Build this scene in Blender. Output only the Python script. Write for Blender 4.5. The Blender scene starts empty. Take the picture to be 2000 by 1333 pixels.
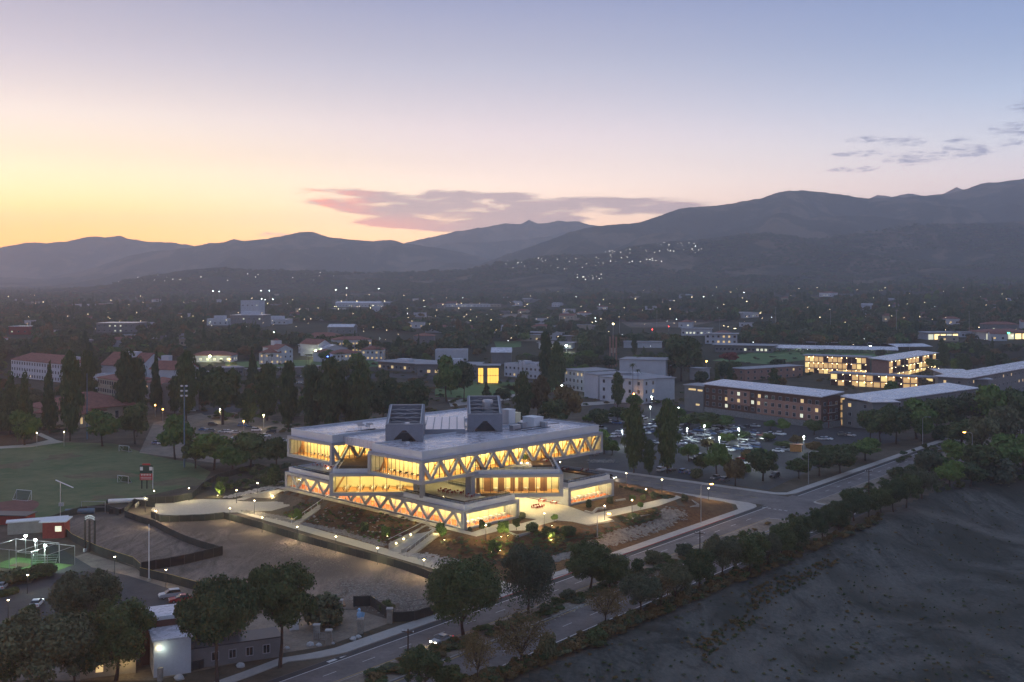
import bpy, bmesh, math, random
import numpy as np
from mathutils import Vector, Matrix, noise
R = math.radians
rnd = random.Random(7)
sc = bpy.context.scene
F, HOR, CH = 2050.0, 552.0, 68.0          # focal length (photo px), eye line (photo px), eye height (m)

# ------------------------------------------------------------------ camera
cam = bpy.data.cameras.new('camera'); co = bpy.data.objects.new('camera', cam)
sc.collection.objects.link(co); sc.camera = co
co.location = (0, 0, CH); co.rotation_euler = (R(90), 0, 0)
cam.sensor_width = 36; cam.lens = 36 * F / 2000; cam.shift_y = (HOR - 666.5) / 2000
cam.clip_start = 1; cam.clip_end = 60000
sc.view_settings.view_transform = 'Standard'; sc.view_settings.look = 'None'
sc.view_settings.exposure = 0.2; sc.view_settings.gamma = 1; sc.view_settings.use_curve_mapping = False
cy = sc.cycles
cy.max_bounces = 5; cy.diffuse_bounces = 3; cy.glossy_bounces = 2; cy.transmission_bounces = 2
cy.volume_bounces = 3; cy.transparent_max_bounces = 12
cy.caustics_reflective = False; cy.caustics_refractive = False; cy.sample_clamp_indirect = 4
cy.use_denoising = True

def lin(c):
    return tuple(((v / 255) / 12.92 if v / 255 <= .04045 else ((v / 255 + .055) / 1.055) ** 2.4) for v in c) + (1,)

# ------------------------------------------------------------------ node helper
class NT:
    def __init__(s, tree):
        s.t = tree; s.n = tree.nodes; s.l = tree.links
    def put(s, sock, v):
        if hasattr(v, 'is_output'): s.l.new(v, sock)
        elif v is not None:
            sock.default_value = v
    def m(s, op, a, b=None, c=None, clamp=False):
        n = s.n.new('ShaderNodeMath'); n.operation = op; n.use_clamp = clamp
        for i, v in enumerate((a, b, c)):
            if v is not None: s.put(n.inputs[i], v)
        return n.outputs[0]
    def mr(s, v, a, b, c=0., d=1., smooth=True):
        n = s.n.new('ShaderNodeMapRange'); n.interpolation_type = 'SMOOTHSTEP' if smooth else 'LINEAR'
        s.put(n.inputs[0], v)
        for i, x in enumerate((a, b, c, d)): s.put(n.inputs[i + 1], x)
        return n.outputs[0]
    def ramp(s, fac, stops, interp='LINEAR'):
        n = s.n.new('ShaderNodeValToRGB'); r = n.color_ramp; r.interpolation = interp
        while len(r.elements) < len(stops): r.elements.new(.5)
        for e, (p, c) in zip(r.elements, stops): e.position = p; e.color = c if len(c) == 4 else tuple(c) + (1,)
        s.put(n.inputs[0], fac); return n.outputs[0]
    def mix(s, fac, a, b, mode='MIX'):
        n = s.n.new('ShaderNodeMix'); n.data_type = 'RGBA'; n.blend_type = mode
        s.put(n.inputs[0], fac); s.put(n.inputs[6], a); s.put(n.inputs[7], b); return n.outputs[2]
    def noise(s, vec, scale, detail=3, rough=.5, dist=0., out=0):
        n = s.n.new('ShaderNodeTexNoise'); s.put(n.inputs['Vector'], vec)
        n.inputs['Scale'].default_value = scale; n.inputs['Detail'].default_value = detail
        n.inputs['Roughness'].default_value = rough; n.inputs['Distortion'].default_value = dist
        return n.outputs[out]
    def comb(s, x, y, z=0.):
        n = s.n.new('ShaderNodeCombineXYZ')
        for i, v in enumerate((x, y, z)): s.put(n.inputs[i], v)
        return n.outputs[0]

# ------------------------------------------------------------------ sky (dusk, sun just under the horizon at the left)
w = bpy.data.worlds.new('World'); sc.world = w; w.use_nodes = True
t = NT(w.node_tree); t.n.clear()
tc = t.n.new('ShaderNodeTexCoord'); sep = t.n.new('ShaderNodeSeparateXYZ'); t.l.new(tc.outputs['Generated'], sep.inputs[0])
X, Yd, Z = sep.outputs
el = t.m('MULTIPLY', t.m('ARCSINE', t.m('MAXIMUM', t.m('MINIMUM', Z, 1.), -1.)), 57.29578)
az = t.m('MULTIPLY', t.m('ARCTAN2', X, Yd), 57.29578)
SUNAZ = -30.
d0 = t.m('ABSOLUTE', t.m('SUBTRACT', az, SUNAZ))
ds = t.m('MINIMUM', d0, t.m('SUBTRACT', 360., d0))
ef = t.m('SQRT', t.m('MULTIPLY', t.m('MAXIMUM', el, 0.), 1 / 90.))
P = lambda e: math.sqrt(e / 90)
def stops(l): return [(P(e), lin(c)) for e, c in l]
warm = t.ramp(ef, stops([(0, (240, 148, 40)), (1.6, (244, 166, 52)), (2.7, (244, 182, 78)), (3.9, (244, 202, 118)), (5.8, (246, 220, 172)), (8.5, (236, 220, 205)), (11.5, (205, 198, 206)), (15, (163, 165, 188)), (26, (144, 156, 186)), (90, (126, 146, 176))]))
mid = t.ramp(ef, stops([(0, (242, 165, 120)), (2, (250, 190, 135)), (3.5, (248, 208, 168)), (5.5, (238, 214, 195)), (8, (222, 206, 205)), (11.5, (190, 190, 206)), (15, (150, 158, 190)), (26, (136, 152, 190)), (90, (126, 146, 176))]))
cool = t.ramp(ef, stops([(0, (160, 140, 150)), (3, (205, 180, 175)), (5, (206, 190, 188)), (7, (190, 192, 200)), (9.5, (164, 180, 204)), (12.5, (140, 162, 200)), (15, (120, 144, 188)), (26, (112, 138, 186)), (90, (126, 146, 176))]))
back = t.ramp(ef, stops([(0, (96, 102, 124)), (6, (112, 116, 140)), (15, (112, 126, 158)), (90, (126, 146, 176))]))
col = t.mix(t.mr(ds, 4., 32.), warm, mid)
col = t.mix(t.mr(ds, 26., 62.), col, cool)
col = t.mix(t.mr(ds, 65., 150.), col, back)
# clouds: a long bank over the centre and small puffs at the right, masked by direction
cv = t.comb(t.m('MULTIPLY', az, .16), t.m('MULTIPLY', el, .9), 0.)
n1 = t.noise(cv, 2.2, 7, .6, .6)
n2 = t.noise(t.comb(t.m('MULTIPLY', az, .5), t.m('MULTIPLY', el, 2.2), 4.), 1.6, 5, .6, .4)
n3 = t.noise(t.comb(t.m('MULTIPLY', az, .8), t.m('MULTIPLY', el, 3.2), 9.), 1.9, 6, .62, .5)
def ell(a0, e0, ra, re, skew=0.):
    da = t.m('SUBTRACT', az, a0)
    de = t.m('SUBTRACT', t.m('SUBTRACT', el, e0), t.m('MULTIPLY', da, skew))
    q = t.m('ADD', t.m('POWER', t.m('ABSOLUTE', t.m('DIVIDE', da, ra)), 2.), t.m('POWER', t.m('ABSOLUTE', t.m('DIVIDE', de, re)), 2.))
    return t.m('SUBTRACT', 1., q)
bank = None
for a in ((-6.6, 4.15, 5.6, .85, -.10), (-1.2, 4.05, 6.5, 1.0, -.03), (4.5, 4.15, 8., .55, -.01), (-5.2, 3.2, 4.0, .45, -.06), (0., 3.35, 5.0, .9, 0.)):
    e_ = ell(*a); bank = e_ if bank is None else t.m('MAXIMUM', bank, e_)
bm_ = t.m('ADD', t.mr(bank, -.35, .7, 0., 1.), t.m('MULTIPLY', t.m('SUBTRACT', n1, .52), 2.6))
bmask = t.m('MULTIPLY', t.mr(bm_, .28, .95), t.mr(bank, -.45, .1))
red = t.mr(az, -10.5, -6., 1., 0.)
low = t.m('MULTIPLY', t.mr(el, 3.1, 3.9, 1., 0.), t.mr(az, -9.5, -1., .8, 0.))
ccol = t.mix(t.m('MAXIMUM', t.m('MULTIPLY', red, t.mr(n2, .35, .62)), t.m('MULTIPLY', low, .75)), lin((140, 122, 126)), lin((222, 120, 100)))
col = t.mix(t.m('MULTIPLY', bmask, .82), col, ccol)
puff = None
for a in ((19.0, 7.35, 1.1, .16), (20.5, 7.15, .9, .2), (18.3, 6.65, 1.3, .13), (20.9, 6.3, 1.1, .28), (23.4, 6.55, 1.3, .26), (18.1, 5.85, 1.2, .13), (25.4, 6.85, .6, .16), (25.9, 7.5, .9, .28), (23.0, 7.1, .5, .12), (26.5, 8.6, 1.0, .3), (24.7, 7.5, .3, .2), (-12.9, 2.55, .6, .1)):
    e_ = ell(*a); puff = e_ if puff is None else t.m('MAXIMUM', puff, e_)
pm = t.m('ADD', t.mr(puff, -2.2, .9), t.m('MULTIPLY', t.m('SUBTRACT', n3, .5), 3.6))
pmask = t.m('MULTIPLY', t.mr(pm, .5, 1.6), t.mr(puff, -2.6, -.6))
col = t.mix(t.m('MULTIPLY', pmask, .68), col, lin((84, 94, 130)))
bg = t.n.new('ShaderNodeBackground'); t.put(bg.inputs[0], col); t.put(bg.inputs[1], t.m('ADD', t.mr(el, 0., 13., 2.35, 1.1), t.m('MULTIPLY', t.mr(el, 0., 7., 2.7, 0.), t.mr(ds, 0., 70., 1., 0.))))
wo = t.n.new('ShaderNodeOutputWorld'); t.l.new(bg.outputs[0], wo.inputs[0])
w.cycles.sampling_method = 'MANUAL'; w.cycles.sample_map_resolution = 1024

# ------------------------------------------------------------------ terrain height
YAW_U = R(44.3)
U = np.array((math.sin(YAW_U), math.cos(YAW_U))); V = np.array((-math.cos(YAW_U), math.sin(YAW_U)))
C1 = np.array((-12.6, 274.7))                      # near corner of the lowest storey
PZ = 3.0                                           # level of the building terrace
ROAD0 = np.array((-13.5, 212.5)); RD = np.array((math.sin(R(40)), math.cos(R(40)))); RN = np.array((RD[1], -RD[0]))
def uv(u, v): return tuple(C1 + U * u + V * v)
def st(s, t_): return tuple(ROAD0 + RD * s + RN * t_)
PAD = [(-2.6, -7.6), (14.4, -13.2), (22, -20.), (30, -21), (40, -19), (66, -20), (78, -12), (80, 95), (12, 95), (-1, 84), (-2.6, 70)]
def sstep(x): x = np.clip(x, 0, 1); return x * x * (3 - 2 * x)
def H(x, y):
    x = np.asarray(x, float); y = np.asarray(y, float)
    dx, dy = x - C1[0], y - C1[1]
    u = dx * U[0] + dy * U[1]; v = dx * V[0] + dy * V[1]
    # distance to the pad polygon
    inside = np.zeros(u.shape, bool); dist = np.full(u.shape, 1e9)
    n = len(PAD)
    for i in range(n):
        x0, y0 = PAD[i]; x1, y1 = PAD[(i + 1) % n]
        ex, ey = x1 - x0, y1 - y0
        tt = np.clip(((u - x0) * ex + (v - y0) * ey) / (ex * ex + ey * ey), 0, 1)
        dist = np.minimum(dist, np.hypot(u - x0 - ex * tt, v - y0 - ey * tt))
        c = ((y0 > v) != (y1 > v)) & (u < (x1 - x0) * (v - y0) / ((y1 - y0) if y1 != y0 else 1e-9) + x0)
        inside ^= c
    dist = np.where(inside, 0, dist)
    wd = np.interp(v, [-30, 0, 50, 62, 200], [12, 15, 15, 3.5, 3.5])
    z = PZ * sstep(1 - dist / wd)
    tr = (x - ROAD0[0]) * RN[0] + (y - ROAD0[1]) * RN[1]
    z = z - 7 * sstep((tr - 33) / 30.)
    q = x / np.maximum(y, 1)
    z = z + np.interp(q, [-.9, -.49, 0, .49, .9], [.005, .0055, .009, .03, .036]) * np.clip(y - 700, 0, 1e9) + 12 * sstep((y - 1500) / 2500.) * 0
    return z
def h1(x, y): return float(H(x, y))
def at(px, py, off=0.):
    z = 0.
    for _ in range(40):
        Y = (CH - z) * F / max(py - HOR, 1.5); Xw = (px - 1000) * Y / F
        z = z * .5 + .5 * (h1(Xw, Y) + off)
    return Xw, Y, z
def atz(px, py, z=0.):
    Y = (CH - z) * F / (py - HOR); return ((px - 1000) * Y / F, Y)

# ------------------------------------------------------------------ materials
MATS = {}
def new_mat(name):
    m = bpy.data.materials.new(name); m.use_nodes = True; n = NT(m.node_tree); b = n.n['Principled BSDF']
    MATS[name] = m
    return m, n, b
def pos(n, obj=False):
    if obj:
        return n.n.new('ShaderNodeTexCoord').outputs['Object']
    return n.n.new('ShaderNodeNewGeometry').outputs['Position']
def mat(name, c, rough=.7, var=.15, scale=.5, metal=0., spec=.3, c2=None, bump=0., obj=False, detail=5, rnd_tint=0.):
    m, n, b = new_mat(name)
    p = pos(n, obj)
    f = n.noise(p, scale, detail, .6)
    f2 = n.noise(p, scale * 7.3, 3, .6)
    f = n.m('ADD', n.m('MULTIPLY', f, .65), n.m('MULTIPLY', f2, .35))
    a = tuple(max(v * (1 - var), 0) for v in c) + (1,)
    z = tuple(v for v in (c2 or tuple(v * (1 + var) for v in c))) + (1,)
    colr = n.ramp(f, [(.36, a), (.64, z)])
    if rnd_tint:
        oi = n.n.new('ShaderNodeObjectInfo').outputs['Random']
        colr = n.mix(1., colr, n.ramp(oi, [(0, (1 - rnd_tint,) * 3), (.5, (1, 1 - rnd_tint * .2, 1 - rnd_tint * .5)), (1, (1 + rnd_tint,) * 3)]), 'MULTIPLY')
    n.put(b.inputs['Base Color'], colr)
    b.inputs['Roughness'].default_value = rough; b.inputs['Metallic'].default_value = metal
    b.inputs['Specular IOR Level'].default_value = spec
    if bump:
        bn = n.n.new('ShaderNodeBump'); bn.inputs['Strength'].default_value = bump; bn.inputs['Distance'].default_value = .3
        n.put(bn.inputs['Height'], f2); n.l.new(bn.outputs[0], b.inputs['Normal'])
    return m
def emit(name, c, s):
    m, n, b = new_mat(name)
    b.inputs['Base Color'].default_value = tuple(c) + (1,); b.inputs['Emission Color'].default_value = tuple(c) + (1,)
    b.inputs['Emission Strength'].default_value = s
    return m
def glass(name, tint=(1, 1, 1), refl=.12, rough=.05):
    m = bpy.data.materials.new(name); m.use_nodes = True; n = NT(m.node_tree); n.n.clear(); MATS[name] = m
    tr = n.n.new('ShaderNodeBsdfTransparent'); tr.inputs[0].default_value = tuple(tint) + (1,)
    gl = n.n.new('ShaderNodeBsdfGlossy'); gl.inputs['Roughness'].default_value = rough
    lw = n.n.new('ShaderNodeLayerWeight'); lw.inputs[0].default_value = refl
    mx = n.n.new('ShaderNodeMixShader'); o = n.n.new('ShaderNodeOutputMaterial')
    n.l.new(n.m('MULTIPLY', lw.outputs['Fresnel'], 1., clamp=True), mx.inputs[0]); n.l.new(tr.outputs[0], mx.inputs[1]); n.l.new(gl.outputs[0], mx.inputs[2]); n.l.new(mx.outputs[0], o.inputs[0])
    return m

# dry ground: colour only, patches of straw, soil and scrub
def ground_mat():
    m, n, b = new_mat('dry_ground')
    p = pos(n)
    a = n.noise(p, .012, 6, .6, .5); c = n.noise(p, .12, 5, .65); d = n.noise(p, 1.3, 4, .6)
    base = n.ramp(a, [(.35, (.06, .055, .034)), (.5, (.11, .09, .06)), (.65, (.17, .135, .10))])
    base = n.mix(.6, base, n.ramp(c, [(.35, (.05, .045, .035)), (.65, (.16, .13, .10))]), 'MIX')
    base = n.mix(n.mr(d, .5, .75, 0., .5), base, (.05, .05, .03, 1))
    # past the first kilometre the valley floor is mostly scrub and canopy shade-free green
    sp = n.n.new('ShaderNodeSeparateXYZ'); n.l.new(p, sp.inputs[0])
    far = n.mr(sp.outputs[1], 500., 900.)
    base = n.mix(n.m('MULTIPLY', far, n.mr(a, .3, .6, 1., .75)), base, (.035, .038, .02, 1))
    n.put(b.inputs['Base Color'], base); b.inputs['Roughness'].default_value = .95; b.inputs['Specular IOR Level'].default_value = .1
    bn = n.n.new('ShaderNodeBump'); bn.inputs['Strength'].default_value = .6; bn.inputs['Distance'].default_value = .4
    n.put(bn.inputs['Height'], d); n.l.new(bn.outputs[0], b.inputs['Normal'])
    return m
def streak_mat(name, c0, c1, ang, sc_, c2=None):
    """graded earth: long wheel-worn streaks along one direction"""
    m, n, b = new_mat(name)
    p = pos(n); mp = n.n.new('ShaderNodeMapping'); n.l.new(p, mp.inputs[0])
    mp.inputs['Rotation'].default_value = (0, 0, ang); mp.inputs['Scale'].default_value = (1, .3, 1)
    a = n.noise(mp.outputs[0], sc_, 7, .65, 1.2); d = n.noise(p, sc_ * 9, 4, .6); e = n.noise(p, .02, 4, .5, 1.)
    base = n.ramp(n.m('ADD', n.m('MULTIPLY', a, .6), n.m('MULTIPLY', d, .4)), [(.38, c0), (.62, c1)])
    base = n.mix(n.mr(e, .45, .62), base, tuple(c2 or c0) + (1,))
    if name == 'field_dirt':
        at_ = n.n.new('ShaderNodeAttribute'); at_.attribute_name = 'track'
        g_ = n.noise(p, .9, 6, .7); g2 = n.noise(p, .07, 6, .65, 1.5)
        base = n.mix(n.m('MULTIPLY', at_.outputs['Fac'], n.mr(g_, .3, .6, .4, 1.)), base, (.16, .15, .13, 1))
        base = n.mix(n.mr(g2, .52, .66, 0., .55), base, (.02, .024, .018, 1)); base = n.mix(n.mr(g_, .56, .7, 0., .5), base, (.02, .022, .015, 1))
    n.put(b.inputs['Base Color'], base); b.inputs['Roughness'].default_value = .95; b.inputs['Specular IOR Level'].default_value = .1
    bn = n.n.new('ShaderNodeBump'); bn.inputs['Strength'].default_value = .8; bn.inputs['Distance'].default_value = .5
    n.put(bn.inputs['Height'], a); n.l.new(bn.outputs[0], b.inputs['Normal'])
    return m
ground_mat()
streak_mat('lot_dirt', (.10, .08, .06), (.29, .225, .18), R(60), .25, (.13, .105, .085))
streak_mat('field_track', (.08, .078, .068), (.16, .15, .13), R(-75), .3, (.1, .095, .08))
streak_mat('field_dirt', (.045, .052, .046), (.13, .13, .115), R(-40), .12, (.05, .055, .045))
mat('gravel', (.22, .18, .14), .9, .35, .22, bump=.5, detail=10)
mat('asphalt', (.055, .055, .058), .85, .22, .35, bump=.2)
mat('road_asphalt', (.16, .14, .132), .8, .3, .16, bump=.15)
mat('bike_asphalt', (.05, .048, .048), .8, .15, .4)
mat('concrete', (.42, .39, .33), .8, .12, .8, bump=.1)
mat('walk_concrete', (.4, .37, .34), .8, .12, .5)
mat('pave', (.46, .42, .33), .75, .1, 1.)
mat('wall_concrete', (.36, .34, .30), .8, .14, .6)
mat('mulch', (.12, .05, .02), .95, .4, .9, bump=.6, c2=(.16, .09, .035))
mat('lawn', (.08, .18, .05), .95, .3, .09, c2=(.13, .21, .07), bump=.3)
mat('sports_grass', (.075, .15, .05), .95, .3, .035, c2=(.16, .17, .08), bump=.2, detail=8)
mat('infield', (.17, .075, .06), .9, .2, .3)
mat('stone', (.3, .28, .25), .9, .35, .9, rnd_tint=.25)
mat('white_paint', (.62, .62, .6), .6, .2, 1.)
mat('yellow_paint_and_lit_rail', (.5, .36, .08), .6, .15, 1.)
mat('red_paint', (.4, .045, .035), .6, .2, 1.)
mat('tower_panel', (.2, .21, .24), .5, .1, .5)
mat('facade', (.29, .30, .33), .65, .05, .5)
mat('parapet', (.5, .53, .58), .5, .05, .4)
mat('roof_mat', (.55, .53, .58), .28, .1, .12, spec=.6)
def roof_seams():
    m = MATS['roof_mat']; n = NT(m.node_tree); b = n.n['Principled BSDF']; src_ = b.inputs['Base Color'].links[0].from_socket; sp = n.n.new('ShaderNodeSeparateXYZ'); p = pos(n); n.l.new(p, sp.inputs[0])
    q = n.m('ADD', n.m('MULTIPLY', sp.outputs[0], .714), n.m('MULTIPLY', sp.outputs[1], -.7)); fr = n.m('FRACT', n.m('MULTIPLY', q, 1 / 1.9))
    c = n.mix(n.m('MULTIPLY', n.m('LESS_THAN', fr, .07), .45), src_, (.2, .2, .22, 1)); st_ = n.noise(p, .25, 6, .7, 1.5); c = n.mix(n.mr(st_, .5, .68, 0., .28), c, (.24, .23, .25, 1))
    n.put(b.inputs['Base Color'], c); n.put(b.inputs['Roughness'], n.mr(st_, .4, .6, .45, .16))
roof_seams()
mat('dark_metal', (.03, .032, .036), .45, .1, 1., spec=.5)
mat('steel', (.4, .41, .43), .35, .08, 1., metal=.6)
mat('white_metal', (.7, .71, .72), .5, .05, 1.)
mat('wood', (.55, .26, .08), .5, .15, 1.5)
mat('wood_dark', (.2, .1, .05), .6, .15, 1.5)
mat('cream_wall', (.8, .72, .48), .8, .05, .5)
mat('ceiling_white', (.8, .76, .66), .8, .03, .5)
mat('red_floor', (.5, .13, .05), .8, .15, 1.)
mat('wood_floor', (.52, .28, .11), .5, .12, 1.)
mat('red_chair', (.3, .05, .045), .5, .1, 1.)
mat('black', (.012, .012, .014), .5, .1, 1.)
mat('screen_cloth', (.03, .038, .036), .8, .25, .5)
mat('bark', (.075, .05, .038), .95, .3, 1.5)
mat('pale_bark', (.16, .13, .11), .95, .3, 1.5)
mat('blue_steel', (.12, .19, .26), .5, .1, 1.)
mat('dark_green', (.02, .05, .04), .6, .1, 1.)
mat('worn_turf', (.13, .115, .06), .95, .3, .25)
mat('sign_red', (.45, .03, .03), .5, .1, 1.)
mat('brick_red', (.28, .05, .04), .8, .15, 2.)
mat('white_stone', (.5, .5, .5), .9, .2, 1.5)
mat('statue_blue', (.3, .5, .72), .5, .15, 1.)
mat('table_white', (.75, .66, .6), .5, .05, 1.)
emit('lamp_head', (1, .9, .65), 30)
for k_, c_ in (('white', (.75, .76, .78)), ('silver', (.42, .44, .47)), ('black', (.02, .02, .025)), ('blue', (.05, .12, .28)), ('red', (.4, .03, .03)), ('grey', (.14, .15, .16))): mat('car_' + k_, c_, .3, .02, 1., spec=.6)
mat('car_glass', (.01, .012, .015), .1, .05, 1., spec=.8)
glass('net_green', (.8, .88, .84), .04, .8)
emit('lit_window', (1, .68, .3), .6)
emit('lit_window_cool', (.9, .9, .65), .7)
mat('dark_window', (.015, .018, .024), .15, .1, 1., spec=.7)
mat('tile_roof', (.24, .10, .075), .85, .3, .6)
mat('white_wall', (.55, .56, .6), .8, .08, .3)
mat('cream_outside', (.42, .36, .27), .8, .1, .4)
mat('grey_wall', (.2, .2, .2), .8, .12, .4)
mat('flat_roof', (.33, .32, .34), .85, .18, .2)
mat('window_trim', (.4, .4, .42), .6, .05, 1.)
mat('dark_brick', (.11, .06, .045), .85, .2, 1.)
mat('brick_dark', (.12, .06, .05), .85, .2, 1.)
mat('pink_brick', (.34, .2, .155), .85, .15, .8)
mat('stone_wall', (.22, .22, .22), .9, .45, 2.2)
emit('lit_gallery', (1, .58, .1), 1.3)
emit('lit_bay', (1, .62, .25), .5)
emit('lit_bay2', (1, .75, .3), .9)
emit('lit_shop', (1, .72, .3), 2.)
emit('lamp_hill', (1, .93, .8), 5)
emit('lamp_yellow', (.95, 1, .5), 45)
emit('lamp_far', (.9, 1, .95), 22)
emit('lamp_far_warm', (1, .78, .45), 14)
def hill_mat():
    m, n, b = new_mat('hill'); p = pos(n)
    mp = n.n.new('ShaderNodeMapping'); n.l.new(p, mp.inputs[0]); mp.inputs['Scale'].default_value = (1, .35, 1.6)
    r1 = n.m('ABSOLUTE', n.m('SUBTRACT', n.noise(mp.outputs[0], .0021, 8, .6, .7), .5)); f1 = n.noise(p, .012, 6, .7); f2 = n.noise(p, .0011, 4, .5)
    v = n.m('ADD', n.m('MULTIPLY', r1, 3.2), n.m('ADD', n.m('MULTIPLY', f1, .8), n.m('MULTIPLY', f2, .5)))
    n.put(b.inputs['Base Color'], n.ramp(v, [(.5, (.014, .02, .012, 1)), (.85, (.05, .05, .03, 1)), (1.2 / 1.2, (.17, .12, .075, 1))])); b.inputs['Roughness'].default_value = 1; b.inputs['Specular IOR Level'].default_value = .05
    bn = n.n.new('ShaderNodeBump'); bn.inputs['Strength'].default_value = 1.; bn.inputs['Distance'].default_value = 60; n.put(bn.inputs['Height'], n.m('ADD', r1, n.m('MULTIPLY', f1, .3))); n.l.new(bn.outputs[0], b.inputs['Normal'])
hill_mat()
emit('lamp_warm', (1, .8, .42), 22)
emit('lamp_white', (.85, 1, .92), 40)
emit('lamp_orange', (1, .45, .08), 30)
emit('lamp_red', (1, .04, .03), 14)
emit('lamp_blue', (.1, .2, 1), 10)
emit('lamp_green', (.1, 1, .45), 6)
emit('ceiling_light', (1, .78, .28), 66)
emit('ceiling_light_cool', (1, .83, .38), 56)
emit('ceiling_light_soffit', (1, .8, .42), 200)
mat('skylight', (.75, .68, .7), .3, .04, .4, spec=.5)
glass('rail_glass', (.55, .58, .6), .3)
glass('clear_glass', (.97, .95, .9), .12)
def foliage(name, c, c2):
    m, n, b = new_mat(name)
    p = pos(n, True)
    oi = n.n.new('ShaderNodeObjectInfo').outputs['Random']
    f = n.noise(p, 9., 3, .6)
    colr = n.ramp(f, [(.35, c), (.65, c2)])
    colr = n.mix(1., colr, n.ramp(oi, [(0, (.75, .8, .85)), (.5, (1.05, .98, .9)), (1, (1.25, 1.15, 1.))]), 'MULTIPLY')
    n.put(b.inputs['Base Color'], colr); b.inputs['Roughness'].default_value = .8; b.inputs['Specular IOR Level'].default_value = .15
    return m
foliage('leaf_dark', (.05, .08, .032), (.095, .135, .055))
foliage('leaf_green', (.08, .15, .04), (.13, .2, .055))
foliage('leaf_brown', (.12, .09, .04), (.18, .14, .065))
foliage('leaf_grey', (.08, .10, .055), (.13, .15, .085))
foliage('leaf_red', (.16, .04, .04), (.24, .07, .06))
foliage('straw', (.16, .1, .045), (.24, .15, .07))

# ------------------------------------------------------------------ mesh builder
class MB:
    def __init__(s): s.v = []; s.f = []; s.mi = []; s.cur = 0
    def add(s, vs, fs):
        o = len(s.v); s.v += [tuple(p) for p in vs]; s.f += [tuple(i + o for i in f) for f in fs]; s.mi += [s.cur] * len(fs); return s
    def box(s, x0, x1, y0, y1, z0, z1, fr=None):
        p = [(x0, y0, z0), (x1, y0, z0), (x1, y1, z0), (x0, y1, z0), (x0, y0, z1), (x1, y0, z1), (x1, y1, z1), (x0, y1, z1)]
        if fr: p = [fr(*q) for q in p]
        return s.add(p, [(0, 3, 2, 1), (4, 5, 6, 7), (0, 1, 5, 4), (1, 2, 6, 5), (2, 3, 7, 6), (3, 0, 4, 7)])
    def quad(s, *p): return s.add(p, [tuple(range(len(p)))])
    def prism(s, poly, z0, z1):
        n = len(poly)
        s.add([(x, y, z0) for x, y in poly] + [(x, y, z1) for x, y in poly],
              [tuple(range(n - 1, -1, -1)), tuple(range(n, 2 * n))] + [(i, (i + 1) % n, (i + 1) % n + n, i + n) for i in range(n)])
        return s
    def bar(s, a, b, w, d=None, up=(0, 0, 1)):
        """box beam from a to b; w across, d in the other direction"""
        a = Vector(a); b = Vector(b); z = (b - a).normalized(); u = Vector(up)
        if abs(z.dot(u)) > .99: u = Vector((0, 1, 0))
        x = z.cross(u).normalized(); y = x.cross(z).normalized(); d = d or w
        vs = []
        for q in (a, b):
            for i, j in ((-1, -1), (1, -1), (1, 1), (-1, 1)): vs.append(q + x * (w / 2 * i) + y * (d / 2 * j))
        return s.add(vs, [(0, 3, 2, 1), (4, 5, 6, 7), (0, 1, 5, 4), (1, 2, 6, 5), (2, 3, 7, 6), (3, 0, 4, 7)])
    def tube(s, pts, rs, n=6, cap=True):
        pts = [Vector(p) for p in pts]; vs = []; fs = []
        for i, p in enumerate(pts):
            tan = (pts[min(i + 1, len(pts) - 1)] - pts[max(i - 1, 0)]).normalized()
            u = Vector((0, 0, 1)) if abs(tan.z) < .95 else Vector((1, 0, 0))
            x = tan.cross(u).normalized(); y = tan.cross(x).normalized()
            r = rs[i] if hasattr(rs, '__len__') else rs
            for k in range(n):
                a = 2 * math.pi * k / n; vs.append(p + x * (math.cos(a) * r) + y * (math.sin(a) * r))
        for i in range(len(pts) - 1):
            for k in range(n):
                fs.append((i * n + k, i * n + (k + 1) % n, (i + 1) * n + (k + 1) % n, (i + 1) * n + k))
        if cap: fs += [tuple(range(n)), tuple(range(len(pts) * n - 1, (len(pts) - 1) * n - 1, -1))]
        return s.add(vs, fs)
    def lathe(s, prof, n=8, c=(0, 0, 0)):
        vs = []; fs = []
        for r, z in prof:
            for k in range(n):
                a = 2 * math.pi * k / n; vs.append((c[0] + r * math.cos(a), c[1] + r * math.sin(a), c[2] + z))
        for i in range(len(prof) - 1):
            for k in range(n): fs.append((i * n + k, i * n + (k + 1) % n, (i + 1) * n + (k + 1) % n, (i + 1) * n + k))
        return s.add(vs, fs)
    def mesh(s, name, mats, smooth=False):
        me = bpy.data.meshes.new(name); me.from_pydata(s.v, [], s.f)
        for m in (mats if isinstance(mats, (list, tuple)) else [mats]): me.materials.append(MATS[m])
        if any(s.mi): me.polygons.foreach_set('material_index', s.mi)
        if smooth: me.polygons.foreach_set('use_smooth', [True] * len(s.f))
        me.update(); return me
    def build(s, name, mats, parent=None, smooth=False, world=False):
        if world and parent is not None:
            r = parent
            while r.parent: r = r.parent
            o = r.location; s.v = [(p[0] - o[0], p[1] - o[1], p[2] - o[2]) for p in s.v]
        return link(name, s.mesh(name, mats, smooth), parent)
def link(name, me, parent=None, loc=None, rz=None):
    o = bpy.data.objects.new(name, me); sc.collection.objects.link(o)
    if parent: o.parent = parent
    if loc is not None: o.location = loc
    if rz is not None: o.rotation_euler[2] = rz
    return o
def tag(o, label=None, cat=None, group=None, kind=None):
    if label: o['label'] = label
    if cat: o['category'] = cat
    if group: o['group'] = group
    if kind: o['kind'] = kind
    return o
def thing(name, label, cat, loc=(0, 0, 0), rz=0., group=None):
    return tag(link(name, None, None, loc, rz), label, cat, group)
def struct(name, mb, m): return tag(mb.build(name, m), kind='structure')
def copy_tree(o, parent=None):
    c = o.copy(); sc.collection.objects.link(c)
    if parent: c.parent = parent
    for ch in list(o.children): copy_tree(ch, c)
    return c
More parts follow.
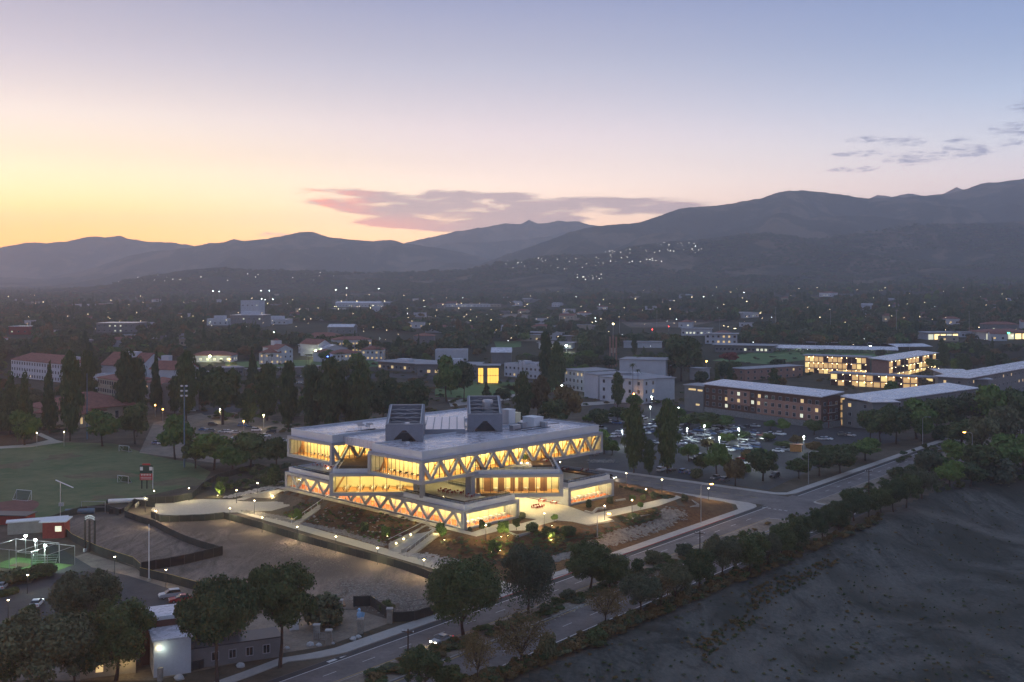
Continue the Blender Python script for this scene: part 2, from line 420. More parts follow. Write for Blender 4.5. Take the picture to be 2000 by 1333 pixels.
ORD = ['first', 'second', 'third', 'fourth', 'fifth', 'sixth', 'seventh', 'eighth', 'ninth', 'tenth', 'eleventh', 'twelfth', 'thirteenth', 'fourteenth', 'fifteenth', 'sixteenth', 'seventeenth', 'eighteenth', 'nineteenth', 'twentieth']
TENS = {2: 'twenty', 3: 'thirty', 4: 'forty', 5: 'fifty', 6: 'sixty', 7: 'seventy', 8: 'eighty', 9: 'ninety'}
def ordw(i):
    if i < 20: return ORD[i]
    t_, r_ = divmod(i + 1, 10)
    return TENS[t_] + ('ieth' if False else '') + '-' + ORD[r_ - 1] if r_ else TENS[t_][:-1] + 'ieth'

def drape(name, poly, mname, off=.05, step=4., flat=None):
    """a sheet that follows the terrain, cut on a grid so that it bends with it"""
    bm = bmesh.new(); vs = [bm.verts.new((x, y, 0)) for x, y in poly]; bm.faces.new(vs)
    xs = [p[0] for p in poly]; ys = [p[1] for p in poly]
    if flat is None:
        for ax, lo, hi in ((0, min(xs), max(xs)), (1, min(ys), max(ys))):
            k = math.ceil(lo / step) * step
            while k < hi:
                no = (1, 0, 0) if ax == 0 else (0, 1, 0); cp = (k, 0, 0) if ax == 0 else (0, k, 0)
                bmesh.ops.bisect_plane(bm, geom=bm.verts[:] + bm.edges[:] + bm.faces[:], plane_co=cp, plane_no=no); k += step
        for v in bm.verts: v.co.z = h1(v.co.x, v.co.y) + off
    else:
        for v in bm.verts: v.co.z = flat + off
    bmesh.ops.recalc_face_normals(bm, faces=bm.faces)
    if bm.faces[:] and sum(f.normal.z for f in bm.faces) < 0: bmesh.ops.reverse_faces(bm, faces=bm.faces)
    me = bpy.data.meshes.new(name); bm.to_mesh(me); bm.free(); me.materials.append(MATS[mname])
    o = link(name, me); o['kind'] = 'structure'; return o
def pxpoly(pts, z=None): return [(at(*p)[:2] if z is None else atz(p[0], p[1], z)) for p in pts]

# ------------------------------------------------------------------ ground: one sheet out to the hills
nc, nr = 560, 430
pxs = np.linspace(-450, 2500, nc); ys = 105 * (11000 / 105) ** (np.linspace(0, 1, nr))
gx = (pxs[None, :] - 1000) / F * ys[:, None]; gy = np.repeat(ys[:, None], nc, 1)
gz = H(gx, gy)
# small relief of graded earth, only where no paving lies
tr = (gx - ROAD0[0]) * RN[0] + (gy - ROAD0[1]) * RN[1]
rough = sstep((tr - 34) / 12) * 1.0
def vnoise(x, y, s, seed=0.):
    xx = np.stack([x.ravel() * s, y.ravel() * s], 1)
    return np.array([noise.noise((a + seed, b, 3.1)) for a, b in xx]).reshape(x.shape)
sel = np.where(gy[:, 0] < 700)[0]; k = sel[-1] + 1
rel = np.zeros_like(gz)
rel[:k] = vnoise(gx[:k], gy[:k], .03) * .4 + vnoise(gx[:k], gy[:k], .13, 9) * .25 + vnoise(gx[:k], gy[:k], .5, 4) * .16 + vnoise(gx[:k], gy[:k], 1.1, 2) * .1
gz = gz + rel * rough
me = bpy.data.meshes.new('ground')
idx = np.arange(nr * nc).reshape(nr, nc)
fc = np.stack([idx[:-1, :-1], idx[:-1, 1:], idx[1:, 1:], idx[1:, :-1]], -1).reshape(-1, 4)
me.from_pydata(np.stack([gx, gy, gz], -1).reshape(-1, 3).tolist(), [], fc.tolist())
me.materials.append(MATS['dry_ground']); me.materials.append(MATS['field_dirt'])
fi = (tr[:-1, :-1] > 33) & (gy[:-1, :-1] < 620)
me.polygons.foreach_set('material_index', fi.ravel().astype(int))
# worn wheel tracks over the earth field, kept as a soft per-vertex mask
def near_line(X_, Y_, pts, w_):
    W = [at(*p)[:2] for p in pts]; d = np.full(X_.shape, 1e9)
    for (x0, y0), (x1, y1) in zip(W[:-1], W[1:]):
        ex, ey = x1 - x0, y1 - y0; q = np.clip(((X_ - x0) * ex + (Y_ - y0) * ey) / (ex * ex + ey * ey), 0, 1); d = np.minimum(d, np.hypot(X_ - x0 - ex * q, Y_ - y0 - ey * q))
    return 1 - sstep(d / w_)
trk = np.zeros_like(gz); X_ = gx[:k]; Y_ = gy[:k]; wob = vnoise(X_, Y_, .05, 21) * 3
for pts, w_, s__ in (([(1740, 998), (1800, 1001), (1900, 1026), (2100, 1070)], 7, 1.), ([(1380, 1345), (1430, 1298), (1570, 1228), (1700, 1209), (1845, 1224), (1920, 1254), (2120, 1320)], 5, .6), ([(1420, 1360), (1600, 1262), (1710, 1252)], 4, .5), ([(1300, 1330), (1480, 1215), (1620, 1150), (1760, 1120), (1900, 1130)], 5, .4), ([(1700, 1150), (1800, 1160), (1890, 1180)], 12, .6), ([(1620, 1330), (1760, 1290), (1850, 1300)], 5, .7)):
    trk[:k] = np.maximum(trk[:k], near_line(X_ + wob, Y_ + wob, pts, w_) * s__)
me.attributes.new('track', 'FLOAT', 'POINT').data.foreach_set('value', trk.ravel().astype(np.float32))
me.polygons.foreach_set('use_smooth', [True] * len(fc)); me.update()
tag(link('ground', me), kind='structure')

# ------------------------------------------------------------------ hills
def ridge(name, D, wf, sil, seed, amp=.34, base=None, cols=260, rows=26):
    p = np.array(sil, float); q = np.linspace(p[0, 0], p[-1, 0], cols)
    ysil = np.interp(q, p[:, 0], p[:, 1])
    ysil = ysil + np.array([noise.noise((a * .05, seed, 0)) * 2.0 + noise.noise((a * .2, seed, 5)) * .8 for a in q])
    zc = CH + (HOR - ysil) * D / F
    vs = []; n2_ = rows + rows // 2
    for j in range(n2_):
        if j < rows: s_ = j / (rows - 1); Y = D - wf * (1 - s_); pr = s_ ** .9
        else: s_ = 1 - (j - rows + 1) / (n2_ - rows); Y = D + 620 * (1 - s_); pr = s_
        Xr = (q - 1000) / F * Y
        zb = H(Xr, np.full_like(Xr, min(Y, 11000))) - 15
        for i in range(cols):
            f_ = noise.noise((Xr[i] * .0016, Y * .0009, seed)) + .5 * noise.noise((Xr[i] * .004, Y * .003, seed + 3)) - .35 * abs(noise.noise((Xr[i] * .003, Y * .0004, seed + 8)))
            z = zb[i] + max(zc[i] - zb[i], 0) * min(1., pr + amp * f_ * math.sin(math.pi * min(1, s_)) * (1 if j < rows else .3))
            vs.append((Xr[i], Y, z))
    idx = np.arange(n2_ * cols).reshape(n2_, cols)
    fc = np.stack([idx[:-1, :-1], idx[:-1, 1:], idx[1:, 1:], idx[1:, :-1]], -1).reshape(-1, 4)
    me = bpy.data.meshes.new(name); me.from_pydata(vs, [], fc.tolist()); me.materials.append(MATS['hill'])
    me.polygons.foreach_set('use_smooth', [True] * len(fc)); me.update()
    o = tag(link(name, me), kind='structure'); return o
SIL_F = [(-600, 580), (-300, 575), (50, 572), (200, 561), (250, 549), (300, 539), (350, 529), (400, 525), (430, 522), (500, 528), (600, 531), (700, 535), (800, 533), (900, 529), (950, 521), (980, 512), (1000, 513), (1080, 501), (1200, 493), (1230, 481), (1300, 473), (1360, 469), (1420, 461), (1500, 458), (1560, 466), (1600, 469), (1640, 462), (1720, 451), (1780, 441), (1850, 437), (1950, 435), (2050, 431), (2300, 430), (2500, 440)]
ridge('mountain_range', 10400, 1300, [(740, 500), (780, 478), (815, 469), (870, 457), (900, 451), (940, 445), (985, 437), (1018, 438), (1033, 429), (1050, 438), (1090, 432), (1130, 433), (1150, 439), (1200, 446), (1300, 470), (1400, 500)], 1.)
ridge('mountain_range', 9600, 1300, [(-520, 530), (-300, 505), (0, 484), (30, 478), (60, 474), (95, 475), (130, 472), (160, 465), (185, 462), (205, 464), (235, 461), (255, 467), (275, 471), (300, 473), (340, 474), (380, 481), (395, 478), (420, 475), (440, 475), (500, 482), (600, 500), (700, 530)], 2.)
ridge('mountain_range', 9900, 900, [(1640, 420), (1690, 392), (1715, 381), (1740, 385), (1775, 378), (1795, 381), (1815, 388), (1845, 378), (1868, 366), (1885, 372), (1910, 385), (2000, 420)], 3.)
ridge('mountain_range', 9200, 900, [(780, 510), (850, 482), (880, 474), (960, 473), (1020, 468), (1075, 462), (1100, 470), (1200, 500)], 4.)
ridge('mountain', 7700, 1900, [(-600, 600), (-200, 560), (0, 541), (75, 545), (150, 532), (165, 529), (200, 517), (260, 498), (300, 491), (340, 488), (400, 479), (440, 473), (455, 467), (475, 471), (520, 467), (560, 459), (585, 454), (610, 453), (640, 463), (680, 468), (720, 471), (760, 469), (800, 477), (830, 481), (870, 487), (900, 493), (960, 506), (1000, 521), (1100, 545)], 5.)
ridge('mountain', 6300, 1700, [(850, 560), (900, 530), (980, 501), (1040, 481), (1090, 463), (1110, 455), (1150, 444), (1200, 439), (1250, 435), (1290, 421), (1330, 407), (1400, 402), (1450, 394), (1485, 388), (1520, 376), (1545, 372), (1590, 374), (1650, 381), (1690, 388), (1760, 386), (1850, 379), (1890, 369), (1915, 359), (1960, 355), (2000, 349), (2100, 336), (2300, 338), (2500, 360)], 6., cols=420)
FOOT = ridge('foothill', 4400, 1200, SIL_F, 7., amp=.4, cols=560, rows=44)

# ------------------------------------------------------------------ haze
hz = MB().box(-7900, 8300, -350, 11300, -12, 770)
m = bpy.data.materials.new('haze_air'); m.use_nodes = True; n = NT(m.node_tree); n.n.clear()
pv = n.n.new('ShaderNodeVolumePrincipled'); pv.inputs['Color'].default_value = (.93, .95, 1, 1)
pv.inputs['Density'].default_value = 1.2e-4; pv.inputs['Anisotropy'].default_value = .5
o_ = n.n.new('ShaderNodeOutputMaterial'); n.l.new(pv.outputs[0], o_.inputs['Volume'])
MATS['haze_air'] = m
tag(hz.build('haze', 'haze_air'), kind='stuff')
# ------------------------------------------------------------------ the science building: three storeys of paired truss bars
bld = thing('science_building', 'grey lit three-storey building of crossed truss bars with glowing yellow windows on a planted mound', 'building', (C1[0], C1[1], PZ))
class Fr:
    """local frame: a along the bar, b across it"""
    def __init__(s, o, yaw): s.o = o; s.a = (math.sin(yaw), math.cos(yaw)); s.b = (-math.cos(yaw), math.sin(yaw))
    def __call__(s, a, b, z): return (s.o[0] + s.a[0] * a + s.b[0] * b, s.o[1] + s.a[1] * a + s.b[1] * b, z)
PANES = []
def face(fr, root, p0, p1, nrm, z0, z1,  kind, nodes=None, mull=1.8, warm=True, post=1.1, glass_in=.7, inner=True):
    """glazing with mullions (and braces) between two corners p0, p1 (a,b); nrm points out"""
    p0 = np.array(p0, float); p1 = np.array(p1, float); L = np.linalg.norm(p1 - p0); d = (p1 - p0) / L; nr_ = np.array(nrm, float)
    gz0, gz1 = z0 + (.55 if z0 < 5 else 1.0), z1 - .95
    def P3(s_, dep, z): q = p0 + d * s_ - nr_ * dep; return fr(q[0], q[1], z)
    cnt = max(1, int(round((L - 2 * post) / mull))); sp = (L - 2 * post) / cnt
    for i in range(cnt):
        a, b = post + sp * i, post + sp * (i + 1)
        mb = MB(); mb.quad(P3(a + .05, glass_in, gz0), P3(b - .05, glass_in, gz0), P3(b - .05, glass_in, gz1), P3(a + .05, glass_in, gz1))
        mb.build('window_pane', 'clear_glass', root, world=True)
        if i:
            mb = MB(); mb.bar(P3(a, glass_in - .05, gz0), P3(a, glass_in - .05, gz1), .14, .22, up=(d[0], d[1], 0)); mb.build('mullion', 'dark_metal' if kind == 'dark' else 'white_metal', root, world=True)
    if nodes:
        for (sa, za, sb, zb) in nodes:
            mb = MB(); A = P3(sa, .3, z0 + .8 if za == 0 else z1 - .8); B = P3(sb, .3, z0 + .8 if zb == 0 else z1 - .8)
            nn = fr(nr_[0], nr_[1], 0); oo = fr(0, 0, 0)
            mb.bar(A, B, .78, .45, up=(nn[0] - oo[0], nn[1] - oo[1], 0)); mb.build('brace', 'facade', root, world=True)
            if inner and z0 > 5:
                mb = MB(); A = P3(sa, 1.5, z0 + .8 if za == 0 else z1 - .8); B = P3(sb, 1.5, z0 + .8 if zb == 0 else z1 - .8)
                mb.bar(A, B, .35, .25, up=(nn[0] - oo[0], nn[1] - oo[1], 0)); mb.build('wood_brace', 'wood', root, world=True)
def zig(first, sp, n, L):
    """braces of a long truss side whose bottom nodes stand at first, first+sp, ..."""
    out = []; bs = [first + sp * k for k in range(n)]
    out.append((.5, 1, bs[0], 0))
    for k in range(n):
        tn = bs[k] + sp / 2
        if tn > L - 1: break
        out.append((bs[k], 0, tn, 1))
        if k + 1 < n: out.append((tn, 1, bs[k + 1], 0))
    else: pass
    return out
def barbox(name, o, yaw, L, W, z0, z1, par, faces, floor, light='ceiling_light', solid=(), core=5.2):
    fr = Fr(o, yaw); m = MB()
    # lower and upper slab edges, corner posts (posts stand between them)
    lo = .5 if z0 < 5 else .9
    m.box(0, L, 0, W, z0, z0 + lo, fr); m.box(0, L, 0, W, z1 - .9, z1, fr)
    for a in (0, L - 1.1):
        for b in (0, W - 1.1): m.box(a, a + 1.1, b, b + 1.1, z0 + lo, z1 - .9, fr)
    for s_ in solid:
        if s_ == 'b1': m.box(1.1, L - 1.1, W - .9, W - .5, z0 + lo, z1 - .9, fr)
        if s_ == 'b0': m.box(1.1, L - 1.1, .5, .9, z0 + lo, z1 - .9, fr)
        if s_ == 'a1': m.box(L - .9, L - .5, 1.1, W - 1.1, z0 + lo, z1 - .9, fr)
        if s_ == 'a0': m.box(.5, .9, 1.1, W - 1.1, z0 + lo, z1 - .9, fr)
    root = m.build(name, 'facade', bld, world=True)
    i, t_ = .9, .35
    m = MB(); m.box(i, L - i, i, i + t_, z1, z1 + par, fr); m.box(i, L - i, W - i - t_, W - i, z1, z1 + par, fr)
    m.box(i, i + t_, i + t_, W - i - t_, z1, z1 + par, fr); m.box(L - i - t_, L - i, i + t_, W - i - t_, z1, z1 + par, fr)
    m.build('parapet', 'parapet', root, world=True)
    m = MB(); m.box(i + t_, L - i - t_, i + t_, W - i - t_, z1 + .002, z1 + par - .55, fr); m.build('roof', 'roof_mat', root, world=True)
    m = MB(); m.box(1.12, L - 1.12, 1.12, W - 1.12, z0 + lo + .002, z0 + lo + .06, fr); m.build('floor', floor, root, world=True)
    m = MB(); m.box(1.12, L - 1.12, 1.12, W - 1.12, z1 - .98, z1 - .902, fr); m.build('ceiling', 'ceiling_white', root, world=True)
    # rooms: an inner core wall, cross walls every few metres
    c = core; g = [f[0] for f in faces]
    ca0 = c if 'a0' in g else .95; cb0 = c if 'b0' in g else .95; cb1 = W - c if 'b1' in g else W - .95
    m = MB(); m.box(ca0, L - .95, cb0, cb1, z0 + lo + .07, z1 - .99, fr); m.build('inner_wall', 'cream_wall', root, world=True)
    # ceiling lights along the glazed sides
    for f in faces:
        sd = f[0]; LL = L if sd[0] == 'b' else W
        k = 2.2
        while k < LL - 2.2:
            for dep in (1.9, 3.9):
                m = MB()
                q0 = {'b0': (k - .7, dep), 'b1': (k - .7, W - dep), 'a0': (dep, k - .7), 'a1': (L - dep, k - .7)}[sd]
                if sd[0] == 'b': m.box(q0[0], q0[0] + 1.4, q0[1] - .18, q0[1] + .18, z1 - 1.08, z1 - .985, fr)
                else: m.box(q0[0] - .18, q0[0] + .18, q0[1], q0[1] + 1.4, z1 - 1.08, z1 - .985, fr)
                m.build('ceiling_light', light, root, world=True)
            k += 3.3
    for sd, kind, nodes, mull in faces:
        e = {'b0': ((0, 0), (L, 0), (0, -1)), 'b1': ((0, W), (L, W), (0, 1)), 'a0': ((0, 0), (0, W), (-1, 0)), 'a1': ((L, 0), (L, W), (1, 0))}[sd]
        face(fr, root, e[0], e[1], e[2], z0, z1, kind, nodes, mull)
    return root, fr
YU = YAW_U; YL2 = R(-3)
L1z, L2z, L3z = (PZ, 8.1), (8.5, 14.8), (14.6, 21.0)
P3o = np.array((-23.8, 276.4)); P3r = np.array((-52.6, 306.2))
# the long bars run along u (top storey) and along v (lowest storey); V = left side of U
vdir = YAW_U - R(90)      # yaw of the v direction
def o1(u, v): return C1 + U * u + V * v
# lowest storey: length along v, so its own 'b' axis points to -u: start at u=W
braces1 = zig(.9, 6.85, 12, 83)
def flip(nodes): return nodes
A1, frA1 = barbox('lower_bar', o1(21, 0), vdir, 83, 21, *L1z, 1.4, [('b1', 'white', [(x, y, z, w_) for x, y, z, w_ in braces1], 2.3), ('a0', 'white', None, 1.75)], 'red_floor', 'ceiling_light_cool', solid=('b0', 'a1'))
A2, frA2 = barbox('lower_bar', o1(62.5, 0), vdir, 83, 21, *L1z, 1.4, [('a0', 'white', None, 1.75)], 'red_floor', 'ceiling_light_cool', solid=('b0', 'b1', 'a1'))
# middle storey: two bars seen end-on; length runs away from the camera
B1, frB1 = barbox('middle_bar', (-26.5, 293.4), YL2, 72, 24.4, *L2z, 1.1, [('a0', 'dark', None, 3.6)], 'wood_floor', solid=('b0', 'b1', 'a1'), core=8)
B2, frB2 = barbox('middle_bar', (14.3, 291.6), YL2, 72, 25.6, *L2z, 1.1, [('a0', 'dark', None, 2.05)], 'wood_floor', 'ceiling_light_cool', solid=('b0', 'b1', 'a1'), core=6)
# top storey: long truss side faces right-front
br3 = zig(3.5, 6.65, 11, 75) + [(73.3, 1, 70., 0)]
T1, frT1 = barbox('upper_bar', tuple(P3o), YU, 75, 23, *L3z, 2.2, [('b0', 'dark', br3, 1.9), ('a0', 'dark', None, 1.75)], 'wood_floor', solid=('b1', 'a1'))
T2, frT2 = barbox('upper_bar', tuple(P3r), YU, 75, 23, *L3z, 2.2, [('b0', 'dark', br3, 1.9), ('a0', 'dark', None, 1.75)], 'wood_floor', solid=('b1', 'a1'))
# glazed lobby walls between the two lower bars, roof over the atrium
frP = Fr(tuple(C1), YU)
def pbox(name, a0, a1, b0, b1, z0, z1, m_, fr=frP, parent=None):
    m = MB(); m.box(a0, a1, b0, b1, z0, z1, fr); return m.build(name, m_, parent or bld, world=True)
for k in range(10):
    a = 21.2 + k * 2.0
    pbox('lobby_pane', a, a + 1.9, 24, 24.06, PZ + .1, 8.4, 'clear_glass')
pbox('lobby_wall', 21.2, 41.3, 36, 36.4, PZ + .05, 8.45, 'cream_wall')
pbox('lobby_floor', 21.05, 41.45, 24.1, 35.9, PZ + .02, PZ + .1, 'red_floor')
for a in (25, 31, 37): pbox('lobby_light', a - .8, a + .8, 27, 28, 8.2, 8.3, 'ceiling_light_cool')
# atrium roof between the upper bars with its skylight
frS = Fr(tuple(P3o), YU)
pbox('atrium_roof', 6, 69, 23.02, 42.3, 20.2, 22.55, 'roof_mat', frS)
frK = Fr((-14.0, 315.), YL2)
sk = pbox('skylight_curb', 0, 30, 0, 12.2, 22.56, 23.9, 'facade', frK)
for i in range(10):
    for j in range(5):
        m = MB(); m.box(.3 + i * 2.95, 2.95 + i * 2.95, .25 + j * 2.4, 2.35 + j * 2.4, 23.91, 23.99, frK); m.build('skylight_panel', 'skylight', sk, world=True)
# two screened mechanical towers on the roof: legs, box, slanted rim with trusses
def tower(o, wid, dep, z0, zf, zb):
    fr = Fr(o, YL2); m = MB(); legw = 1.3
    # four walls with a triangular opening at the foot of the front and back walls
    for a, zt in ((0, zf), (dep - .5, zb)):
        zt = zf if a == 0 else zb
        m.add([fr(a, 0, z0), fr(a, legw, z0), fr(a, wid / 2 - .5, z0 + 3.6), fr(a, wid / 2 + .5, z0 + 3.6), fr(a, wid - legw, z0), fr(a, wid, z0), fr(a, wid, zt), fr(a, 0, zt),
               fr(a + .5, 0, z0), fr(a + .5, legw, z0), fr(a + .5, wid / 2 - .5, z0 + 3.6), fr(a + .5, wid / 2 + .5, z0 + 3.6), fr(a + .5, wid - legw, z0), fr(a + .5, wid, z0), fr(a + .5, wid, zt), fr(a + .5, 0, zt)],
              [(0, 1, 2, 7), (2, 3, 6, 7), (3, 4, 5, 6), (15, 10, 9, 8), (15, 14, 11, 10), (14, 13, 12, 11), (7, 6, 14, 15), (0, 7, 15, 8), (5, 13, 14, 6), (1, 9, 10, 2), (2, 10, 11, 3), (3, 11, 12, 4)])
    for b in (0, wid - .5):
        m.add([fr(.5, b, z0), fr(dep - .5, b, z0), fr(dep - .5, b, zb), fr(.5, b, zf), fr(.5, b + .5, z0), fr(dep - .5, b + .5, z0), fr(dep - .5, b + .5, zb), fr(.5, b + .5, zf)],
              [(0, 1, 2, 3), (4, 7, 6, 5), (3, 2, 6, 7), (0, 4, 5, 1)])
    root = m.build('roof_tower', 'tower_panel', bld, world=True)
    z = lambda a: zf + (zb - zf) * a / dep
    m = MB()
    for b in (.7, wid - .7): m.bar(fr(.3, b, z(.3) + .1), fr(dep - .3, b, z(dep - .3) + .1), .3, .3)
    for a in (.5, dep - .5): m.bar(fr(a, .2, z(a) + .1), fr(a, wid - .2, z(a) + .1), .3, .3)
    m.build('rim', 'steel', root, world=True)
    N = 5
    for k in range(1, N):
        a = dep * k / N; m = MB(); m.bar(fr(a, .6, z(a) - .35), fr(a, wid - .6, z(a) - .35), .22, .3); m.build('cross_beam', 'steel', root, world=True)
    for k in range(N):
        a, b = dep * k / N, dep * (k + 1) / N; m = MB()
        m.bar(fr(a + .3, .7 if k % 2 else wid - .7, z(a) - .6), fr(b, wid / 2, z(b) - .6), .16, .16); m.bar(fr(a + .3, wid / 2, z(a) - .6), fr(b, wid - .7 if k % 2 else .7, z(b) - .6), .16, .16)
        m.build('rod', 'steel', root, world=True)
    m = MB()
    for k in range(3): m.box(2 + k * 4.4, 4.6 + k * 4.4, 2.2, wid - 2.2, z0, z0 + 2.6, fr)
    m.build('machinery', 'dark_metal', root, world=True)
    return root, fr
tw1, frW1 = tower((-25.3, 298.), 10.6, 18.5, 22.4, 27.6, 31.2)
tw2, frW2 = tower((-2.9, 318.3), 10.5, 18.5, 22.4, 27.9, 31.6)
m = MB(); m.lathe([(1.7, 22.4), (1.7, 30.6), (1.5, 31.2), (0, 31.3)], 12, (-7.6, 329., 0)); m.build('cooling_stack', 'steel', tw2, world=True)
# plant on the roof
def rbox(x, y, a, b, z0, h, m_='steel', nm='roof_unit'):
    fr = Fr((x, y), YU); m = MB(); m.box(-a / 2, a / 2, -b / 2, b / 2, z0, z0 + h, fr)
    m.box(-a / 2 - .1, a / 2 + .1, -b / 2 - .1, b / 2 + .1, z0 + h, z0 + h + .15, fr); return m.build(nm, m_, bld, world=True)
rbox(6.6, 330.5, 4.2, 5., 22.67, 3.0, 'white_metal'); rbox(1.0, 322, 3.6, 1.6, 22.67, 1.5, 'steel'); rbox(3.2, 326, 2, 2, 22.67, 1.8); rbox(9.8, 329, 1.2, 2.6, 22.67, 1.5)
rbox(-1.2, 338, 3, 3.4, 22.67, 4.4, 'white_metal'); rbox(1.2, 340, 2.4, 2.2, 22.67, 3.1, 'cream_wall'); rbox(-28.8, 299, .8, .8, 22.67, .7, 'black')
m = MB()
for a, b in (((1, 320, 23.1), (9, 328, 23.1)), ((3, 318.5, 23), (12, 327, 23)), ((9.5, 331, 23.2), (15, 334, 23.2)), ((-45.8, 319, 23), (-37, 324, 23)), ((-50, 316, 23), (-42, 323, 23))): m.tube([a, b], .12, 5)
m.build('roof_pipe', 'dark_metal', bld, world=True)
for px_, py_, s_ in ((701, 836, 1.), (705, 843, 1.3), (722, 838, 1.)):
    x, y = atz(px_, py_, 22.7); m = MB(); m.tube([(x, y, 22.6), (x, y, 22.6 + 2. * s_)], .12, 5); m.bar((x - 1.1, y, 22.6 + 1.6 * s_), (x + 1.1, y, 22.6 + 1.6 * s_), .25, .5); m.build('antenna', 'steel', bld, world=True)
for px_, py_, r_ in ((717, 832, .9), (796.5, 866, .6)):
    x, y = atz(px_, py_, 23.2); m = MB(); m.lathe([(0, .1), (r_ * .6, .25), (r_, .8), (r_ * 1.02, .85), (0, .3)], 10, (x, y, 22.7)); m.tube([(x, y, 22.6), (x, y, 23.)], .08, 5); m.build('dish', 'white_metal', bld, world=True)
def railing(pts, zf, h=1.1, step=1.8, mt='dark_metal', infill='rail_glass', name='railing', parent=None):
    m = MB(); m2 = MB()
    for (a, b) in zip(pts[:-1], pts[1:]):
        a = np.array(a, float); b = np.array(b, float); L = np.linalg.norm(b - a); n_ = max(1, int(L / step))
        za, zb = zf(a[0], a[1]), zf(b[0], b[1])
        m.bar((a[0], a[1], za + h), (b[0], b[1], zb + h), .07, .07)
        for k in range(n_ + 1):
            q = a + (b - a) * k / n_; z = za + (zb - za) * k / n_; m.bar((q[0], q[1], z), (q[0], q[1], z + h), .06, .06)
        m2.quad((a[0], a[1], za + .12), (b[0], b[1], zb + .12), (b[0], b[1], zb + h - .08), (a[0], a[1], za + h - .08))
    o = m.build(name, mt, parent or bld, world=True)
    if infill: m2.build('rail_panel', infill, o, world=True)
    return o
# roof-edge safety rails (fine posts)
for T_, fr in ((T1, frT1), (T2, frT2)):
    e = [fr(1.6, 21.4, 0), fr(1.6, 1.6, 0), fr(73.4, 1.6, 0), fr(73.4, 21.4, 0)]
    railing([p[:2] for p in e], lambda x, y: 22.7, .9, 2.2, 'steel', None)
# roof terraces of the lower and middle bars: rail, soil beds, paving
def terrace(fr, L, W, z, a0, a1, beds, pave):
    e = [fr(a1, 1.9, 0), fr(a0, 1.9, 0), fr(a0, W - 1.9, 0), fr(a1, W - 1.9, 0)]
    railing([p[:2] for p in e], lambda x, y: z, 1.2, 1.7)
    for b in beds: m = MB(); m.box(b[0], b[1], b[2], b[3], z + .01, z + .45, fr); m.build('planting_bed', 'mulch', bld, world=True)
    for b in pave: m = MB(); m.box(b[0], b[1], b[2], b[3], z + .01, z + .06, fr); m.build('terrace_paving', 'pave', bld, world=True)
z1r = 8.1 + 1.4 - .55; z2r = 14.8 + 1.1 - .55
terrace(frA1, 83, 21, z1r, 1.9, 27, [(2.4, 4.6, 2.5, 18.6), (4.6, 24, 16.6, 18.6), (4.6, 9, 2.5, 7.)], [(4.8, 24, 2.5, 16.4)])
terrace(frA1, 83, 21, z1r, 62, 81, [(62, 81, 2.2, 4.), (62, 81, 17.2, 19)], [(62, 81, 4.2, 17)])
terrace(frA2, 83, 21, z1r, 1.9, 20, [(2.2, 5, 2.5, 18.), (5, 20, 2.5, 5.)], [(5.2, 20, 5.2, 18.5)])
terrace(frB2, 72, 25.6, z2r, 1.9, 26, [(8, 22, 2.4, 8)], [(2.2, 26, 9, 23.5), (2.2, 7.8, 2.2, 8.8)])
terrace(frB1, 72, 24.4, z2r, 1.9, 26, [(3, 26, 8, 22)], [(2.2, 2.9, 2.2, 22)])
# columns that carry the middle storey, pylons
for x, y, z0, z1 in ((-24.6, 288., z1r, 14.55), (-12.2, 292.4, z1r, 14.55)):
    m = MB(); m.box(x - .75, x + .75, y - .6, y + .6, z0, z1); m.build('column', 'facade', bld, world=True)
# recessed glazed link between the two middle bars, behind the open terrace
for k in range(7):
    x = -25.5 + k * 2.05; m = MB(); m.box(x, x + 1.95, 312, 312.06, z1r + .1, 14.5); m.build('link_pane', 'clear_glass', bld, world=True)
m = MB(); m.box(-26, -11, 322, 322.4, z1r, 14.5); m.build('link_wall', 'cream_wall', bld, world=True)
m = MB(); m.box(-26.2, -11, 296.5, 330, 14.52, 14.58); m.build('soffit', 'ceiling_white', bld, world=True)
m = MB(); m.box(-26.2, -11, 297.5, 330, z1r - .4, z1r + .03); m.build('terrace_floor', 'pave', bld, world=True)
for x in (-22, -18, -14):
    for y in (300, 306, 316): m = MB(); m.box(x - .3, x + .3, y - .3, y + .3, 14.44, 14.5); m.build('soffit_light', 'ceiling_light_cool', bld, world=True)
# downlights under the right middle bar and a ceiling over the open plaza
m = MB(); m.box(21.2, 41.3, -.5, 35.9, 8.42, 8.48, frP); m.build('soffit', 'ceiling_white', bld, world=True)
for a in (23.5, 28, 32.5, 37, 40):
    for b in (3, 8.5, 14, 19.5): m = MB(); m.box(a - .3, a + .3, b - .3, b + .3, 8.34, 8.40, frP); m.build('soffit_light', 'ceiling_light_soffit', bld, world=True)
# ---- inside: wood columns, classroom desks, wood office fins
for b0, b1 in ((4.3, 6.2), (7.7, 9.4), (11.0, 12.4), (13.3, 14.6), (16.3, 18.), (19.4, 22.)):
    m = MB(); m.box(3.2, 3.45, b0, b1, L2z[0] + .97, L2z[1] - 1.0, frB2); m.build('wood_panel', 'wood_dark', bld, world=True)
m = MB(); m.box(1.4, 1.8, 23.2, 24.2, L2z[0] + .97, L2z[1] - 1.0, frB2); m.build('wood_panel', 'wood', bld, world=True)
m = MB(); m.bar(frB1(1.8, 23, L2z[0] + 1), frB1(1.8, 20.4, L2z[1] - 1), .8, .5); m.build('wood_brace', 'wood', bld, world=True)
for T_, fr in ((T1, frT1), (T2, frT2)):
    for b in (1.9, 4.6): m = MB(); m.bar(fr(2.3, b + 15.5, L3z[0] + 1), fr(2.3, 18.6 - b * .3, L3z[1] - 1), .6, .5); m.build('wood_brace', 'wood', bld, world=True)
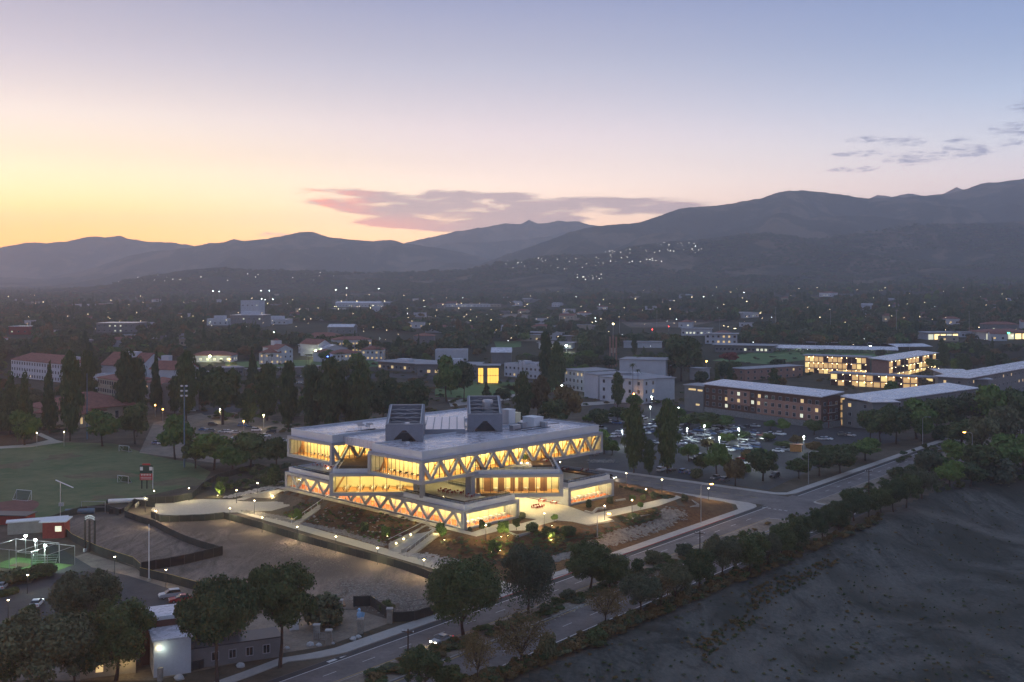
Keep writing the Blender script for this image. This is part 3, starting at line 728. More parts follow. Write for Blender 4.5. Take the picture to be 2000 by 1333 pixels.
# bookshelves and counters just inside the ground floor glass
for k in range(8):
    b = 2.4 + k * 2.3
    m = MB(); m.box(2.6, 4.2, b, b + 1.2, PZ + .57, PZ + 1.35, frA1); m.build('white_counter', 'white_metal', bld, world=True)
    m = MB(); m.box(2.6, 4.2, b, b + 1.2, PZ + .57, PZ + 1.35, frA2); m.build('white_counter', 'white_metal', bld, world=True)
# indoor work tables with dark chairs in the middle-left room and top-left room
def inner_desk(fr, a, b, z, dark='black'):
    m = MB(); m.box(a - .6, a + .6, b - .35, b + .35, z + .7, z + .76, fr)
    for i in (-.5, .5):
        for j in (-.28, .28): m.box(a + i - .04, a + i + .04, b + j - .04, b + j + .04, z, z + .7, fr)
    d = m.build('desk', 'white_metal', bld, world=True)
    for j in (-.75, .75):
        m = MB(); m.box(a - .25, a + .25, b + j - .22, b + j + .22, z + .42, z + .48, fr); m.box(a - .25, a + .25, b + j * 1.3 - .03, b + j * 1.3 + .03, z + .48, z + .95, fr)
        m.box(a - .05, a + .05, b + j - .05, b + j + .05, z, z + .42, fr); m.build('desk_chair', dark, d, world=True)
for b in (5, 9, 12.6, 16.2, 20):
    for a in (2.6, 4.6, 6.6): inner_desk(frB1, a, b, L2z[0] + .97)
for b in (3.5, 6., 8.5, 11, 13.5, 16): inner_desk(frT1, 3.0, b, L3z[0] + .97)
for b in (3., 6.5, 10, 14): inner_desk(frT2, 3.2, b, L3z[0] + .97)
for b in (10.2, 13., 15.4, 18.6, 6.9): inner_desk(frB2, 4.6, b, L2z[0] + .97)
# ------------------------------------------------------------------ roads, walks, markings
def strip(name, pts, mname, off=.03, flat=0.): return drape(name, pts, mname, off, flat=flat)
def sq(s0, s1, t0, t1): return [st(s0, t0), st(s1, t0), st(s1, t1), st(s0, t1)]
strip('main_road', sq(-140, 460, 0, 28), 'road_asphalt', .03)
strip('side_road', sq(141, 157, -150, -.02), 'road_asphalt', .03)
strip('bike_lane', sq(-140, 139, .15, 1.85), 'bike_asphalt', .05)
strip('bike_lane', sq(160, 460, .15, 1.85), 'bike_asphalt', .05)
strip('bike_lane', sq(-140, 460, 26.2, 27.8), 'bike_asphalt', .05)
def line_mark(s0, s1, t_, w_=.16, m_='white_paint'): return strip('lane_line', sq(s0, s1, t_ - w_ / 2, t_ + w_ / 2), m_, .07)
line_mark(-140, 139, 2.0, .22); line_mark(160, 460, 2.0, .22); line_mark(-140, 460, 26.0, .22)
line_mark(-140, 126, 16.9, .18, 'yellow_paint_and_lit_rail'); line_mark(153, 460, 16.9, .18, 'yellow_paint_and_lit_rail'); line_mark(-140, 126, 9.1, .15, 'yellow_paint_and_lit_rail')
for k in range(-14, 50):
    s_ = k * 9.1
    if s_ < 122 or s_ > 165: line_mark(s_, s_ + 3, 5.6, .15); line_mark(s_ + 2, s_ + 5, 21.4, .15)
line_mark(134, 134.5, 13, 0) if False else None
for k in range(-14, 16): strip('lane_line', [st(149 - .08, k * 9. - 12) if False else st(148.9, -6 - (k + 14) * 5), st(149.1, -6 - (k + 14) * 5), st(149.1, -9 - (k + 14) * 5), st(148.9, -9 - (k + 14) * 5)], 'yellow_paint_and_lit_rail', .07) if k < 12 else None
for k in range(5): strip('lane_line', sq(137.2, 137.6, 1 + k * 1.8, 2 + k * 1.8), 'white_paint', .075)
def raised(name, poly, m_, h=.14):
    a = sum(poly[i][0] * poly[(i + 1) % len(poly)][1] - poly[(i + 1) % len(poly)][0] * poly[i][1] for i in range(len(poly)))
    if a < 0: poly = poly[::-1]
    return struct(name, MB().prism(poly, -.1, h), m_)
def nose(s0, s1, t0, t1, r0=True, r1=True):
    c = (t0 + t1) / 2; w_ = (t1 - t0) / 2; out = []
    for k in range(9): a = math.pi * k / 8; out.append(st((s1 + math.sin(a) * 2.2) if r1 else s1, c - math.cos(a) * w_))
    for k in range(9): a = math.pi * k / 8; out.append(st((s0 - math.sin(a) * 2.2) if r0 else s0, c + math.cos(a) * w_))
    return out
raised('median', nose(-140, 124, 9.6, 16.2, False), 'walk_concrete', .13); raised('median_soil', nose(-139, 123.2, 9.85, 15.95, False), 'gravel', .17)
raised('median', nose(155, 450, 9.6, 16.2), 'walk_concrete', .13); raised('median_soil', nose(156.3, 449, 9.85, 15.95), 'gravel', .17)
sw = [st(-140, -6.4), st(-60, -6.2), st(-44, -6.6), st(-36, -7.2), st(-31, -5.), st(-26, -3.6), st(130, -3.1), st(136, -7), st(137.5, -12), st(137.5, -62), st(140.6, -62), st(140.6, -5), st(139.5, -2.2), st(137, -.6), st(134, -.2), st(-26, -.2), st(-31, -1.8), st(-36, -4.6), st(-44, -4.), st(-60, -3.6), st(-140, -3.8)]
raised('sidewalk', sw, 'walk_concrete')
raised('sidewalk', [st(163, -.2), st(460, -.2), st(460, -3.1), st(163, -3.1), st(160.4, -6), st(160.4, -75), st(157.4, -75), st(157.4, -5), st(159, -2)], 'walk_concrete')
raised('red_curb', sq(12, 122, -.19, -.02), 'red_paint', .15)
# bike symbol and arrow painted on the lane
strip('lane_symbol', sq(-31.5, -29.5, .6, 1.4), 'white_paint', .075); strip('lane_symbol', [st(-28.6, .75), st(-28.6, 1.25), st(-27, 1.)], 'white_paint', .075)
# ------------------------------------------------------------------ site sheets
drape('planted_slope', [uv(-18.3, 52), uv(-18.3, -36), st(6, -3.3), st(128, -3.3), st(135, -8), st(136.8, -13), st(136.8, -60), uv(88, 40), uv(88, 96), uv(-1, 96), uv(-2.5, 88), uv(-4, 66)], 'mulch', .07, 3.)
drape('forecourt', pxpoly([(304, 984), (340, 979), (397, 976), (457, 976.5), (470, 980), (500, 981), (566, 980), (590, 979), (597, 983), (570, 988), (530, 999), (488, 999.5), (476, 1001.5), (437, 1002.5), (400, 1008), (350, 1009), (312, 1006), (295, 997)], 0), 'pave', .1, flat=0)
drape('path', [uv(-18.5, 72), uv(-18.5, -37), st(8, -3.3), st(-1, -3.3), uv(-22.7, -37), uv(-22.7, 76)], 'pave', .11, flat=0)
drape('path', pxpoly([(457, 977), (470, 974), (492, 966), (518, 960), (545, 951), (566, 944), (566, 949), (545, 956), (520, 964), (496, 971), (476, 978)], 0), 'pave', .12, flat=0)
def flatp(name, pts, m_='pave', off=.05, z=PZ): return drape(name, pts, m_, off + .1, flat=z)
flatp('front_walk', [uv(-2.5, -7.5), uv(-.05, -5.2), uv(-.05, 84), uv(-2.5, 84)])
flatp('plaza_walk', [atz(x, y, PZ) for x, y in ((921, 1041.5), (968, 1026), (1018, 1024), (1048, 1016), (1076, 1021.5), (1040.5, 1032), (1025, 1037.7), (974, 1038.6), (932, 1049))], off=.06)
flatp('plaza', [uv(21.1, 0), atz(1048, 1016, 3), atz(1076, 1021.5, 3), atz(1088, 1018, 3), atz(1120, 1020.6, 3), atz(1150.7, 1026.3, 3), atz(1198, 1016.5, 3), atz(1186, 1012, 3), atz(1285, 990, 3), atz(1332, 973, 3), atz(1322, 969, 3), atz(1275, 980, 3), atz(1221, 992, 3), atz(1160, 1004, 3), atz(1143, 1001.6, 3), uv(41.4, 0), uv(41.4, 23.9), uv(21.1, 23.9)], off=.055)
for k in range(1, 6):     # paving joints
    flatp('paving_joint', [uv(21.2 + k * 3.4, 23.8), uv(21.28 + k * 3.4, 23.8), uv(21.28 + k * 3.4, -12), uv(21.2 + k * 3.4, -12)], 'wall_concrete', .075)
drape('dirt_lot', pxpoly([(437, 1004), (540, 1036), (680, 1074), (800, 1112), (900, 1152), (850, 1204), (770, 1212), (700, 1190), (560, 1190), (440, 1166), (340, 1140), (272, 1112), (180, 1076), (96, 1026), (155, 1003), (230, 1000), (300, 1008)], 0), 'lot_dirt', .05, flat=0)
drape('yard', pxpoly([(270, 1112), (345, 1136), (440, 1166), (560, 1192), (700, 1192), (770, 1214), (640, 1262), (560, 1275), (300, 1330), (-300, 1330), (-300, 1100), (0, 1130), (110, 1100), (170, 1080)], 0), 'gravel', .03, flat=0)
drape('service_drive', pxpoly([(100, 1090), (175, 1108), (250, 1125), (360, 1160), (420, 1180), (300, 1230), (180, 1260), (-60, 1230), (-60, 1150), (60, 1140)], 0), 'asphalt', .06, flat=0)
drape('service_drive', pxpoly([(98, 1060), (178, 1108), (168, 1114), (95, 1084)], 0), 'asphalt', .07, flat=0)
drape('sports_field', pxpoly([(-300, 878), (0, 874), (112, 864), (225, 867), (295, 890), (375, 905), (412, 922), (395, 945), (300, 966), (230, 978), (175, 990), (95, 1010), (40, 1022), (-300, 1040)], 0), 'sports_grass', .04, flat=0)
c = atz(-4, 1000, 0); drape('baseball_infield', [(c[0] + 9.5 * math.cos(a), c[1] + 17 * math.sin(a)) for a in np.linspace(0, 2 * math.pi, 40)[:-1]], 'infield', .06, flat=0)
for px_, py_, rx_, ry_ in ((35, 908, 5, 9), (204, 928, 12, 7), (208, 972, 5, 4), (355, 942, 9, 7), (120, 893, 6, 8)):
    q = atz(px_, py_, 0); drape('worn_patch', [(q[0] + rx_ * math.cos(g) * (1 + .3 * math.sin(3 * g + px_)), q[1] + ry_ * math.sin(g) * (1 + .25 * math.sin(5 * g))) for g in np.linspace(0, 2 * math.pi, 28)[:-1]], 'worn_turf', .055, flat=0)
drape('field_path', pxpoly([(-100, 880), (60, 868), (95, 860), (72, 850), (80, 846), (110, 860), (126, 864), (60, 874), (0, 877), (-100, 886)], 0), 'pave', .07, flat=0)
drape('mulch_bed', pxpoly([(-100, 868), (-100, 880), (50, 868), (88, 858), (80, 850), (30, 848)], 0), 'mulch', .055, flat=0)
drape('parking_lot', pxpoly([(1150, 915), (1215, 922), (1440, 949), (1500, 958), (1530, 944), (1600, 912), (1700, 872), (1760, 862), (1700, 822), (1620, 826), (1430, 800), (1330, 790), (1170, 780), (1150, 800)], 0), 'asphalt', .045, flat=0)
drape('parking_lot', pxpoly([(272, 885), (300, 826), (430, 800), (600, 835), (560, 884), (420, 905)], 0), 'gravel', .045, flat=0)
for nm, pts, m_ in (('lawn', [(850, 752), (900, 744), (1010, 752), (1018, 768), (940, 779), (850, 776)], 'lawn'), ('lawn', [(950, 745), (1060, 750), (1100, 762), (1050, 772), (1000, 764)], 'lawn'),
                    ('walkway', [(875, 782), (955, 779), (1020, 768), (1040, 776), (960, 786), (880, 795)], 'walk_concrete'), ('walkway', [(1050, 792), (1190, 784), (1260, 778), (1262, 783), (1190, 790), (1060, 799)], 'walk_concrete'),
                    ('lawn', [(440, 708), (660, 702), (760, 706), (760, 716), (600, 722), (440, 716)], 'lawn'), ('lawn', [(1500, 682), (1735, 686), (1790, 694), (1760, 703), (1590, 702), (1500, 712), (1390, 705)], 'lawn'), ('lawn', [(965, 668), (1018, 666), (1018, 678), (970, 682)], 'lawn'),
                    ('street', [(560, 742), (760, 730), (1060, 746), (1060, 752), (760, 738), (560, 752)], 'asphalt'), ('street', [(380, 800), (620, 780), (720, 790), (720, 797), (620, 788), (400, 812)], 'asphalt'),
                    ('dry_meadow', [(1200, 622), (1330, 610), (1420, 604), (1440, 622), (1330, 640), (1230, 640)], 'lot_dirt'), ('dry_meadow', [(820, 618), (1050, 612), (1150, 624), (1000, 634), (840, 630)], 'gravel')):
    drape(nm, pxpoly(pts), m_, .12, 30.)
# ------------------------------------------------------------------ walls and stairs
def wall(label, pts, top, thick=.35, bottom=None, m_='wall_concrete', cat='wall', name='retaining_wall', cap=True):
    c = pts[0]; o = thing(name, label, cat, (c[0], c[1], 0))
    for i in range(len(pts) - 1):
        a = np.array(pts[i], float); b = np.array(pts[i + 1], float); d = (b - a) / np.linalg.norm(b - a); n_ = np.array((-d[1], d[0])) * thick / 2
        za = (bottom if bottom is not None else min(h1(*a), h1(*b)) - .3)
        ta, tb = (top[i], top[i + 1]) if hasattr(top, '__len__') else (top, top)
        e = d * (.002 if i else 0)
        q = [a + n_ + e, a - n_ + e, b - n_, b + n_]
        m = MB(); m.add([(*q[0], za), (*q[1], za), (*q[2], za), (*q[3], za), (*q[0], ta), (*q[1], ta), (*q[2], tb), (*q[3], tb)], [(0, 3, 2, 1), (4, 5, 6, 7), (0, 1, 5, 4), (1, 2, 6, 5), (2, 3, 7, 6), (3, 0, 4, 7)])
        m.build('wall_panel', m_, o, world=True)
    return o
wall('curved board-formed concrete wall with a row of low lights under the far left end of the building', [(-85.5, 333), (-80, 331.3), (-73.5, 330.5), (-67, 327), (-60, 321), (-53, 314.3)], [.5, 1.4, 2.85, 2.95, 2.95, 2.95])
wall('low plaza wall with a sharp corner below the paved court of red tables', [atz(1120, 1019.5, 3.1), atz(1150.7, 1026.5, 3.1), atz(1199, 1017.3, 3.1)], 3.12)
wall('long low garden wall in front of the lit walk, above the dry creek', [atz(1215, 1017, 2.9), atz(1250, 1008, 2.9), atz(1297.5, 996, 2.9)], 2.9)
wall('short tall garden wall nearest the road junction', [atz(1335, 994, 2.2), atz(1365, 985, 2.2), atz(1345, 973, 2.2)], 2.2)
wall('small angled planter wall with a young tree behind the front walk', [atz(993, 1038, 3.3), atz(1010, 1045, 3.3), atz(1042, 1036.5, 3.3)], 3.3)
wall('zigzag bench wall lit yellow beside the plaza lamp', [atz(1143, 997, 3.6), atz(1157, 1001, 3.6), atz(1166, 992, 3.6), atz(1183, 990, 3.6)], 3.6, .6)
wall('short bench wall beside the far lit walk', [atz(1202, 977, 3.5), atz(1221, 974, 3.5)], 3.5, .6)
wall('low lit wall between fence and round forecourt', [atz(265, 985, 1.1), atz(283, 970, 1.1)], 1.1, .4, m_='cream_wall')
def stairs(label, p0, p1, z0, z1, wid, n_, rail_side=1):
    p0 = np.array(p0); p1 = np.array(p1); d = (p1 - p0) / np.linalg.norm(p1 - p0); s_ = np.array((-d[1], d[0])) * wid / 2
    o = thing('stairs', label, 'stairs', (p0[0], p0[1], z0))
    for k in range(n_):
        a = p0 + (p1 - p0) * k / n_; b = p0 + (p1 - p0) * (k + 1) / n_; z = z0 + (z1 - z0) * (k + 1) / n_ + .12
        m = MB(); q = [a + s_, a - s_, b - s_, b + s_]
        m.add([(*x, z - .6) for x in q] + [(*x, z) for x in q], [(0, 1, 2, 3), (4, 7, 6, 5), (0, 4, 5, 1), (1, 5, 6, 2), (2, 6, 7, 3), (3, 7, 4, 0)]); m.build('step', 'pave', o, world=True)
    m = MB(); e = s_ * (1.08 * rail_side)
    a = p0 + e; b = p1 + e; m.bar((*a, z0 + 1.1), (*b, z1 + 1.1), .09, .09)
    for k in range(7): q = a + (b - a) * k / 6; z = z0 + (z1 - z0) * k / 6; m.bar((*q, z - .2), (*q, z + 1.1), .07, .07)
    m.build('handrail', 'white_metal', o, world=True); return o
stairs('narrow stairs with a white handrail up the slope left of the big planted bank', atz(577, 1025, 0), atz(650, 973, 3), 0., 3., 2.2, 18)
stairs('stairs with a wooden handrail beside the lit concrete ramp', atz(800, 1083, 0), atz(852, 1043, 3), 0., 3., 2.0, 18)
def ramp():
    a0, a1 = np.array(atz(759, 1076, 0)), np.array(atz(836, 1026, 3)); b0, b1 = np.array(atz(783, 1081, 0)), np.array(atz(853, 1034, 3))
    o = thing('ramp', 'concrete ramp channel with three wall lights between planted banks', 'ramp', (a0[0], a0[1], 0))
    m = MB(); m.add([(*a0, .14), (*b0, .14), (*b1, 3.1), (*a1, 3.1), (*a0, -.4), (*b0, -.4), (*b1, -.4), (*a1, -.4)], [(0, 1, 2, 3), (0, 4, 5, 1), (1, 5, 6, 2), (2, 6, 7, 3), (3, 7, 4, 0)]); m.build('ramp_floor', 'wall_concrete', o, world=True)
    for p, q, h_ in ((a0, a1, 1.9), (b0, b1, 1.0)):
        m = MB(); m.add([(*p, -.3), (*q, -.3), (*q, 3.4), (*p, h_), (*(p + (.4, .1)), -.3), (*(q + (.4, .1)), -.3), (*(q + (.4, .1)), 3.4), (*(p + (.4, .1)), h_)], [(0, 1, 2, 3), (4, 7, 6, 5), (3, 2, 6, 7), (0, 3, 7, 4), (1, 5, 6, 2)]); m.build('side_wall', 'wall_concrete', o, world=True)
    m = MB(); m.bar((*a0, 2.9), (*a1, 4.5), .07, .07); m.build('handrail', 'white_metal', o, world=True)
    d = (a1 - a0)
    for k in (.14, .32, .5):
        p = a0 + d * k + (.5, -.05); z = .9 + 2.6 * k; m = MB(); m.box(p[0] - .12, p[0] + .12, p[1] - .12, p[1] + .12, z, z + .16); m.build('wall_light', 'lamp_warm', o, world=True)
ramp()
# ------------------------------------------------------------------ fences
def fence(label, pts, h=2., mt='screen_cloth', step=3., name='fence', top=None, cat='fence'):
    P_ = [np.array(p, float) for p in pts]; o = thing(name, label, cat, (P_[0][0], P_[0][1], 0))
    for i in range(len(P_) - 1):
        a, b = P_[i], P_[i + 1]; L = np.linalg.norm(b - a); n_ = max(1, int(round(L / step))); d = (b - a) / L
        for k in range(n_):
            p = a + (b - a) * k / n_; q = a + (b - a) * (k + 1) / n_; z = h1(*p)
            if k or i == 0: pass
            m = MB(); m.box(p[0] - .04, p[0] + .04, p[1] - .04, p[1] + .04, z - .1, z + h + .1); m.build('post', 'dark_metal', o, world=True)
            m = MB(); w_ = rnd.uniform(-.06, .06); p2 = p + d * .06; q2 = q - d * .06; zz = h1(*q)
            m.bar((*((p2 + q2) / 2 * 0 + p2), z + h / 2), (*q2, zz + h / 2), .03, h - .12 + w_) if False else m.add([(*p2, z + .05), (*q2, zz + .05), (*q2, zz + h + w_), (*((p2 + q2) / 2), (z + zz) / 2 + h - .05), (*p2, z + h)], [(0, 1, 2, 3, 4)])
            m.build('fence_panel', mt, o, world=True)
        m = MB(); m.bar((*a, h1(*a) + h + .05), (*b, h1(*b) + h + .05), .07, .07); m.build('top_rail', top or 'dark_metal', o, world=True)
    return o
fz = lambda l: [atz(x, y, 0) for x, y in l]
fence('dark screened fence curving round the forecourt and down the long lit path', fz([(295, 1012), (312, 1020), (350, 1020), (400, 1018), (437, 1014), (500, 1031), (540, 1044), (600, 1062), (680, 1084), (740, 1100), (783, 1112), (846, 1135), (890, 1153)]), 1.9)
fence('black screened fence closing the dirt lot beside the road sidewalk', fz([(767, 1216), (810, 1214), (848, 1202), (890, 1153)]), 2.)
fence('green screened fence by the stone pillar at the yard', fz([(690, 1186), (724, 1184), (764, 1214)]), 2.2)
fence('screened fence along the service side of the fenced lot', fz([(95, 1026), (118, 1036), (140, 1058), (160, 1068), (190, 1082), (212, 1090), (260, 1105), (274, 1118)]), 2., top='yellow_paint_and_lit_rail')
fence('black screened fence across the near end of the fenced lot', fz([(276, 1118), (360, 1103), (435, 1085)]), 2.3, 'black')
fence('long screened fence dividing the fenced lot from the open dirt', fz([(435, 1083), (390, 1070), (357, 1058), (332, 1046), (300, 1029), (275, 1022), (243, 1010)]), 1.8)
fence('dark fence behind the fenced lot at the edge of the sports field', fz([(96, 1024), (125, 1013), (155, 1004), (207, 999), (232, 1008)]), 2.)
fence('screened fence with a yellow lit top rail beside the two parked cars', fz([(273, 1126), (337, 1141), (400, 1159), (432, 1166)]), 2., top='yellow_paint_and_lit_rail')  # light falling on this top rail is put into its yellow colour
fence('dark fence between forecourt and sports field, running back to the trees', fz([(289, 985), (340, 983), (375, 976), (396, 956), (425, 938), (470, 925), (497, 918)]), 2.1)
fence('short fence corner panel by the lit wall at the end of the forecourt', fz([(243, 1005), (262, 986), (303, 992)]), 1.8)
fence('thin guard railing beside the far lane at the culvert', fz([(1087, 1281), (1143, 1252)]), 1.2, 'rail_glass', 4.)
fence('wire fence behind the lower sidewalk by the pale house', fz([(318, 1322), (390, 1308), (470, 1276)]), 1.5, 'rail_glass', 4.)
# ------------------------------------------------------------------ rocks, low plants
def rocks(name, band, count, r0, r1, mt='stone', z=None, sq_=.6, flat=False):
    """angular stones scattered along a band of (px, py, half width in m)"""
    v = []; f = []; ico = [(0, 0, 1), (1, 0, 0), (0, 1, 0), (-1, 0, 0), (0, -1, 0), (.7, .7, .5), (-.7, .7, .45), (-.7, -.7, .5), (.7, -.7, .45), (0, 0, -.4)]
    fs = [(0, 1, 5), (0, 5, 2), (0, 2, 6), (0, 6, 3), (0, 3, 7), (0, 7, 4), (0, 4, 8), (0, 8, 1), (9, 5, 1), (9, 2, 5), (9, 6, 2), (9, 3, 6), (9, 7, 3), (9, 4, 7), (9, 8, 4), (9, 1, 8)]
    pts = [(*at(a, b)[:2], w_) for a, b, w_ in band]; seg = [math.dist(pts[i][:2], pts[i + 1][:2]) for i in range(len(pts) - 1)]; tot = sum(seg)
    for _ in range(count):
        k = rnd.random() * tot; i = 0
        while i < len(seg) - 1 and k > seg[i]: k -= seg[i]; i += 1
        q = min(1, k / seg[i]); x = pts[i][0] + (pts[i + 1][0] - pts[i][0]) * q; y = pts[i][1] + (pts[i + 1][1] - pts[i][1]) * q; w_ = pts[i][2] + (pts[i + 1][2] - pts[i][2]) * q
        x += rnd.uniform(-1, 1) * w_; y += rnd.uniform(-1, 1) * w_; r = r0 + (r1 - r0) * rnd.random() ** 2; zz = h1(x, y); a = rnd.random() * 6.28; ca, sa = math.cos(a), math.sin(a); o = len(v)
        sx, sy = r * rnd.uniform(.7, 1.2), r * rnd.uniform(.7, 1.2)
        for p in ico: X_ = p[0] * sx * rnd.uniform(.8, 1.2); Y_ = p[1] * sy; v.append((x + X_ * ca - Y_ * sa, y + X_ * sa + Y_ * ca, zz + .05 + p[2] * r * sq_))
        f += [tuple(t_ + o for t_ in g) for g in fs]
    m = MB(); m.v = v; m.f = f; m.mi = [0] * len(f); return tag(m.build(name, mt), kind='stuff')
rocks('river_stones', [(476, 999, 1.), (545, 1012, 1.8), (575, 1021, .8), (640, 1034, 1.2), (700, 1050, 1.4), (750, 1066, 1.4)], 2600, .15, .5)
rocks('river_stones', [(790, 1083, 1.2), (830, 1088, 2.), (880, 1104, 3.2)], 900, .18, .55)
rocks('creek_stones', [(1071, 1097, 1.6), (1126, 1080, 2.), (1170, 1064, 2.2), (1207, 1050, 2.2), (1262, 1036, 2.), (1290, 1026, 1.8), (1310, 1008, 2.4), (1325, 1001, 3.)], 3000, .2, .6)
rocks('river_stones', [(445, 972, 1.4), (490, 962, 1.6), (530, 952, 1.6), (560, 940, 1.5)], 800, .2, .6)
rocks('rubble', [(520, 1070, 5), (600, 1085, 7), (650, 1110, 5)], 2200, .06, .26, 'gravel')
rocks('rubble', [(690, 1140, 6), (740, 1160, 7), (800, 1190, 5)], 1800, .08, .3, 'stone')
rocks('slope_boulders', [(590, 1010, 4), (660, 1010, 7), (760, 1040, 7), (800, 1040, 6)], 90, .25, .6)
rocks('median_stones', [(1060, 1205, 2.4), (1140, 1172, 2.2)], 700, .15, .4)
rocks('roundabout_stones', [(1160, 902, 3), (1190, 902, 3)], 160, .3, .8)
# ------------------------------------------------------------------ lamps
def point(parent, loc, w_, c=(1, .78, .42), r=.15, cast=True):
    l = bpy.data.lights.new('lamp_light', 'POINT'); l.energy = w_; l.color = c; l.shadow_soft_size = r
    o = bpy.data.objects.new('lamp_light', l); sc.collection.objects.link(o); o.parent = parent; o.location = loc; return o
def lamp_meshes():
    a = MB(); a.tube([(0, 0, 0), (0, 0, 3.95)], [.09, .06], 6); a.box(-.16, .16, -.16, .16, 0, .12)
    b = MB(); b.lathe([(.04, 4.12), (.42, 4.22), (.45, 4.27), (.1, 4.42), (0, 4.44)], 10)
    c = MB(); c.lathe([(.0, 3.93), (.17, 3.97), (.2, 4.1), (.0, 4.12)], 8)
    return a.mesh('post', 'dark_metal'), b.mesh('lamp_shade', 'dark_metal'), c.mesh('bulb', 'lamp_warm')
LM = lamp_meshes()
def path_lamp(px, pytop, label, w_=260, z=None, h=4.2):
    Y = None; zz = 0.
    for _ in range(30):
        Y = (CH - zz - h) * F / (pytop - HOR); X_ = (px - 1000) * Y / F; zz = .5 * zz + .5 * h1(X_, Y)
    o = thing('path_lamp', label, 'lamp', (X_, Y, zz), 0, 'lit path lamps around the campus building')
    link('post', LM[0], o); link('lamp_shade', LM[1], o); link('bulb', LM[2], o); point(o, (0, 0, 3.7), w_)
PLAMPS = [(301, 958, 'by the scoreboard field corner'), (369, 953, 'behind the dark fence by the forecourt'), (284, 973, 'at the lit corner wall of the forecourt'), (304, 997, 'inside the fence bend at the tip of the forecourt'),
          (449, 992, 'in the middle of the round forecourt edge'), (462, 957, 'by the stone swale above the forecourt'), (497, 977, 'where the forecourt meets the path and stones'),
          (512, 1010, 'on the fenced path just below the forecourt'), (580.5, 1028, 'at the foot of the narrow stairs'), (656, 1047, 'on the fenced path below the planted bank'), (737.7, 1069, 'on the fenced path before the ramp'),
          (828, 1092, 'at the lower end of the fenced path by the big pine'), (1063, 1002, 'on the plaza between the round young tree and the paved court'), (949, 1025, 'on the front walk near the glass corner of the building'),
          (1181, 987, 'beside the zigzag bench wall'), (1234.5, 976, 'at the crossing of the garden walks'), (1223, 924, 'beside the side street nearest the building'), (1293, 936, 'on the far kerb of the side street by parked cars'),
          (1261.7, 955, 'on the thin walk between side street and garden'), (1094, 902, 'behind the right end of the building by the roundabout'), (1384, 953, 'on the side street past the tall pole'), (503, 943, 'standing alone behind the stone swale')]
for px, py, t_ in PLAMPS: path_lamp(px, py, 'lit path lamp ' + t_, 1900 if py > 960 else 1100)
for px, py, t_ in ((16, 1163, 'at the edge of the lower car park in the corner'), (54, 1115, 'with a yellow lit post beside the hedge'), (224, 1080, 'with a yellow lit post by the dirt corner'), (324, 1105, 'with a yellow lit post above the parked cars'), (304.5, 1182, 'low in the yard in front of the flat roofs'), (614, 1168, 'beside the round dark bush in the yard'), (895, 1075, 'x'))[:6]:
    path_lamp(px, py, 'thin pale lamp ' + t_, 200, h=5.)
def street_lamp(px, pytop, pyb, label, lit=None, arm=1, head=None):
    x, y, z = at(px, pyb); s_ = F / y; h = (pyb - pytop) / s_
    o = thing('street_lamp', label, 'street lamp', (x, y, z), 0, 'tall street lamps with curved arms')
    m = MB(); m.tube([(0, 0, 0), (0, 0, h * .95)], [.16, .09], 7); m.build('pole', 'steel', o)
    m = MB(); m.tube([(0, 0, h * .95), (arm * .6, -.0, h * 1.0), (arm * 2.6, 0, h * 1.01)], .06, 6); m.build('arm', 'steel', o)
    m = MB(); m.box(min(arm * 2.6, arm * 3.4), max(arm * 2.6, arm * 3.4), -.18, .18, h * 1.0 - .08, h * 1.0 + .1); m.build('lamp_head', 'lamp_orange' if lit else 'steel', o)
    if lit: point(o, (arm * 3., 0, h - .5), lit, (1, .62, .25))
street_lamp(1166.8, 1004, 1052, 'street lamp with a glowing amber head beside the plaza wall', 900)
street_lamp(1369, 946, 1022, 'tall street lamp with an amber light at the corner of the two streets', 900)
street_lamp(1802, 815, 868, 'unlit street lamp by the far straight stretch of the road')
street_lamp(1579, 882, 946, 'unlit street lamp beside the car park trees and road sidewalk')
street_lamp(1899, 845, 905, 'wooden-looking street lamp among the trees past the road', 150, -1)
# spots and uplights
def uplight(px, py, label, w_=120, c=(1, .85, .35), up=1.2):
    x, y, z = at(px, py); o = thing('ground_spotlight', label, 'spotlight', (x, y, z), 0, 'small ground spotlights')
    m = MB(); m.lathe([(.12, 0), (.12, .25), (.16, .3)], 8); m.build('housing', 'dark_metal', o)
    m = MB(); m.lathe([(.14, .3), (0, .32)], 8); m.build('lens', 'lamp_warm', o); point(o, (0, -.5, up), w_, c, .1)
for px, py, t_ in ((425, 970, 'under the tall lit shrub beside the forecourt'), (581, 1013, 'under the bush on the bank left of the stairs'), (757, 1050, 'under the bush on the big bank'), (855, 1046, 'under the bright tree at the top of the ramp stairs'),
                   (868, 1057, 'glowing on the mulch right of the ramp stairs'), (979, 1051, 'under the bright leafy shrub by the front walk'), (992, 1049, 'beside the low planter wall'), (960, 1080, 'under the taller of two lit bushes in the front bed'), (977, 1078, 'under the smaller lit bush in the front bed'),
                   (1078, 1029, 'in the grass below the round young tree'), (1077, 1057, 'in the dark shrubs below the plaza wall')): uplight(px, py, 'small spotlight ' + t_, 300)
for i, px in enumerate((528.6, 545, 561, 577, 593)):
    x, y = atz(px, 977.5, 0); y = np.interp(x, [-80, -73.5, -67, -60], [331, 330.2, 326.7, 320.7]) - .5
    o = thing('wall_light', f'{ordw(i)} recessed light from the far end along the curved concrete wall', 'wall light', (x, y, .9), 0, 'row of lights in the curved concrete wall')
    m = MB(); m.box(-.18, .18, -.08, .08, -.1, .1); m.build('lens', 'lamp_warm', o); point(o, (0, -.35, -.1), 300)
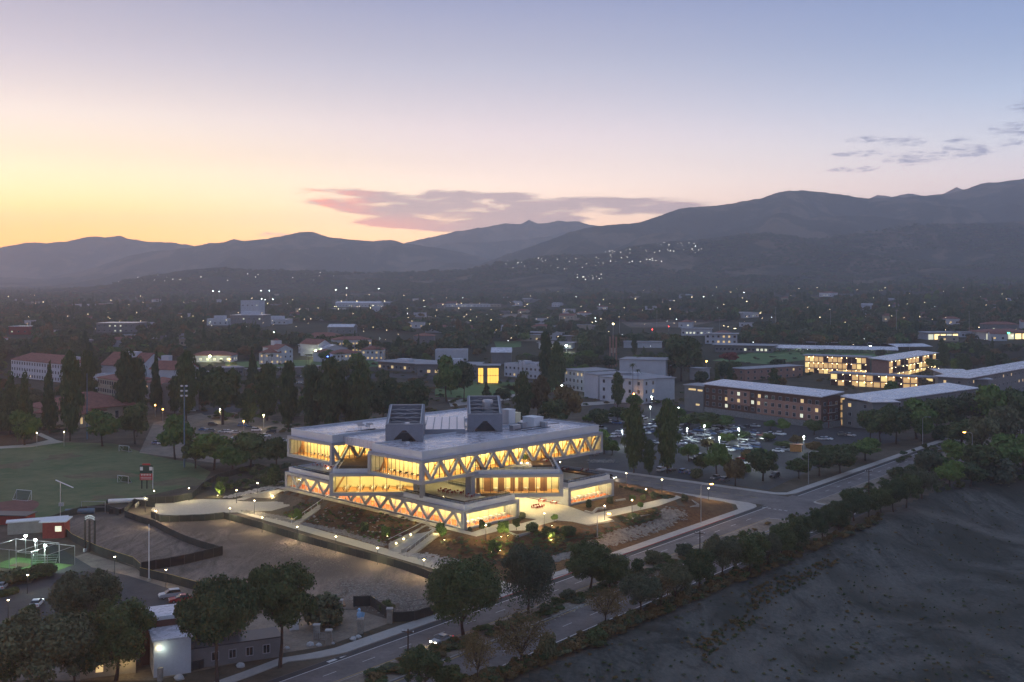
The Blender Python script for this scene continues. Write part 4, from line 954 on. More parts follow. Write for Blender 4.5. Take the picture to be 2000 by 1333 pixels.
# sports floodlights at the cages
for i, (px, py, pb, w_) in enumerate(((50, 1047, 1090, 5000), (69, 1055, 1100, 7000), (88, 1066, 1112, 14000))):
    x, y, z = at(px, pb); h = (pb - py) * y / F
    o = thing('floodlight', ('small', 'middle', 'brightest and nearest')[i] + ' white floodlight of three on poles beside the netted cages', 'floodlight', (x, y, z), 0, 'white floodlights at the cages')
    m = MB(); m.tube([(0, 0, 0), (0, 0, h)], .08, 6); m.build('pole', 'steel', o)
    m = MB(); m.lathe([(.0, h - .3), (.32, h - .12), (.34, h + .12), (0, h + .25)], 8); m.build('lamp_head', 'lamp_white', o); point(o, (-.6, -.6, h - .6), w_ * .16, (.85, 1, .9))
def tall_pole(px, pt, pb, label, heads=True):
    x, y, z = at(px, pb); h = (pb - pt) * y / F; o = thing('stadium_light', label, 'light pole', (x, y, z), 0, 'tall blue-grey stadium light poles')
    m = MB(); m.tube([(0, 0, 0), (0, 0, h)], [.34, .16], 8); m.build('pole', 'blue_steel', o)
    for r_ in range(3 if heads else 0):
        m = MB(); m.bar((-1.2, 0, h - .3 - r_ * 1.8), (1.2, 0, h - .3 - r_ * 1.8), .1, .1); m.build('crossarm', 'steel', o)
        for k in (-1, 1):
            m = MB(); m.lathe([(0, .0), (.45, .2), (.5, .6), (0, .75)], 8, (k * .9, -.3, h - .6 - r_ * 1.8)); m.build('lamp_head', 'white_metal', o)
tall_pole(360, 753, 913, 'tall stadium light pole with stacked round heads at the field edge'); tall_pole(170, 730, 858, 'tall bare blue pole in front of the conifers left of the field', False)
# ------------------------------------------------------------------ utility poles and far poles
def util(px, pt, pb, label, arms=1, m_='bark'):
    x, y, z = at(px, pb); h = (pb - pt) * y / F; o = thing('utility_pole', label, 'utility pole', (x, y, z), 0, 'wooden and steel utility poles')
    m = MB(); m.tube([(0, 0, 0), (0, 0, h)], [.17, .12], 7); m.build('pole', m_, o)
    for k in range(arms):
        m = MB(); m.bar((-1.1, .4, h - .5 - k * 1.), (1.1, -.4, h - .5 - k * 1.), .12, .12); m.build('crossarm', m_, o)
        for s_ in (-.9, .9): m = MB(); m.lathe([(.06, 0), (.09, .1), (.05, .25)], 6, (s_, -s_ * .36, h - .44 - k)); m.build('insulator', 'white_metal', o)
util(797, 1229, 1345, 'dark utility pole in the near median in front of the lower road'); util(1367, 1038, 1153, 'dark utility pole rising from the shrubs beside the far lane'); util(1697, 918, 1002, 'utility pole among the roadside trees above the earth field')
for i, (px, a, b) in enumerate(((1515, 600, 650), (1622, 603, 655), (1751, 606, 668), (1893, 608, 662), (1405, 620, 652), (1210, 612, 655), (1283, 606, 640))): util(px, a, b, f'{ordw(i)} of the distant thin transmission poles, counted along the tree belt', 1, 'steel')
m = None
x, y, z = at(291, 1135); o = thing('flag_pole', 'bare white pole in front of the black fence corner', 'pole', (x, y, z)); m = MB(); m.tube([(0, 0, 0), (0, 0, 111 * y / F)], [.14, .08], 7); m.build('pole', 'white_metal', o); m = MB(); m.lathe([(.5, 0), (.45, .5), (.2, .6)], 8); m.build('base', 'wall_concrete', o)
# ------------------------------------------------------------------ sports field things
def goal(px, py, wpx, hpx, label, rz=0.):
    x, y, z = at(px, py); s_ = y / F; w_ = wpx * s_; h = hpx * s_; d = 1.6
    o = thing('soccer_goal', label, 'soccer goal', (x, y, z + .04), rz, 'white soccer goals on the sports field')
    for s2 in (-1, 1):
        m = MB(); m.tube([(s2 * w_ / 2, 0, 0), (s2 * w_ / 2, 0, h)], .08, 6); m.build('post', 'white_metal', o)
        m = MB(); m.tube([(s2 * w_ / 2, 0, h), (s2 * w_ / 2, d, .05), (s2 * w_ / 2, 0, .05)], .05, 5); m.build('side_frame', 'white_metal', o)
    m = MB(); m.tube([(-w_ / 2, 0, h), (w_ / 2, 0, h)], .08, 6); m.build('crossbar', 'white_metal', o)
    m = MB(); m.tube([(-w_ / 2, d, .05), (w_ / 2, d, .05)], .05, 5); m.build('back_bar', 'white_metal', o)
    m = MB(); m.quad((-w_ / 2, 0, h), (w_ / 2, 0, h), (w_ / 2, d, .05), (-w_ / 2, d, .05)); m.build('net', 'rail_glass', o)
goal(242, 883, 27, 12, 'white soccer goal at the far side of the field', R(-28)); goal(240, 944, 28, 14, 'white soccer goal beside the scoreboard', R(-25)); goal(47, 976, 37, 18, 'white soccer goal nearest the brown infield', R(160))
x, y, z = at(118, 1020); s_ = y / F; o = thing('crossbar_pole', 'pole carrying a very wide thin crossbar at the field corner', 'pole', (x, y, z))
h = 78 * s_; m = MB(); m.tube([(0, 0, 0), (0, 0, h)], .13, 7); m.build('pole', 'steel', o); m = MB(); m.bar((-18 * s_, 3, h), (48 * s_, -8, h), .2, .2); m.build('crossbar', 'white_metal', o); m = MB(); m.box(-.4, .9, -.3, .3, h * .4, h * .48); m.build('speaker_box', 'steel', o)
# scoreboard
x, y, z = at(286, 955); s_ = y / F; o = thing('scoreboard', 'red sports scoreboard with white score boxes on dark posts', 'scoreboard', (x, y, z))
for q in (-9, 1): m = MB(); m.box(q * s_ - .15, q * s_ + .15, -.1, .2, 0, 20 * s_); m.build('post', 'black', o)
m = MB(); m.tube([(12.5 * s_, 0, 0), (12.5 * s_, 0, 42 * s_)], .12, 6); m.build('white_post', 'white_metal', o)
w0, w1 = -12.5 * s_, 12 * s_; m = MB(); m.box(w0, w1, -.2, .2, 30 * s_, 46 * s_); m.build('score_panel', 'dark_green', o)
m = MB(); m.box(w0, w1, -.22, .22, 17 * s_, 29.5 * s_); m.build('stripe_panel', 'sign_red', o)
m = MB(); m.box(w0 + .8, w1 - .8, -.22, .22, 46.2 * s_, 49 * s_); m.build('name_panel', 'sign_red', o)
for a, b in ((-12, -6.5), (6, 11.5)):
    m = MB(); m.box(a * s_, b * s_, -.24, -.2, 36 * s_, 43 * s_); m.build('score_box', 'white_metal', o)
for k in range(7): m = MB(); m.box((-10 + k * 3) * s_, (-8.6 + k * 3) * s_, -.25, -.222, 26 * s_, 29 * s_); m.build('digit_box', 'white_metal', o)
for k in range(2): m = MB(); m.box(w0 + .3, w1 - .3, -.25, -.222, (19 + k * 3.2) * s_, (19.8 + k * 3.2) * s_); m.build('stripe', 'white_metal', o)
# three-post arched truss frame
x, y, z = at(176, 1078); s_ = y / F; o = thing('truss_frame', 'dark three-post sign frame with a curved truss top in the fenced lot', 'sign frame', (x, y, z), R(-12))
for q in (-11, -1.5, 10): m = MB(); m.box(q * s_ - .18, q * s_ + .18, -.18, .18, 0, 62 * s_); m.build('post', 'black', o)
for k in range(8):
    a = -11 + k * 21 / 8; b = -11 + (k + 1) * 21 / 8; f = lambda q: (66 + 5 * math.cos((q + .5) / 11 * 1.4)) * s_
    for g in (0, 5): m = MB(); m.bar((a * s_, 0, f(a) - g * s_), (b * s_, 0, f(b) - g * s_), .16, .16); m.build('truss_chord', 'steel', o)
    m = MB(); m.bar((a * s_, 0, f(a) - (5 if k % 2 else 0) * s_), (b * s_, 0, f(b) - (0 if k % 2 else 5) * s_), .1, .1); m.build('truss_web', 'steel', o)
m = MB(); m.box(-12 * s_, -9 * s_, -.6, .4, 0, 6 * s_); m.build('white_box', 'white_metal', o)
# rolls, dugout, shed, bleachers
def simple(name, label, cat, px, py, parts, rz=0., group=None):
    x, y, z = at(px, py); o = thing(name, label, cat, (x, y, z), R(rz), group)
    for nm, fn, mt in parts: m = MB(); fn(m); m.build(nm, mt, o)
    return o
simple('tarp_roll', 'long white rolled tarpaulin with dark ends lying at the field edge', 'tarpaulin', 250, 983, [('roll', lambda m: m.tube([(-5.6, -1.2, .75), (5.6, 1.2, .75)], .75, 12), 'white_metal'), ('core', lambda m: m.tube([(-6.1, -1.3, .75), (-5.65, -1.2, .75)], .55, 10), 'black')])
simple('equipment_pile', 'bluish rolled mats and frames stacked behind the fenced lot', 'equipment', 163, 1004, [('mat_roll', lambda m: m.tube([(-5, -.8, .8), (3, .6, .8)], .8, 10), 'blue_steel'), ('frame', lambda m: (m.bar((-1, 1, 0), (-1, 1, 3.4), .12), m.bar((6, 1, 0), (6, 1, 3.4), .12), m.bar((-1, 1, 3.4), (6, 1, 3.4), .12), m.bar((-1, 1, 1.8), (6, 1, 1.8), .1)), 'steel'), ('cover', lambda m: m.box(7.5, 11, 0, 2, 0, 1.4), 'black')])
simple('dugout', 'red dugout with a dark flat roof beside the brown infield', 'dugout', 15, 1026, [('wall', lambda m: m.box(-9, 5.5, 0, 4.5, 0, 2.6), 'brick_red'), ('roof', lambda m: m.box(-9.4, 5.9, -.6, 5, 2.61, 2.85), 'dark_metal')], -5)
simple('ticket_shed', 'small red shed with a white flat roof next to the floodlights', 'shed', 103, 1052, [('wall', lambda m: m.box(-2.6, 3, 0, 5, 0, 4.3), 'brick_red'), ('roof', lambda m: m.box(-3.4, 3.6, -.6, 5.6, 4.31, 4.6), 'white_metal'), ('window', lambda m: m.box(.6, 2.2, -.08, -.005, 1.8, 3.2), 'lit_window_cool')], 8)
simple('long_shed_roof', 'long pale curved roof strip behind the floodlights', 'shed', 67, 1042, [('roof', lambda m: m.box(-7, 8.5, 0, 3.4, 3.2, 3.5), 'white_metal'), ('wall', lambda m: m.box(-6.6, 8.1, .3, 3.1, 0, 3.19), 'wall_concrete')], 22)
for i, (px, py, w_, t_) in enumerate(((18, 1112, 13, 'left'), (62, 1120, 9, 'right'))):
    x, y, z = at(px, py); o = thing('batting_cage', f'netted batting cage lit green-white beneath the floodlights, the {"wider" if i == 0 else "narrower"} one', 'batting cage', (x, y, z), R(-18))
    for a in (-w_ / 2, 0, w_ / 2):
        for b in (0, 9): m = MB(); m.tube([(a, b, 0), (a, b, 4.6)], .07, 5); m.build('post', 'steel', o)
    for p in (((-w_ / 2, 0), (w_ / 2, 0)), ((w_ / 2, 0), (w_ / 2, 9)), ((w_ / 2, 9), (-w_ / 2, 9)), ((-w_ / 2, 9), (-w_ / 2, 0))):
        m = MB(); m.quad((*p[0], .05), (*p[1], .05), (*p[1], 4.6), (*p[0], 4.6)); m.build('net', 'net_green', o)
        m = MB(); m.bar((*p[0], 4.6), (*p[1], 4.6), .08); m.build('top_rail', 'steel', o)
    m = MB(); m.box(-w_ / 2 + .2, w_ / 2 - .2, .2, 8.8, .02, .1); m.build('turf_mat', 'lawn', o)
    m = MB(); m.box(-2, 2.4, 2, 5, .11, .16); m.build('home_mat', 'infield', o)
simple('bleachers', 'small metal bleachers behind the cage under the nearest floodlight', 'bleachers', 84, 1103, [('seat_row', lambda m, k=k: m.box(-3, 3, k * .7, k * .7 + .35, .4 + k * .4, .46 + k * .4), 'steel') for k in range(4)] + [('frame', lambda m: (m.bar((-2.8, 0, .1), (-2.8, 2.6, 1.6), .1), m.bar((2.8, 0, .1), (2.8, 2.6, 1.6), .1)), 'steel')], 10)
# gateway pillars, statue, boxes, boulders near the lower road
for px, py, h_, t_ in ((618.5, 1248, 2.6, 'beside the iron gate, the left one'), (642, 1259, 2.6, 'beside the iron gate, the right one'), (704, 1237, 2.7, 'carrying the blue statue'), (761, 1217, 2.8, 'where green and black fences meet'), (664, 1212, 4.0, 'under the timber porch beam')):
    simple('stone_pillar', 'square stone pillar ' + t_, 'pillar', px, py, [('shaft', lambda m: m.box(-.55, .55, -.55, .55, 0, h_), 'stone'), ('cap', lambda m: m.box(-.65, .65, -.65, .65, h_ + .002, h_ + .18), 'walk_concrete')])
simple('iron_gate', 'low grey gate panels between two stone pillars', 'gate', 631, 1252, [('gate_bar', lambda m, k=k: m.bar((-1.9 + k * .42, .5 - k * .11, .1), (-1.9 + k * .42, .5 - k * .11, 1.5), .05), 'steel') for k in range(10)] + [('gate_rail', lambda m, z_=z_: m.bar((-1.9, .5, z_), (1.9, -.5, z_), .07), 'steel') for z_ in (.2, 1.5)])
simple('statue', 'small blue-white bird-like statue on a stone pillar', 'statue', 701.5, 1237, [('body', lambda m: m.lathe([(.0, 2.9), (.3, 3.0), (.5, 3.5), (.42, 4.0), (.22, 4.25), (.3, 4.5), (.2, 4.8), (0, 4.9)], 9), 'statue_blue'), ('wing', lambda m: m.add([(.2, -.1, 4.1), (1.1, .2, 3.9), (.9, .3, 3.0), (.3, .1, 3.1), (.25, .15, 4.1)], [(0, 1, 2, 3), (4, 3, 2, 1)]), 'statue_blue'), ('beak', lambda m: m.add([(-.15, -.1, 4.65), (-.15, .1, 4.65), (-.55, 0, 4.5), (-.15, 0, 4.5)], [(0, 1, 2), (0, 2, 3), (1, 3, 2), (0, 3, 1)]), 'statue_blue')])
simple('utility_cabinet', 'white utility cabinet standing in the yard behind the umbrella pines', 'cabinet', 575, 1230, [('body', lambda m: m.box(-.8, .8, -.5, .5, .1, 2.3), 'white_metal'), ('plinth', lambda m: m.box(-.95, .95, -.65, .65, -.05, .098), 'walk_concrete')], 15)
simple('covered_porch', 'low lit timber porch beside the round dark bush', 'porch', 645, 1212, [('roof', lambda m: m.box(-2.5, 3, -1, 3, 2.8, 3.05), 'wood_dark'), ('post', lambda m: m.box(-2.3, -2.1, -.8, -.6, 0, 2.79), 'wood_dark'), ('bench', lambda m: m.box(-1.5, 1.5, .5, 1.2, .1, .6), 'cream_wall')], 15)
for i, (px, py, r_, t_) in enumerate(((522, 1278, .75, 'nearest the sidewalk'), (606, 1262, .8, 'in the pair of rocks beside the gate'), (623, 1262, .6, 'between the gate pillars'), (690, 1250, .7, 'under the statue pillar'), (700, 1246, .6, 'touching the rock by the statue pillar'), (470, 1303, .8, 'at the foot of the umbrella pine'), (350, 1327, .9, 'in front of the pale lit house'), (560, 1268, .55, 'beside the thin pole'), (650, 1258, .4, 'right of the gate'), (725, 1290 - 40, .35, 'on the verge strip'))):
    x, y, z = at(px, py); q = MB(); q.lathe([(0, -.1), (r_ * .9, 0), (r_, r_ * .35), (r_ * .7, r_ * .75), (r_ * .3, r_ * .95), (0, r_)], 8); q.v = [(a * rnd.uniform(.85, 1.15), b * rnd.uniform(.7, 1.), c * rnd.uniform(.85, 1.1)) for a, b, c in q.v]
    o = q.build('boulder', 'white_stone'); o.location = (x, y, z); tag(o, 'pale rounded boulder ' + t_, 'boulder', 'pale boulders along the lower verge')
# ------------------------------------------------------------------ cars
def car_meshes(kind, col):
    L, W_, H_ = (4.7, 1.84, 1.45) if kind == 'sedan' else (4.7, 1.92, 1.74)
    if kind == 'sedan': prof = [(-2.3, .35), (-2.35, .72), (-2.2, .95), (-1.75, 1.02), (1.05, .98), (2.1, .84), (2.33, .62), (2.3, .32)]; gl = [(-1.85, 1.0), (-1.15, 1.42), (.1, 1.45), (1.05, .97)]
    else: prof = [(-2.3, .4), (-2.33, .95), (-2.2, 1.12), (1.05, 1.1), (2.1, 1.0), (2.33, .72), (2.3, .36)]; gl = [(-2.22, 1.1), (-1.95, 1.66), (.2, 1.72), (1.1, 1.08)]
    m = MB(); n = len(prof); w_ = W_ / 2
    m.add([(x, -w_ * (.94 if z > .9 else 1), z) for x, z in prof] + [(x, w_ * (.94 if z > .9 else 1), z) for x, z in prof], [tuple(range(n)), tuple(range(2 * n - 1, n - 1, -1))] + [(i, i + n, (i + 1) % n + n, (i + 1) % n) for i in range(n)])
    body = m.mesh('car_body', col)
    m = MB(); g = MB(); k = len(gl); iw = w_ * .92; tw = w_ * .74
    ys = [iw, tw, tw, iw]
    m.add([(x, -y_, z) for (x, z), y_ in zip(gl, ys)] + [(x, y_, z) for (x, z), y_ in zip(gl, ys)], [(0, 1, 2, 3), (7, 6, 5, 4), (0, 4, 5, 1), (2, 6, 7, 3)])
    cab = m.mesh('car_windows', 'car_glass')
    g.add([(gl[1][0], -tw, gl[1][1] + .01), (gl[2][0], -tw, gl[2][1] + .01), (gl[2][0], tw, gl[2][1] + .01), (gl[1][0], tw, gl[1][1] + .01), (gl[1][0] + .05, -tw, gl[1][1] + .07), (gl[2][0] - .1, -tw, gl[2][1] + .07), (gl[2][0] - .1, tw, gl[2][1] + .07), (gl[1][0] + .05, tw, gl[1][1] + .07)], [(4, 5, 6, 7), (0, 1, 5, 4), (1, 2, 6, 5), (2, 3, 7, 6), (3, 0, 4, 7)])
    roof = g.mesh('car_roof', col)
    return body, cab, roof
wm = MB(); wm.tube([(0, -.11, 0), (0, .11, 0)], .33, 12); WHEEL = wm.mesh('wheel', 'black')
rm = MB(); rm.tube([(0, -.125, 0), (0, .125, 0)], .2, 8); RIM = rm.mesh('rim', 'steel')
def lightbox(mt): m = MB(); m.box(-.05, .05, -.2, .2, -.07, .07); return m.mesh('car_light', mt)
LB = {k: lightbox(v) for k, v in (('h', 'white_metal'), ('t', 'sign_red'), ('hl', 'lamp_head'), ('tl', 'lamp_red'))}
CARS = {}
CCOL = {'white': 'car_white', 'silver': 'car_silver', 'black': 'car_black', 'blue': 'car_blue', 'red': 'car_red', 'grey': 'car_grey'}
def car(x, y, z, yaw, kind, colr, label, group, lit=False, parts=True):
    key = (kind, colr, lit)
    if key not in CARS or not parts:
        o = thing('parked_car' if not lit else 'moving_car', label, 'car', (x, y, z), yaw, group); ms = CARS.get(('m', kind, colr)) or car_meshes(kind, CCOL[colr]); CARS[('m', kind, colr)] = ms
        for nm, me in zip(('body', 'windows', 'roof'), ms): link(nm, me, o)
        if parts:
            for a in (-1.42, 1.42):
                for b in (-.84, .84): w_ = link('wheel', WHEEL, o, (a, b, .33)); link('rim', RIM, w_)
            for b in (-.65, .65): link('headlight', LB['hl' if lit else 'h'], o, (2.29, b, .7)); link('tail_light', LB['tl' if lit else 't'], o, (-2.32, b, .8))
            CARS[key] = o
        return o
    o = copy_tree(CARS[key]); o.location = (x, y, z); o.rotation_euler[2] = yaw; o['label'] = label; o['group'] = group; return o
YR = math.atan2(RD[1], RD[0]); YN = math.atan2(RN[1], RN[0])
x, y = atz(862, 1256, .08); o = car(x, y, .08, YR + math.pi, 'sedan', 'silver', 'silver saloon with its headlights on driving on the near road lane', None, True)
for b in (-.65, .65): point(o, (3.0, b, .65), 25, (1, .85, .55), .08)
x, y = atz(1190, 936, .08); o = car(x, y, .08, YN, 'suv', 'black', 'dark car with headlights on in the side street behind the building', None, True)
for b in (-.65, .65): point(o, (3.0, b, .65), 60, (1, .8, .5), .08)
LOT = [('in the row beside the side street kerb', YR, [(1292, 921, 'white', 'suv'), (1312, 921, 'black', 'sedan'), (1336, 925, 'blue', 'suv'), (1355, 928, 'blue', 'sedan'), (1398, 937, 'grey', 'sedan'), (1417, 941, 'grey', 'suv'), (1513, 933, 'black', 'suv')]),
       ('in the sparse front part of the big car park', YN, [(1357, 901, 'black', 'sedan'), (1368, 895, 'white', 'suv'), (1452, 899, 'red', 'sedan'), (1455, 907, 'white', 'sedan'), (1412, 870, 'silver', 'sedan'), (1430, 905, 'grey', 'sedan')]),
       ('in the middle row under the small trees', YN, [(1454, 872, 'white', 'suv'), (1473, 869, 'silver', 'suv'), (1520, 884, 'white', 'sedan'), (1533, 881, 'silver', 'sedan'), (1488, 862, 'black', 'suv'), (1470, 860, 'grey', 'sedan'), (1452, 861, 'white', 'sedan'), (1505, 860, 'blue', 'sedan'), (1262, 872, 'white', 'sedan'), (1280, 868, 'silver', 'sedan')]),
       ('in the packed double row of the big car park', YN + .06, [(1326, 863, 'black', 'sedan'), (1336, 862, 'white', 'suv'), (1347, 861, 'white', 'sedan'), (1358, 859, 'black', 'sedan'), (1368, 853, 'silver', 'sedan'), (1378, 852, 'white', 'suv'), (1389, 850, 'blue', 'suv'), (1399, 849, 'black', 'sedan'), (1409, 848, 'silver', 'sedan'), (1420, 846, 'white', 'sedan'), (1431, 845, 'blue', 'sedan')]),
       ('in the row behind the packed centre row', YN, [(1328, 851, 'grey', 'sedan'), (1340, 850, 'black', 'suv'), (1351, 849, 'silver', 'sedan'), (1364, 843, 'blue', 'sedan'), (1374, 842, 'white', 'suv'), (1386, 841, 'silver', 'sedan'), (1398, 839, 'white', 'sedan'), (1410, 840, 'black', 'sedan'), (1422, 838, 'silver', 'suv'), (1434, 838, 'white', 'sedan')]),
       ('near the lamp posts at the dormitory end of the car park', YN, [(1478, 852, 'white', 'sedan'), (1488, 853, 'red', 'sedan'), (1502, 850, 'white', 'sedan'), (1525, 851, 'white', 'suv'), (1603, 860, 'silver', 'sedan'), (1616, 860, 'white', 'sedan'), (1646, 852, 'black', 'suv'), (1661, 853, 'silver', 'sedan')]),
       ('in the back row near the dormitory trees', YR, [(1316, 832, 'white', 'sedan'), (1330, 832, 'white', 'suv'), (1342, 831, 'black', 'sedan'), (1354, 829, 'grey', 'sedan'), (1258, 820, 'white', 'suv'), (1270, 836, 'silver', 'sedan'), (1283, 834, 'white', 'sedan'), (1275, 826, 'grey', 'sedan')]),
       ('behind the right end of the science building', YN, [(1146, 824, 'silver', 'sedan'), (1190, 826, 'white', 'sedan'), (1205, 829, 'blue', 'suv'), (1218, 826, 'white', 'sedan'), (1182, 853, 'white', 'sedan'), (1194, 855, 'white', 'suv'), (1206, 849, 'silver', 'sedan'), (1214, 855, 'white', 'sedan'), (1222, 857, 'grey', 'sedan'), (1212, 845, 'white', 'sedan')]),
       ('beside the parked-up roundabout', YN, [(1158, 890, 'grey', 'suv')]),
       ('in the far-left car park behind the field trees', R(20), [(307, 868, 'blue', 'sedan'), (318, 869, 'white', 'sedan'), (326, 871, 'silver', 'sedan')]),
       ('in the lamp-lit car park left of the building', R(10), [(416, 832, 'black', 'suv'), (398, 842, 'blue', 'sedan'), (410, 844, 'grey', 'sedan'), (436, 846, 'silver', 'sedan'), (448, 846, 'white', 'sedan'), (459, 848, 'silver', 'sedan'), (474, 834, 'blue', 'suv'), (488, 838, 'grey', 'sedan'), (501, 843, 'white', 'suv'), (530, 847, 'black', 'suv'), (462, 858, 'white', 'sedan'), (472, 859, 'silver', 'sedan'), (482, 856, 'grey', 'sedan'), (519, 854, 'white', 'sedan'), (550, 864, 'silver', 'sedan'), (373, 805, 'silver', 'sedan')]),
       ('in the street behind the tall trees', R(5), [(583, 737, 'black', 'sedan'), (593, 737, 'white', 'sedan'), (606, 742, 'silver', 'sedan'), (585, 750, 'white', 'sedan'), (597, 751, 'silver', 'suv'), (582, 729, 'black', 'sedan'), (680, 752, 'white', 'sedan'), (688, 754, 'silver', 'sedan')]),
       ('in the lower car park by the screened fence', R(25), [(332, 1168, 'silver', 'suv'), (352, 1176, 'red', 'sedan')]),
       ('in the lower car park half hidden by trees', R(100), [(72, 1184, 'white', 'sedan'), (4, 1150, 'silver', 'sedan')])]
def autorow(a, b, n_, nm, yaw=None):
    cs = ('white', 'silver', 'white', 'grey', 'black', 'blue', 'white', 'silver')
    LOT.append((nm, YN if yaw is None else yaw, [(a[0] + (b[0] - a[0]) * i / (n_ - 1) + rnd.uniform(-1, 1), a[1] + (b[1] - a[1]) * i / (n_ - 1), rnd.choice(cs), rnd.choice(('sedan', 'suv'))) for i in range(n_)]))
autorow((1150, 817), (1190, 812), 5, 'in the hidden back row by the tall dark trees'); autorow((1318, 871), (1385, 862), 6, 'in the extra row before the packed double row')
autorow((1300, 846), (1322, 842), 3, 'at the near end of the packed rows'); autorow((1445, 851), (1470, 848), 3, 'right of the packed rows under a lamp'); autorow((1425, 882), (1475, 876), 4, 'around the dark car park tree')
autorow((1248, 850), (1290, 845), 4, 'between the tall columnar trees'); autorow((1250, 838), (1296, 833), 5, 'behind the tall columnar trees'); autorow((1445, 838), (1475, 835), 3, 'in the last row by the lamp'); autorow((1330, 823), (1400, 815), 6, 'in the farthest row under the wide tree'); autorow((1160, 842), (1176, 840), 2, 'just off the right roof corner')
for rowname, yaw, lst in LOT:
    lst = sorted(lst)
    for i, (px, py, colr, kind) in enumerate(lst):
        x, y, z = at(px, py); wk = 'suv' if kind == 'suv' else 'saloon'
        lab = f'{colr} {wk} parked {rowname}' if len(lst) == 1 else f'{colr} {wk}, {ordw(i)} car {rowname}'
        car(x, y, z + .08, yaw + rnd.uniform(-.05, .05) + (math.pi if rnd.random() < .4 else 0), kind, colr, lab, 'parked cars')
for i in range(26):
    px = 1512 + i * 9.3 + rnd.uniform(-1, 1); x, y, z = at(px, 684 + (i % 2)); c_ = rnd.choice(('white', 'silver', 'grey', 'white', 'black')); car(x, y, z, R(90) + rnd.uniform(-.05, .05), 'sedan', c_, f'{c_} car, {ordw(i)} in the far row under the solar canopies', 'cars under the solar canopies', False, False)
# ------------------------------------------------------------------ tables with red chairs on the terraces and plaza
ch = MB(); ch.box(-.24, .24, -.24, .24, .42, .48); ch.box(-.24, .24, .2, .25, .48, .95); [ch.box(a - .03, a + .03, b - .03, b + .03, 0, .42) for a in (-.2, .2) for b in (-.2, .2)]
def furn(x, y, z, label, grp, n_ch=4, r_=.85, col='table_white'):
    o = thing('terrace_table', label, 'table', (x, y, z), 0, grp)
    m = MB(); m.lathe([(0, .76), (.62, .76), (.62, .71), (0, .70)], 12); m.build('tabletop', col, o); m = MB(); m.tube([(0, 0, 0), (0, 0, .7)], .06, 6); m.lathe([(.3, 0), (.28, .05), (0, .06)], 8); m.build('leg', 'steel', o)
    for k in range(n_ch):
        a = 2 * math.pi * k / n_ch + .4
        c = thing('red_chair', f'{ordw(k)} red chair at the ' + label, 'chair', (x + math.cos(a) * r_ * 1.15, y + math.sin(a) * r_ * 1.15, z), a - math.pi / 2, 'red terrace chairs')
        for nm, bx in (('seat', (-.26, .26, -.26, .26, .42, .49)), ('backrest', (-.26, .26, .22, .28, .5, .98))):
            key = 'ch' + nm
            if key not in CARS: q = MB(); q.box(*bx); CARS[key] = q.mesh(nm, 'red_chair')
            link(nm, CARS[key], c)
        if 'chl' not in CARS: q = MB(); q.box(-.02, .02, -.02, .02, 0, .42); CARS['chl'] = q.mesh('leg', 'red_chair')
        for a_ in (-.22, .22):
            for b_ in (-.22, .22): link('leg', CARS['chl'], c, (a_, b_, 0))
zt = z1r + .06
for px, py, zz, t_ in ((993, 992, PZ + .1, 'long table row on the lit plaza, left part'), (1000, 993, PZ + .1, 'long table row on the lit plaza, middle part'), (1007, 992.5, PZ + .1, 'long table row on the lit plaza, right part')): pass
FT = [(1046, 994, PZ + .06, 'nearest table on the open plaza'), (1050.5, 993, PZ + .06, 'middle table on the open plaza'), (1055, 992.3, PZ + .06, 'farthest table on the open plaza'), (1059, 981.5, PZ + .06, 'plaza table under the overhang'), (1083, 985, PZ + .06, 'plaza table beside the right wing column'),
      (864, 961, zt, 'front left red-set table on the middle terrace'), (872, 962.5, zt, 'second red-set table on the middle terrace'), (880, 965, zt, 'third red-set table on the middle terrace'), (897, 965.5, zt, 'table near the glass on the middle terrace'), (918, 972.5, zt, 'table at the garden corner on the middle terrace'),
      (618, 911, zt, 'left red table on the far left roof terrace'), (634, 913, zt, 'right red table on the far left roof terrace'), (645, 915, zt, 'table by the edge on the far left roof terrace'),
      (1103, 920, zt, 'left red table on the right roof terrace'), (1142, 922, zt, 'right red table on the right roof terrace'), (1010, 903, z2r + .06, 'left table on the upper right terrace'), (1064, 903.5, z2r + .06, 'right table on the upper right terrace')]
for px, py, zz, t_ in FT:
    x, y = atz(px, py, zz); furn(x, y, zz, t_, 'terrace tables')
# small lights on terraces
for px, py, zz, t_ in ((1018, 906, z2r, 'left of the young tree on the upper terrace'), (1030, 906, z2r, 'right of the young tree on the upper terrace'), (1058, 909, z2r, 'at the pale table of the upper terrace'), (1124, 925, z1r, 'under the shrub of the right roof terrace'), (866, 973, z1r, 'in the planting of the middle terrace'), (702, 893, z2r, 'under the lit shrub between the upper bars'), (640, 916, z1r, 'on the far left roof terrace')):
    x, y = atz(px, py, zz); o = thing('terrace_light', 'small warm light ' + t_, 'light', (x, y, zz + .05), 0, 'small terrace lights'); m = MB(); m.lathe([(.1, 0), (.14, .3), (0, .34)], 8); m.build('lens', 'lamp_warm', o); point(o, (0, 0, .9), 90)
